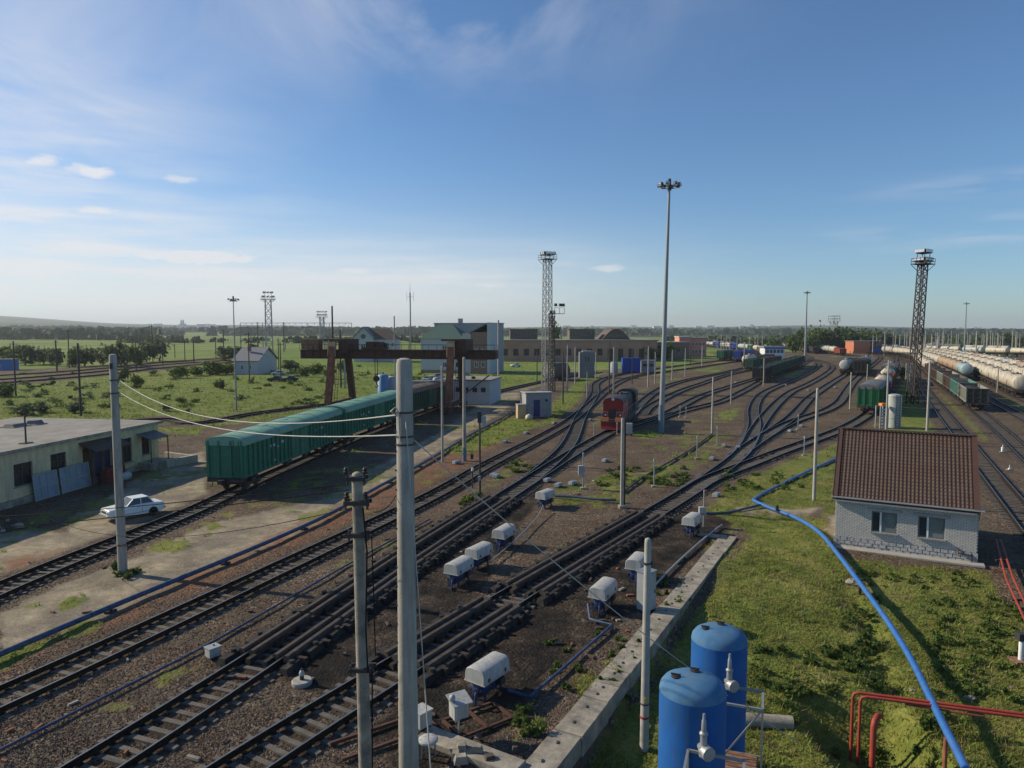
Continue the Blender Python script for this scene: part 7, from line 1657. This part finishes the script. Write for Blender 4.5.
a = Vector((P1.x+.05, P1.y-.2, zat(420, P1))); cable('pale cable hanging down the right side of the thick pole to the ground', a, Vector((P1.x+.62, P1.y+.4, 0)), .0, .016, WIREW, 12)
a = Vector((P2.x-.25, P2.y, zat(508, P2))); cable('dark cable from the insulator pole up to the left, across the wagon shadow', a, Vector((-26, 38, 3.2)), 1.0, .009, WIRED)
cable('dark cable from the insulator pole across to the thick pole', Vector((P2.x+.2, P2.y, zat(512, P2))), BZ(494), .12, .009, WIRED)
cable('upper dark cable across the workshop yard and the white car', Vector((-60, 42, 4.2)), Vector((P2.x-.3, P2.y, zat(484, P2))), 1.6, .011, WIRED)
cable('lower dark cable across the workshop yard and the white car', Vector((-60, 38, 3.6)), Vector((P2.x-.3, P2.y, zat(490, P2))), 1.5, .011, WIRED)
# ================================================================== vegetation
def leaf_cloud(rng, n, R3, leaf, clumps=14, hollow=.35, floor=0.0):
    """quads scattered round clump centres inside an ellipsoid of radii R3 about the origin"""
    c = rng.normal(size=(clumps, 3)); c /= np.linalg.norm(c, axis=1)[:, None]; c *= (hollow+(1-hollow)*rng.random((clumps, 1)))*.8
    k = rng.integers(0, clumps, n); sz = .14+.2*rng.random(clumps)
    p = c[k]+rng.normal(size=(n, 3))*sz[k][:, None]*.75
    p *= np.array(R3); p = p[p[:, 2] > -R3[2]+floor] if floor else p
    n = len(p); a = rng.normal(size=(n, 3)); a /= np.linalg.norm(a, axis=1)[:, None]; b = rng.normal(size=(n, 3)); b -= a*(a*b).sum(1)[:, None]; b /= np.linalg.norm(b, axis=1)[:, None]
    s = leaf*(.6+.8*rng.random((n, 1))); a *= s; b *= s*.6
    V = np.stack([p-a, p+b*.9-a*.1, p+a, p-b*.9+a*.1], 1).reshape(-1, 3); return V, np.arange(n*4).reshape(-1, 4)
CROWN = {}
def crown_mesh(kind, i, mat, R3=(1, 1, .8), n=420, leaf=.14):
    k = (kind, i)
    if k not in CROWN:
        rng = np.random.default_rng(hash(kind) % 1000 if False else sum(map(ord, kind))*7+i); V, Fq = leaf_cloud(rng, n, R3, leaf, 13+i*4); CROWN[k] = np_mesh('crown', V, Fq, [mat])
    return CROWN[k]
def trunk_mesh(kind, i):
    k = ('trunk', kind, i)
    if k not in CROWN:
        r = random.Random(i+5); m = MB(); m.tube([(0, 0, -.1), (.02, .01, .5), (.0, .03, 1.0)], [.06, .045, .025], 7)
        for _ in range(5):
            a = r.uniform(0, 6.28); m.tube([(0, 0, r.uniform(.45, .8)), (math.cos(a)*.25, math.sin(a)*.25, 1.0), (math.cos(a)*.4, math.sin(a)*.4, 1.25)], [.03, .02, .008], 5)
        CROWN[k] = m.mesh('trunk', BARK, 40)
    return CROWN[k]
def tree(p, h, w, kind, mat, lab, group, name='tree', tr=.3, n=560, leaf=.15):
    z = hgt(p.x, p.y); t = thing(name, lab, 'tree' if name == 'tree' else 'shrub', (p.x, p.y, z), random.uniform(0, 6.28), group); i = random.randrange(4)
    o = put(trunk_mesh(kind, i), 'trunk' if name == 'tree' else 'stem', t); o.scale = (h*.8, h*.8, h*tr*1.5)
    c = put(crown_mesh(kind, i, mat, n=n, leaf=leaf), 'crown' if name == 'tree' else 'foliage', t); ch = h*(1-tr); c.location = (0, 0, h*tr+ch*.46); c.scale = (w*.55, w*.55, ch*.72)
    return t
BG = 'bushes and trees beyond the left tracks'
def bush_px(u, vb, vt, wpx, kind, mat, lab, group, name='tree', tr=.15, **k):
    p = GG(u, vb); t = px((p.x, p.y, 0))[2]; h = zat(vt, p)-p.z; tree(p, max(h, .5), wpx/F*t, kind, mat, lab, group, name, tr, **k)
for q in ((25, 365, 343, 30, 'gr', LEAF_G), (44, 364, 346, 20, 'gr', LEAF_G), (57, 366, 347, 18, 'gr', LEAF_G), (85, 366, 345, 24, 'gr', LEAF_G), (103, 365, 347, 22, 'gr', LEAF_G), (117, 367, 341, 22, 'g2', LEAF_G), (125, 365, 343, 16, 'md', LEAF_M), (136, 368, 345, 14, 'dk', LEAF_D), (147, 362, 341, 20, 'g2', LEAF_G), (160, 361, 338, 22, 'g2', LEAF_G), (5, 363, 346, 24, 'md', LEAF_M), (73, 367, 350, 14, 'dk', LEAF_D), (225, 361, 345, 22, 'gr', LEAF_G), (240, 358, 344, 26, 'dk', LEAF_D), (253, 357, 344, 20, 'dk', LEAF_D)):
    NB = globals().get('NB', 0)+1; bush_px(*q, 'leafy small tree beyond the far left tracks, %s from the left' % ORD[1+sorted((25, 44, 57, 85, 103, 117, 125, 136, 147, 160, 5, 73, 225, 240, 253)).index(q[0])], BG, 'tree', .1)
for q in ((124, 381, 368, 12, 'dk', LEAF_D), (137, 388, 374, 14, 'lt', LEAF_L), (180, 378, 366, 18, 'lt', LEAF_L), (196, 376, 366, 16, 'md', LEAF_M), (212, 375, 361, 24, 'lt', LEAF_L), (228, 374, 363, 18, 'lt', LEAF_L), (220, 389, 380, 12, 'dk', LEAF_D), (25, 415, 404, 26, 'gr', LEAF_G), (42, 413, 402, 18, 'gr', LEAF_G), (75, 413, 401, 20, 'gr', LEAF_G), (5, 397, 384, 20, 'dk', LEAF_D), (316, 374, 362, 16, 'lt', LEAF_L), (305, 377, 366, 14, 'md', LEAF_M), (290, 370, 360, 18, 'dk', LEAF_D), (330, 379, 366, 14, 'lt', LEAF_L), (345, 372, 360, 14, 'dk', LEAF_D)):
    bush_px(*q, 'low leafy shrub on the rough grass field, %s from the left' % ORD[1+sorted((124, 137, 180, 196, 212, 228, 220, 25, 42, 75, 5, 316, 305, 290, 330, 345)).index(q[0])], 'shrubs on the left field', 'shrub', .05)
for q in ((653, 361, 340, 26, 'dk', LEAF_D), (667, 360, 342, 18, 'md', LEAF_M), (672, 358, 349, 16, 'lt', LEAF_L), (640, 359, 343, 14, 'dk', LEAF_D)):
    bush_px(*q, 'leafy tree between the tall mast and the pink building, %s from the mast' % ORD[1+sorted((653, 667, 672, 640)).index(q[0])], 'trees left of the pink building', 'tree', .15)
bush_px(555, 357, 326, 15, 'dk', LEAF_D, 'round dark tree behind the grey lattice tower above the depot roof', 'trees behind the depot', 'tree', .2)
bush_px(577, 352, 329, 12, 'md', LEAF_M, 'light green tree top showing above the depot roof', 'trees behind the depot', 'tree', .2)
for q in ((793, 353, 334, 16, 'md', LEAF_M), (802, 352, 331, 18, 'dk', LEAF_D), (818, 352, 327, 20, 'md', LEAF_M), (828, 352, 331, 16, 'dk', LEAF_D), (841, 352, 327, 24, 'dk', LEAF_D), (853, 352, 331, 18, 'md', LEAF_M), (862, 351, 330, 18, 'md', LEAF_M), (879, 351, 326, 24, 'dk', LEAF_D), (890, 351, 333, 18, 'dk', LEAF_D), (810, 353, 334, 18, 'md', LEAF_M), (870, 352, 332, 16, 'lt', LEAF_M), (935, 347, 336, 14, 'dk', LEAF_D), (951, 347, 337, 14, 'md', LEAF_M), (987, 347, 336, 12, 'md', LEAF_M), (1007, 347, 332, 16, 'dk', LEAF_D), (1019, 348, 337, 14, 'dk', LEAF_D), (775, 349, 338, 14, 'md', LEAF_M), (757, 348, 339, 14, 'dk', LEAF_D), (740, 347, 339, 14, 'dk', LEAF_D)):
    bush_px(*q, 'broad leafy tree in the belt behind the yard, %s from its left end' % ORD[1+sorted((793, 802, 818, 828, 841, 853, 862, 879, 890, 810, 870, 935, 951, 987, 1007, 1019, 775, 757, 740)).index(q[0])], 'trees behind the yard at right', 'tree', .12)
for q in ((914, 388, 372, 8, 'dk', LEAF_D), (903, 380, 366, 8, 'md', LEAF_D), (872, 440, 430, 10, 'dk', LEAF_D)):
    bush_px(*q, 'dark shrub in the shade behind the brick house, %s from the left' % ORD[1+sorted((914, 903, 872)).index(q[0])], 'shrubs behind the brick house', 'shrub', .05)
for i_, q in enumerate(((506, 356, 346, 10), (514, 355, 345, 11), (523, 355, 347, 10), (533, 356, 345, 12), (545, 356, 346, 12), (561, 357, 349, 10))):
    bush_px(*q, 'dk', LEAF_D, 'dark bush in front of the long depot wall, %s from the left' % ORD[i_+1], 'bushes in front of the depot', 'shrub', .05)
# far woodland, one mass
def far_woods():
    rng = np.random.default_rng(3); V = []; Fq = []; o = 0
    bands = [(-.95, -.02, 1500, 2600, 2600, 14), (-.95, -.5, 900, 1500, 700, 11), (-.05, .9, 1600, 3200, 1900, 11), (.22, 1.0, 650, 900, 1500, 5), (.36, 1.0, 470, 600, 500, 3), (-.55, -.1, 700, 760, 300, 5)]
    for a0, a1, y0, y1, n, s in bands:
        y = y0+(y1-y0)*rng.random(n); x = (a0+(a1-a0)*rng.random(n))*y
        keep = fbm(x, y, .004, 77) > .40; x, y = x[keep], y[keep]; z = hgt_np(x, y); h = s*(.6+.7*rng.random(len(x)))
        for k in range(6):
            px_ = x+rng.normal(size=len(x))*h*.5; py = y+rng.normal(size=len(x))*h*.4; pz = z+h*(.2+.75*rng.random(len(x)))
            r = h*(.35+.25*rng.random(len(x))); th = rng.random(len(x))*6.28; c, sn = np.cos(th)*r, np.sin(th)*r; tl = rng.random(len(x))*.6
            q = np.stack([np.stack([px_-c, py-sn, pz-r*.6], 1), np.stack([px_+c, py+sn, pz-r*.6], 1), np.stack([px_+c*.7, py+sn*.7+tl*r, pz+r*.5], 1), np.stack([px_-c*.6, py-sn*.6+tl*r, pz+r*.7], 1)], 1)
            V.append(q.reshape(-1, 3))
    V = np.concatenate(V); Fq = np.arange(len(V)).reshape(-1, 4)
    tag(put(np_mesh('far_woodland', V, Fq, [FOREST]), 'far_woodland'), kind='stuff')
far_woods()
# grass and weeds
def blades(name, mat, n, boxp, hmin, hmax, wid, seed, per=4, zmin=.35, thin=None, lean=.6):
    rng = np.random.default_rng(seed); x0, x1, y0, y1 = boxp
    y = (y0**-.6+(y1**-.6-y0**-.6)*rng.random(n))**(-1/.6); s = rng.random(n); x = x0+(x1-x0)*s
    g, sa, d, r, bed = zones(x, y)
    w = g*(.35+.65*sstep(fbm(x, y, .45, 52), .35, .6)); keep = rng.random(n) < np.where(g > zmin, w, 0)
    x, y = x[keep], y[keep]; m = len(x); z = hgt_np(x, y)+relief(x, y, g[keep], bed[keep])-.03
    hh = (hmin+(hmax-hmin)*rng.random(m)**2)*(.6+.8*fbm(x, y, .6, 61)); V = []
    for k in range(per):
        ox, oy = rng.normal(size=m)*.07, rng.normal(size=m)*.07; th = rng.random(m)*6.28; wx, wy = np.cos(th)*wid, np.sin(th)*wid; lx, ly = rng.normal(size=m)*hh*lean*.5+hh*.12, rng.normal(size=m)*hh*lean*.5
        V.append(np.stack([np.stack([x+ox-wx, y+oy-wy, z], 1), np.stack([x+ox+wx, y+oy+wy, z], 1), np.stack([x+ox+lx, y+oy+ly, z+hh], 1)], 1).reshape(-1, 3))
    V = np.concatenate(V); tag(put(np_mesh(name, V, np.arange(len(V)).reshape(-1, 3), [mat]), name), kind='stuff')
blades('grass', GRASS_M, 60000, (-2, 34, 17, 62), .05, .2, .028, 1, 4, lean=1.5)
blades('grass', GRASS_Y, 22000, (-2, 34, 17, 62), .08, .3, .022, 2, 3, lean=1.2)
blades('weeds', GRASS_B, 40000, (-60, 60, 20, 130), .05, .26, .04, 4, 4, .18, lean=1.2)
blades('meadow_grass', GRASS_B, 70000, (-150, 20, 70, 330), .1, .4, .06, 5, 4, .5)
blades('meadow_grass', GRASS_Y, 22000, (-150, 40, 70, 300), .1, .5, .05, 6, 3, .5)
# broad-leaved weeds and low scrub on the bank by the tanks
def scrub(name, spots, mat, seed, n=160, leaf=.06):
    rng = np.random.default_rng(seed); V = []
    for u, v, r, h in spots:
        p = GG(u, v); q, _ = leaf_cloud(rng, n, (r, r, h), leaf, 7); q = q+np.array([p.x, p.y, hgt(p.x, p.y)+h*.5]); V.append(q)
    V = np.concatenate(V); tag(put(np_mesh(name, V, np.arange(len(V)).reshape(-1, 4), [mat]), name), kind='stuff')
rr_ = random.Random(9)
scrub('weed_scrub', [(rr_.uniform(756, 880), rr_.uniform(650, 690), rr_.uniform(.2, .45), rr_.uniform(.12, .3)) for _ in range(40)]+[(rr_.uniform(840, 880), rr_.uniform(596, 690), rr_.uniform(.2, .4), rr_.uniform(.15, .35)) for _ in range(26)]+[(rr_.uniform(745, 850), rr_.uniform(700, 728), rr_.uniform(.2, .4), rr_.uniform(.12, .25)) for _ in range(18)], LEAF_M, 21)
scrub('weed_scrub', [(rr_.uniform(930, 1024), rr_.uniform(600, 700), rr_.uniform(.15, .35), rr_.uniform(.1, .22)) for _ in range(110)]+[(rr_.uniform(850, 975), rr_.uniform(572, 590), rr_.uniform(.12, .25), rr_.uniform(.1, .2)) for _ in range(30)]+[(rr_.uniform(870, 960), rr_.uniform(715, 768), rr_.uniform(.2, .4), rr_.uniform(.15, .35)) for _ in range(22)], LEAF_L, 22, leaf=.06)
scrub('weed_scrub', [(rr_.uniform(592, 690), rr_.uniform(468, 486), rr_.uniform(.3, .6), rr_.uniform(.15, .35)) for _ in range(40)]+[(rr_.uniform(505, 530), rr_.uniform(460, 478), rr_.uniform(.3, .5), rr_.uniform(.15, .3)) for _ in range(12)]+[(rr_.uniform(460, 480), rr_.uniform(495, 510), rr_.uniform(.3, .5), rr_.uniform(.15, .3)) for _ in range(8)]+[(rr_.uniform(720, 800), rr_.uniform(470, 492), rr_.uniform(.3, .55), rr_.uniform(.15, .4)) for _ in range(24)], LEAF_L, 23, leaf=.08)
scrub('weed_scrub', [(rr_.uniform(510, 545), rr_.uniform(712, 745), rr_.uniform(.15, .3), rr_.uniform(.15, .3)) for _ in range(12)]+[(rr_.uniform(545, 640), rr_.uniform(630, 690), rr_.uniform(.12, .25), rr_.uniform(.08, .2)) for _ in range(20)]+[(rr_.uniform(640, 690), rr_.uniform(560, 610), rr_.uniform(.12, .25), rr_.uniform(.08, .2)) for _ in range(14)]+[(rr_.uniform(106, 140), rr_.uniform(568, 580), rr_.uniform(.2, .35), rr_.uniform(.15, .35)) for _ in range(10)], LEAF_M, 24, leaf=.06)
scrub('field_scrub', [(rr_.uniform(0, 330), rr_.uniform(372, 412), rr_.uniform(.6, 1.8), rr_.uniform(.3, .9)) for _ in range(60)]+[(rr_.uniform(150, 560), rr_.uniform(366, 384), rr_.uniform(.8, 2.2), rr_.uniform(.4, 1.1)) for _ in range(40)], LEAF_L, 31, n=110, leaf=.22)
scrub('field_scrub', [(rr_.uniform(0, 330), rr_.uniform(372, 415), rr_.uniform(.5, 1.6), rr_.uniform(.25, .8)) for _ in range(14)]+[(rr_.uniform(0, 120), rr_.uniform(386, 400), rr_.uniform(.8, 1.8), rr_.uniform(.5, .9)) for _ in range(14)], LEAF_G, 32, n=110, leaf=.2)
def litter():
    r = random.Random(77); m = MB()
    for _ in range(150):
        u, v = r.uniform(0, 760), r.uniform(470, 768); p = GG(u, v); s = r.uniform(.05, .16)
        if p.y < 16 or p.x > (WA.x+(p.y-WA.y)*WD.x/WD.y)-1: continue
        m.box((p.x, p.y, .05), (s*r.uniform(1, 4), s, s*.5), mi=r.choice((0, 0, 1, 2)), rz=r.uniform(0, 3), top=(.9, .8))
    tag(m.build('ground_litter', [WOODD, CONC_DARK, RUST], smooth=None), kind='stuff')
litter()
# ballast stones of the near field: real stones, one mass
def ballast(n, seed):
    rng = np.random.default_rng(seed); y = (15**-1.2+(48**-1.2-15**-1.2)*rng.random(n))**(-1/1.2); x = (rng.random(n)*1.25-.82)*y
    g, s, d, r, bed = zones(x, y); k = (g < .3) & (s < .4) & (d < .3) & (rng.random(n) > STAIN_SHADE*.9); x, y = x[k], y[k]; m = len(x); z = hgt_np(x, y)+relief(x, y, g[k], bed[k])+.005
    base = np.array([(1, 0, 0), (-.5, .85, 0), (-.5, -.85, 0), (.1, .1, .8)])*.5; sc = (.022+.036*rng.random(m)**2)[:, None, None]; th = rng.random(m)*6.28
    B = base[None]*(.6+.8*rng.random((m, 4, 3)))*sc*1.6; c, sn = np.cos(th)[:, None], np.sin(th)[:, None]; X = B[:, :, 0]*c-B[:, :, 1]*sn; Y = B[:, :, 0]*sn+B[:, :, 1]*c
    V = np.stack([X+x[:, None], Y+y[:, None], B[:, :, 2]+z[:, None]], 2).reshape(-1, 3); i = np.arange(m)[:, None]*4
    Fq = np.concatenate([i+np.array([[0, 1, 3]]), i+np.array([[1, 2, 3]]), i+np.array([[2, 0, 3]])], 0)
    tag(put(np_mesh('ballast_stones', V, Fq, [BALST]), 'ballast_stones'), kind='stuff')
BALST = leafmat('ballast_stone', (.06, .042, .033), (.25, .19, .15), 0)
ballast(170000, 5)
# loose stones and rubble
for k, (u, v, s, lab) in enumerate(((854, 583, .45, 'pale stone lying on the grass by the blue pipe near the house'), (912, 690, .12, 'small pale stone on the grass left of the blue pipe, by red pipes'), (1012, 688, .1, 'small pale stone on the weeds at the right edge'), (969, 698, .2, 'pale brown stone next to the red pipes at right'))):
    p = GG(u, v); r_ = random.Random(k); m = MB(); m.lathe([(s*.7, -.1), (s, .04), (s*.85, s*.3), (s*.45, s*.45), (.03, s*.5)], 9); m.v = [(x*r_.uniform(.75, 1.2), y*r_.uniform(.6, 1.0), z*r_.uniform(.7, 1.2)) for x, y, z in m.v]
    tag(m.build('stone', STONE, smooth=None, loc=p), lab, 'stone')
def rubble(u, v, n, rad, lab):
    p = GG(u, v); t = thing('rubble_heap', lab, 'rubble', p); r = random.Random(u)
    for i in range(n):
        s = r.uniform(.12, .34); m = MB(); m.box((r.gauss(0, rad), r.gauss(0, rad*.6), s*.4+r.uniform(0, .25)), (s*1.5, s, s*.8), rz=r.uniform(0, 3), top=(.7, .75)); m.build('rubble_piece', CONC_DARK if i % 3 else WOODD, t, smooth=None)
rubble(6, 528, 26, 1.3, 'heap of dark rubble and scrap at the left edge in front of the workshop')
rubble(470, 758, 10, .6, 'scattered rubble on the ballast at bottom edge beside post box')
# rusty frame lying by the nearest machine
p = GG(478, 722); t = thing('rusty_frame', 'rusty steel angle frame lying under the nearest white covered machine', 'frame', p, .62); m = MB(); [m.bar(a, b, .09) for a, b in (((-1, -.6, .1), (1, -.6, .1)), ((-1, .6, .1), (1, .6, .1)), ((-1, -.6, .1), (-1, .6, .1)), ((1, -.6, .1), (1, .6, .1)), ((0, -.6, .1), (0, .6, .1)))]; m.build('angle_bar', RUST_DARK, t, smooth=None)
p = GG(384, 738); t = thing('rusty_frame', 'rusty steel bar frame on the ballast behind the thick pole', 'frame', p, .6); m = MB(); [m.bar(a, b, .1) for a, b in (((-1.6, -.5, .1), (1.6, -.5, .1)), ((-1.6, .5, .1), (1.6, .5, .1)), ((1.6, -.5, .1), (1.6, .5, .1)))]; m.build('angle_bar', RUST_DARK, t, smooth=None)
# ================================================================== overhead-line masts of the far yard
cm = thing('catenary_mast', 'grey overhead-line mast standing in the far yard behind the tank wagons', 'mast', (0, 0, 0), 0, 'overhead-line masts of the far yard')
m = MB(); m.tube([(0, 0, 0), (0, 0, 12)], [.32, .22], 8); m.build('shaft', CONC, cm); m = MB(); m.bar((0, 0, 10), (3.4, 0, 10.6), .14); m.bar((0, 0, 11.6), (2.4, 0, 10.5), .09); m.build('bracket', STEELG, cm, smooth=None)
rm = random.Random(4); first = True
for i in range(95):
    u = rm.uniform(872, 1035) if i < 78 else rm.uniform(785, 872); v = rm.uniform(348.5, 356) if i < 78 else rm.uniform(348.5, 352); p = G(u, v)
    if first: cm.location = p; cm.rotation_euler = (0, 0, .3); first = False
    else: dup(cm, p, rm.choice((0, math.pi))+rm.uniform(-.2, .4), None, None, rm.uniform(.8, 1.08))
for i in range(16):
    u = rm.uniform(700, 765); p = G(u, rm.uniform(349, 353)); dup(cm, p, rm.uniform(0, 6), 'grey overhead-line mast above the far wagons left of the signal box', 'overhead-line masts left of the signal box', rm.uniform(.7, 1.0))
# ================================================================== distant town
tb = thing('apartment_block', 'tiny white apartment block on the far hazy skyline', 'building', (0, 0, 0), 0, 'white blocks of the far town'); MB().box((0, 0, 9), (46, 14, 18)).build('wall', CITY, tb, smooth=None); MB().box((0, 0, 18.4), (47, 15, .9)).build('roof', CITYR, tb, smooth=None)
rm = random.Random(12); first = True
for i in range(64):
    y = rm.uniform(3000, 5600); u = rm.choice((rm.uniform(560, 770), rm.uniform(560, 770), rm.uniform(150, 215), rm.uniform(930, 1010))); x = (u-512)/F*y; z = hgt(x, y)
    s = rm.uniform(.45, .95)
    if first: tb.location = (x, y, z); first = False
    else: dup(tb, (x, y, z), rm.uniform(-.5, .5), None, None, (s*rm.uniform(.5, 1.2), s, s*rm.uniform(.5, 1.2)))
x, y = (184-512)/F*3400, 3400.0; z = hgt(x, y); t = thing('church', 'tiny pale church with towers on the left skyline', 'church', (x, y, z)); m = MB(); m.box((0, 0, 13), (26, 18, 26)); m.build('wall', CITY, t, smooth=None); m = MB(); [m.lathe([(4, 0), (4, 10), (4.6, 12), (3.5, 15), (.4, 20), (.1, 25)], 12, 0, (q, 0, 26)) for q in (-8, 2)]; m.build('dome', CITY, t)
# ================================================================== air
hz = bpy.data.materials.new('haze'); hz.use_nodes = True; nn = hz.node_tree.nodes; nn.remove(nn['Principled BSDF'])
pv = nn.new('ShaderNodeVolumePrincipled'); pv.inputs['Color'].default_value = (.84, .9, .97, 1); pv.inputs['Density'].default_value = .000115; pv.inputs['Anisotropy'].default_value = .2
hz.node_tree.links.new(pv.outputs[0], nn['Material Output'].inputs['Volume'])
MB().box((0, 4600, 75), (28000, 9600, 160)).build('haze', hz, smooth=None); bpy.data.objects['haze']['kind'] = 'stuff'
# wagons that have no group yet stand in the same yard
for o in bpy.data.objects:
    if o.parent is None and o.get('category') in ('freight wagon', 'tank wagon') and not o.get('group'): o['group'] = 'freight wagons in the yard'
    if o.parent is None and o.get('category') in ('pole', 'signal post', 'light tower', 'light mast', 'car') and not o.get('group'): o['group'] = {'pole': 'foreground poles', 'signal post': 'signal posts among the tracks', 'light tower': 'lattice light towers', 'light mast': 'tubular light masts', 'car': 'parked cars'}[o['category']]
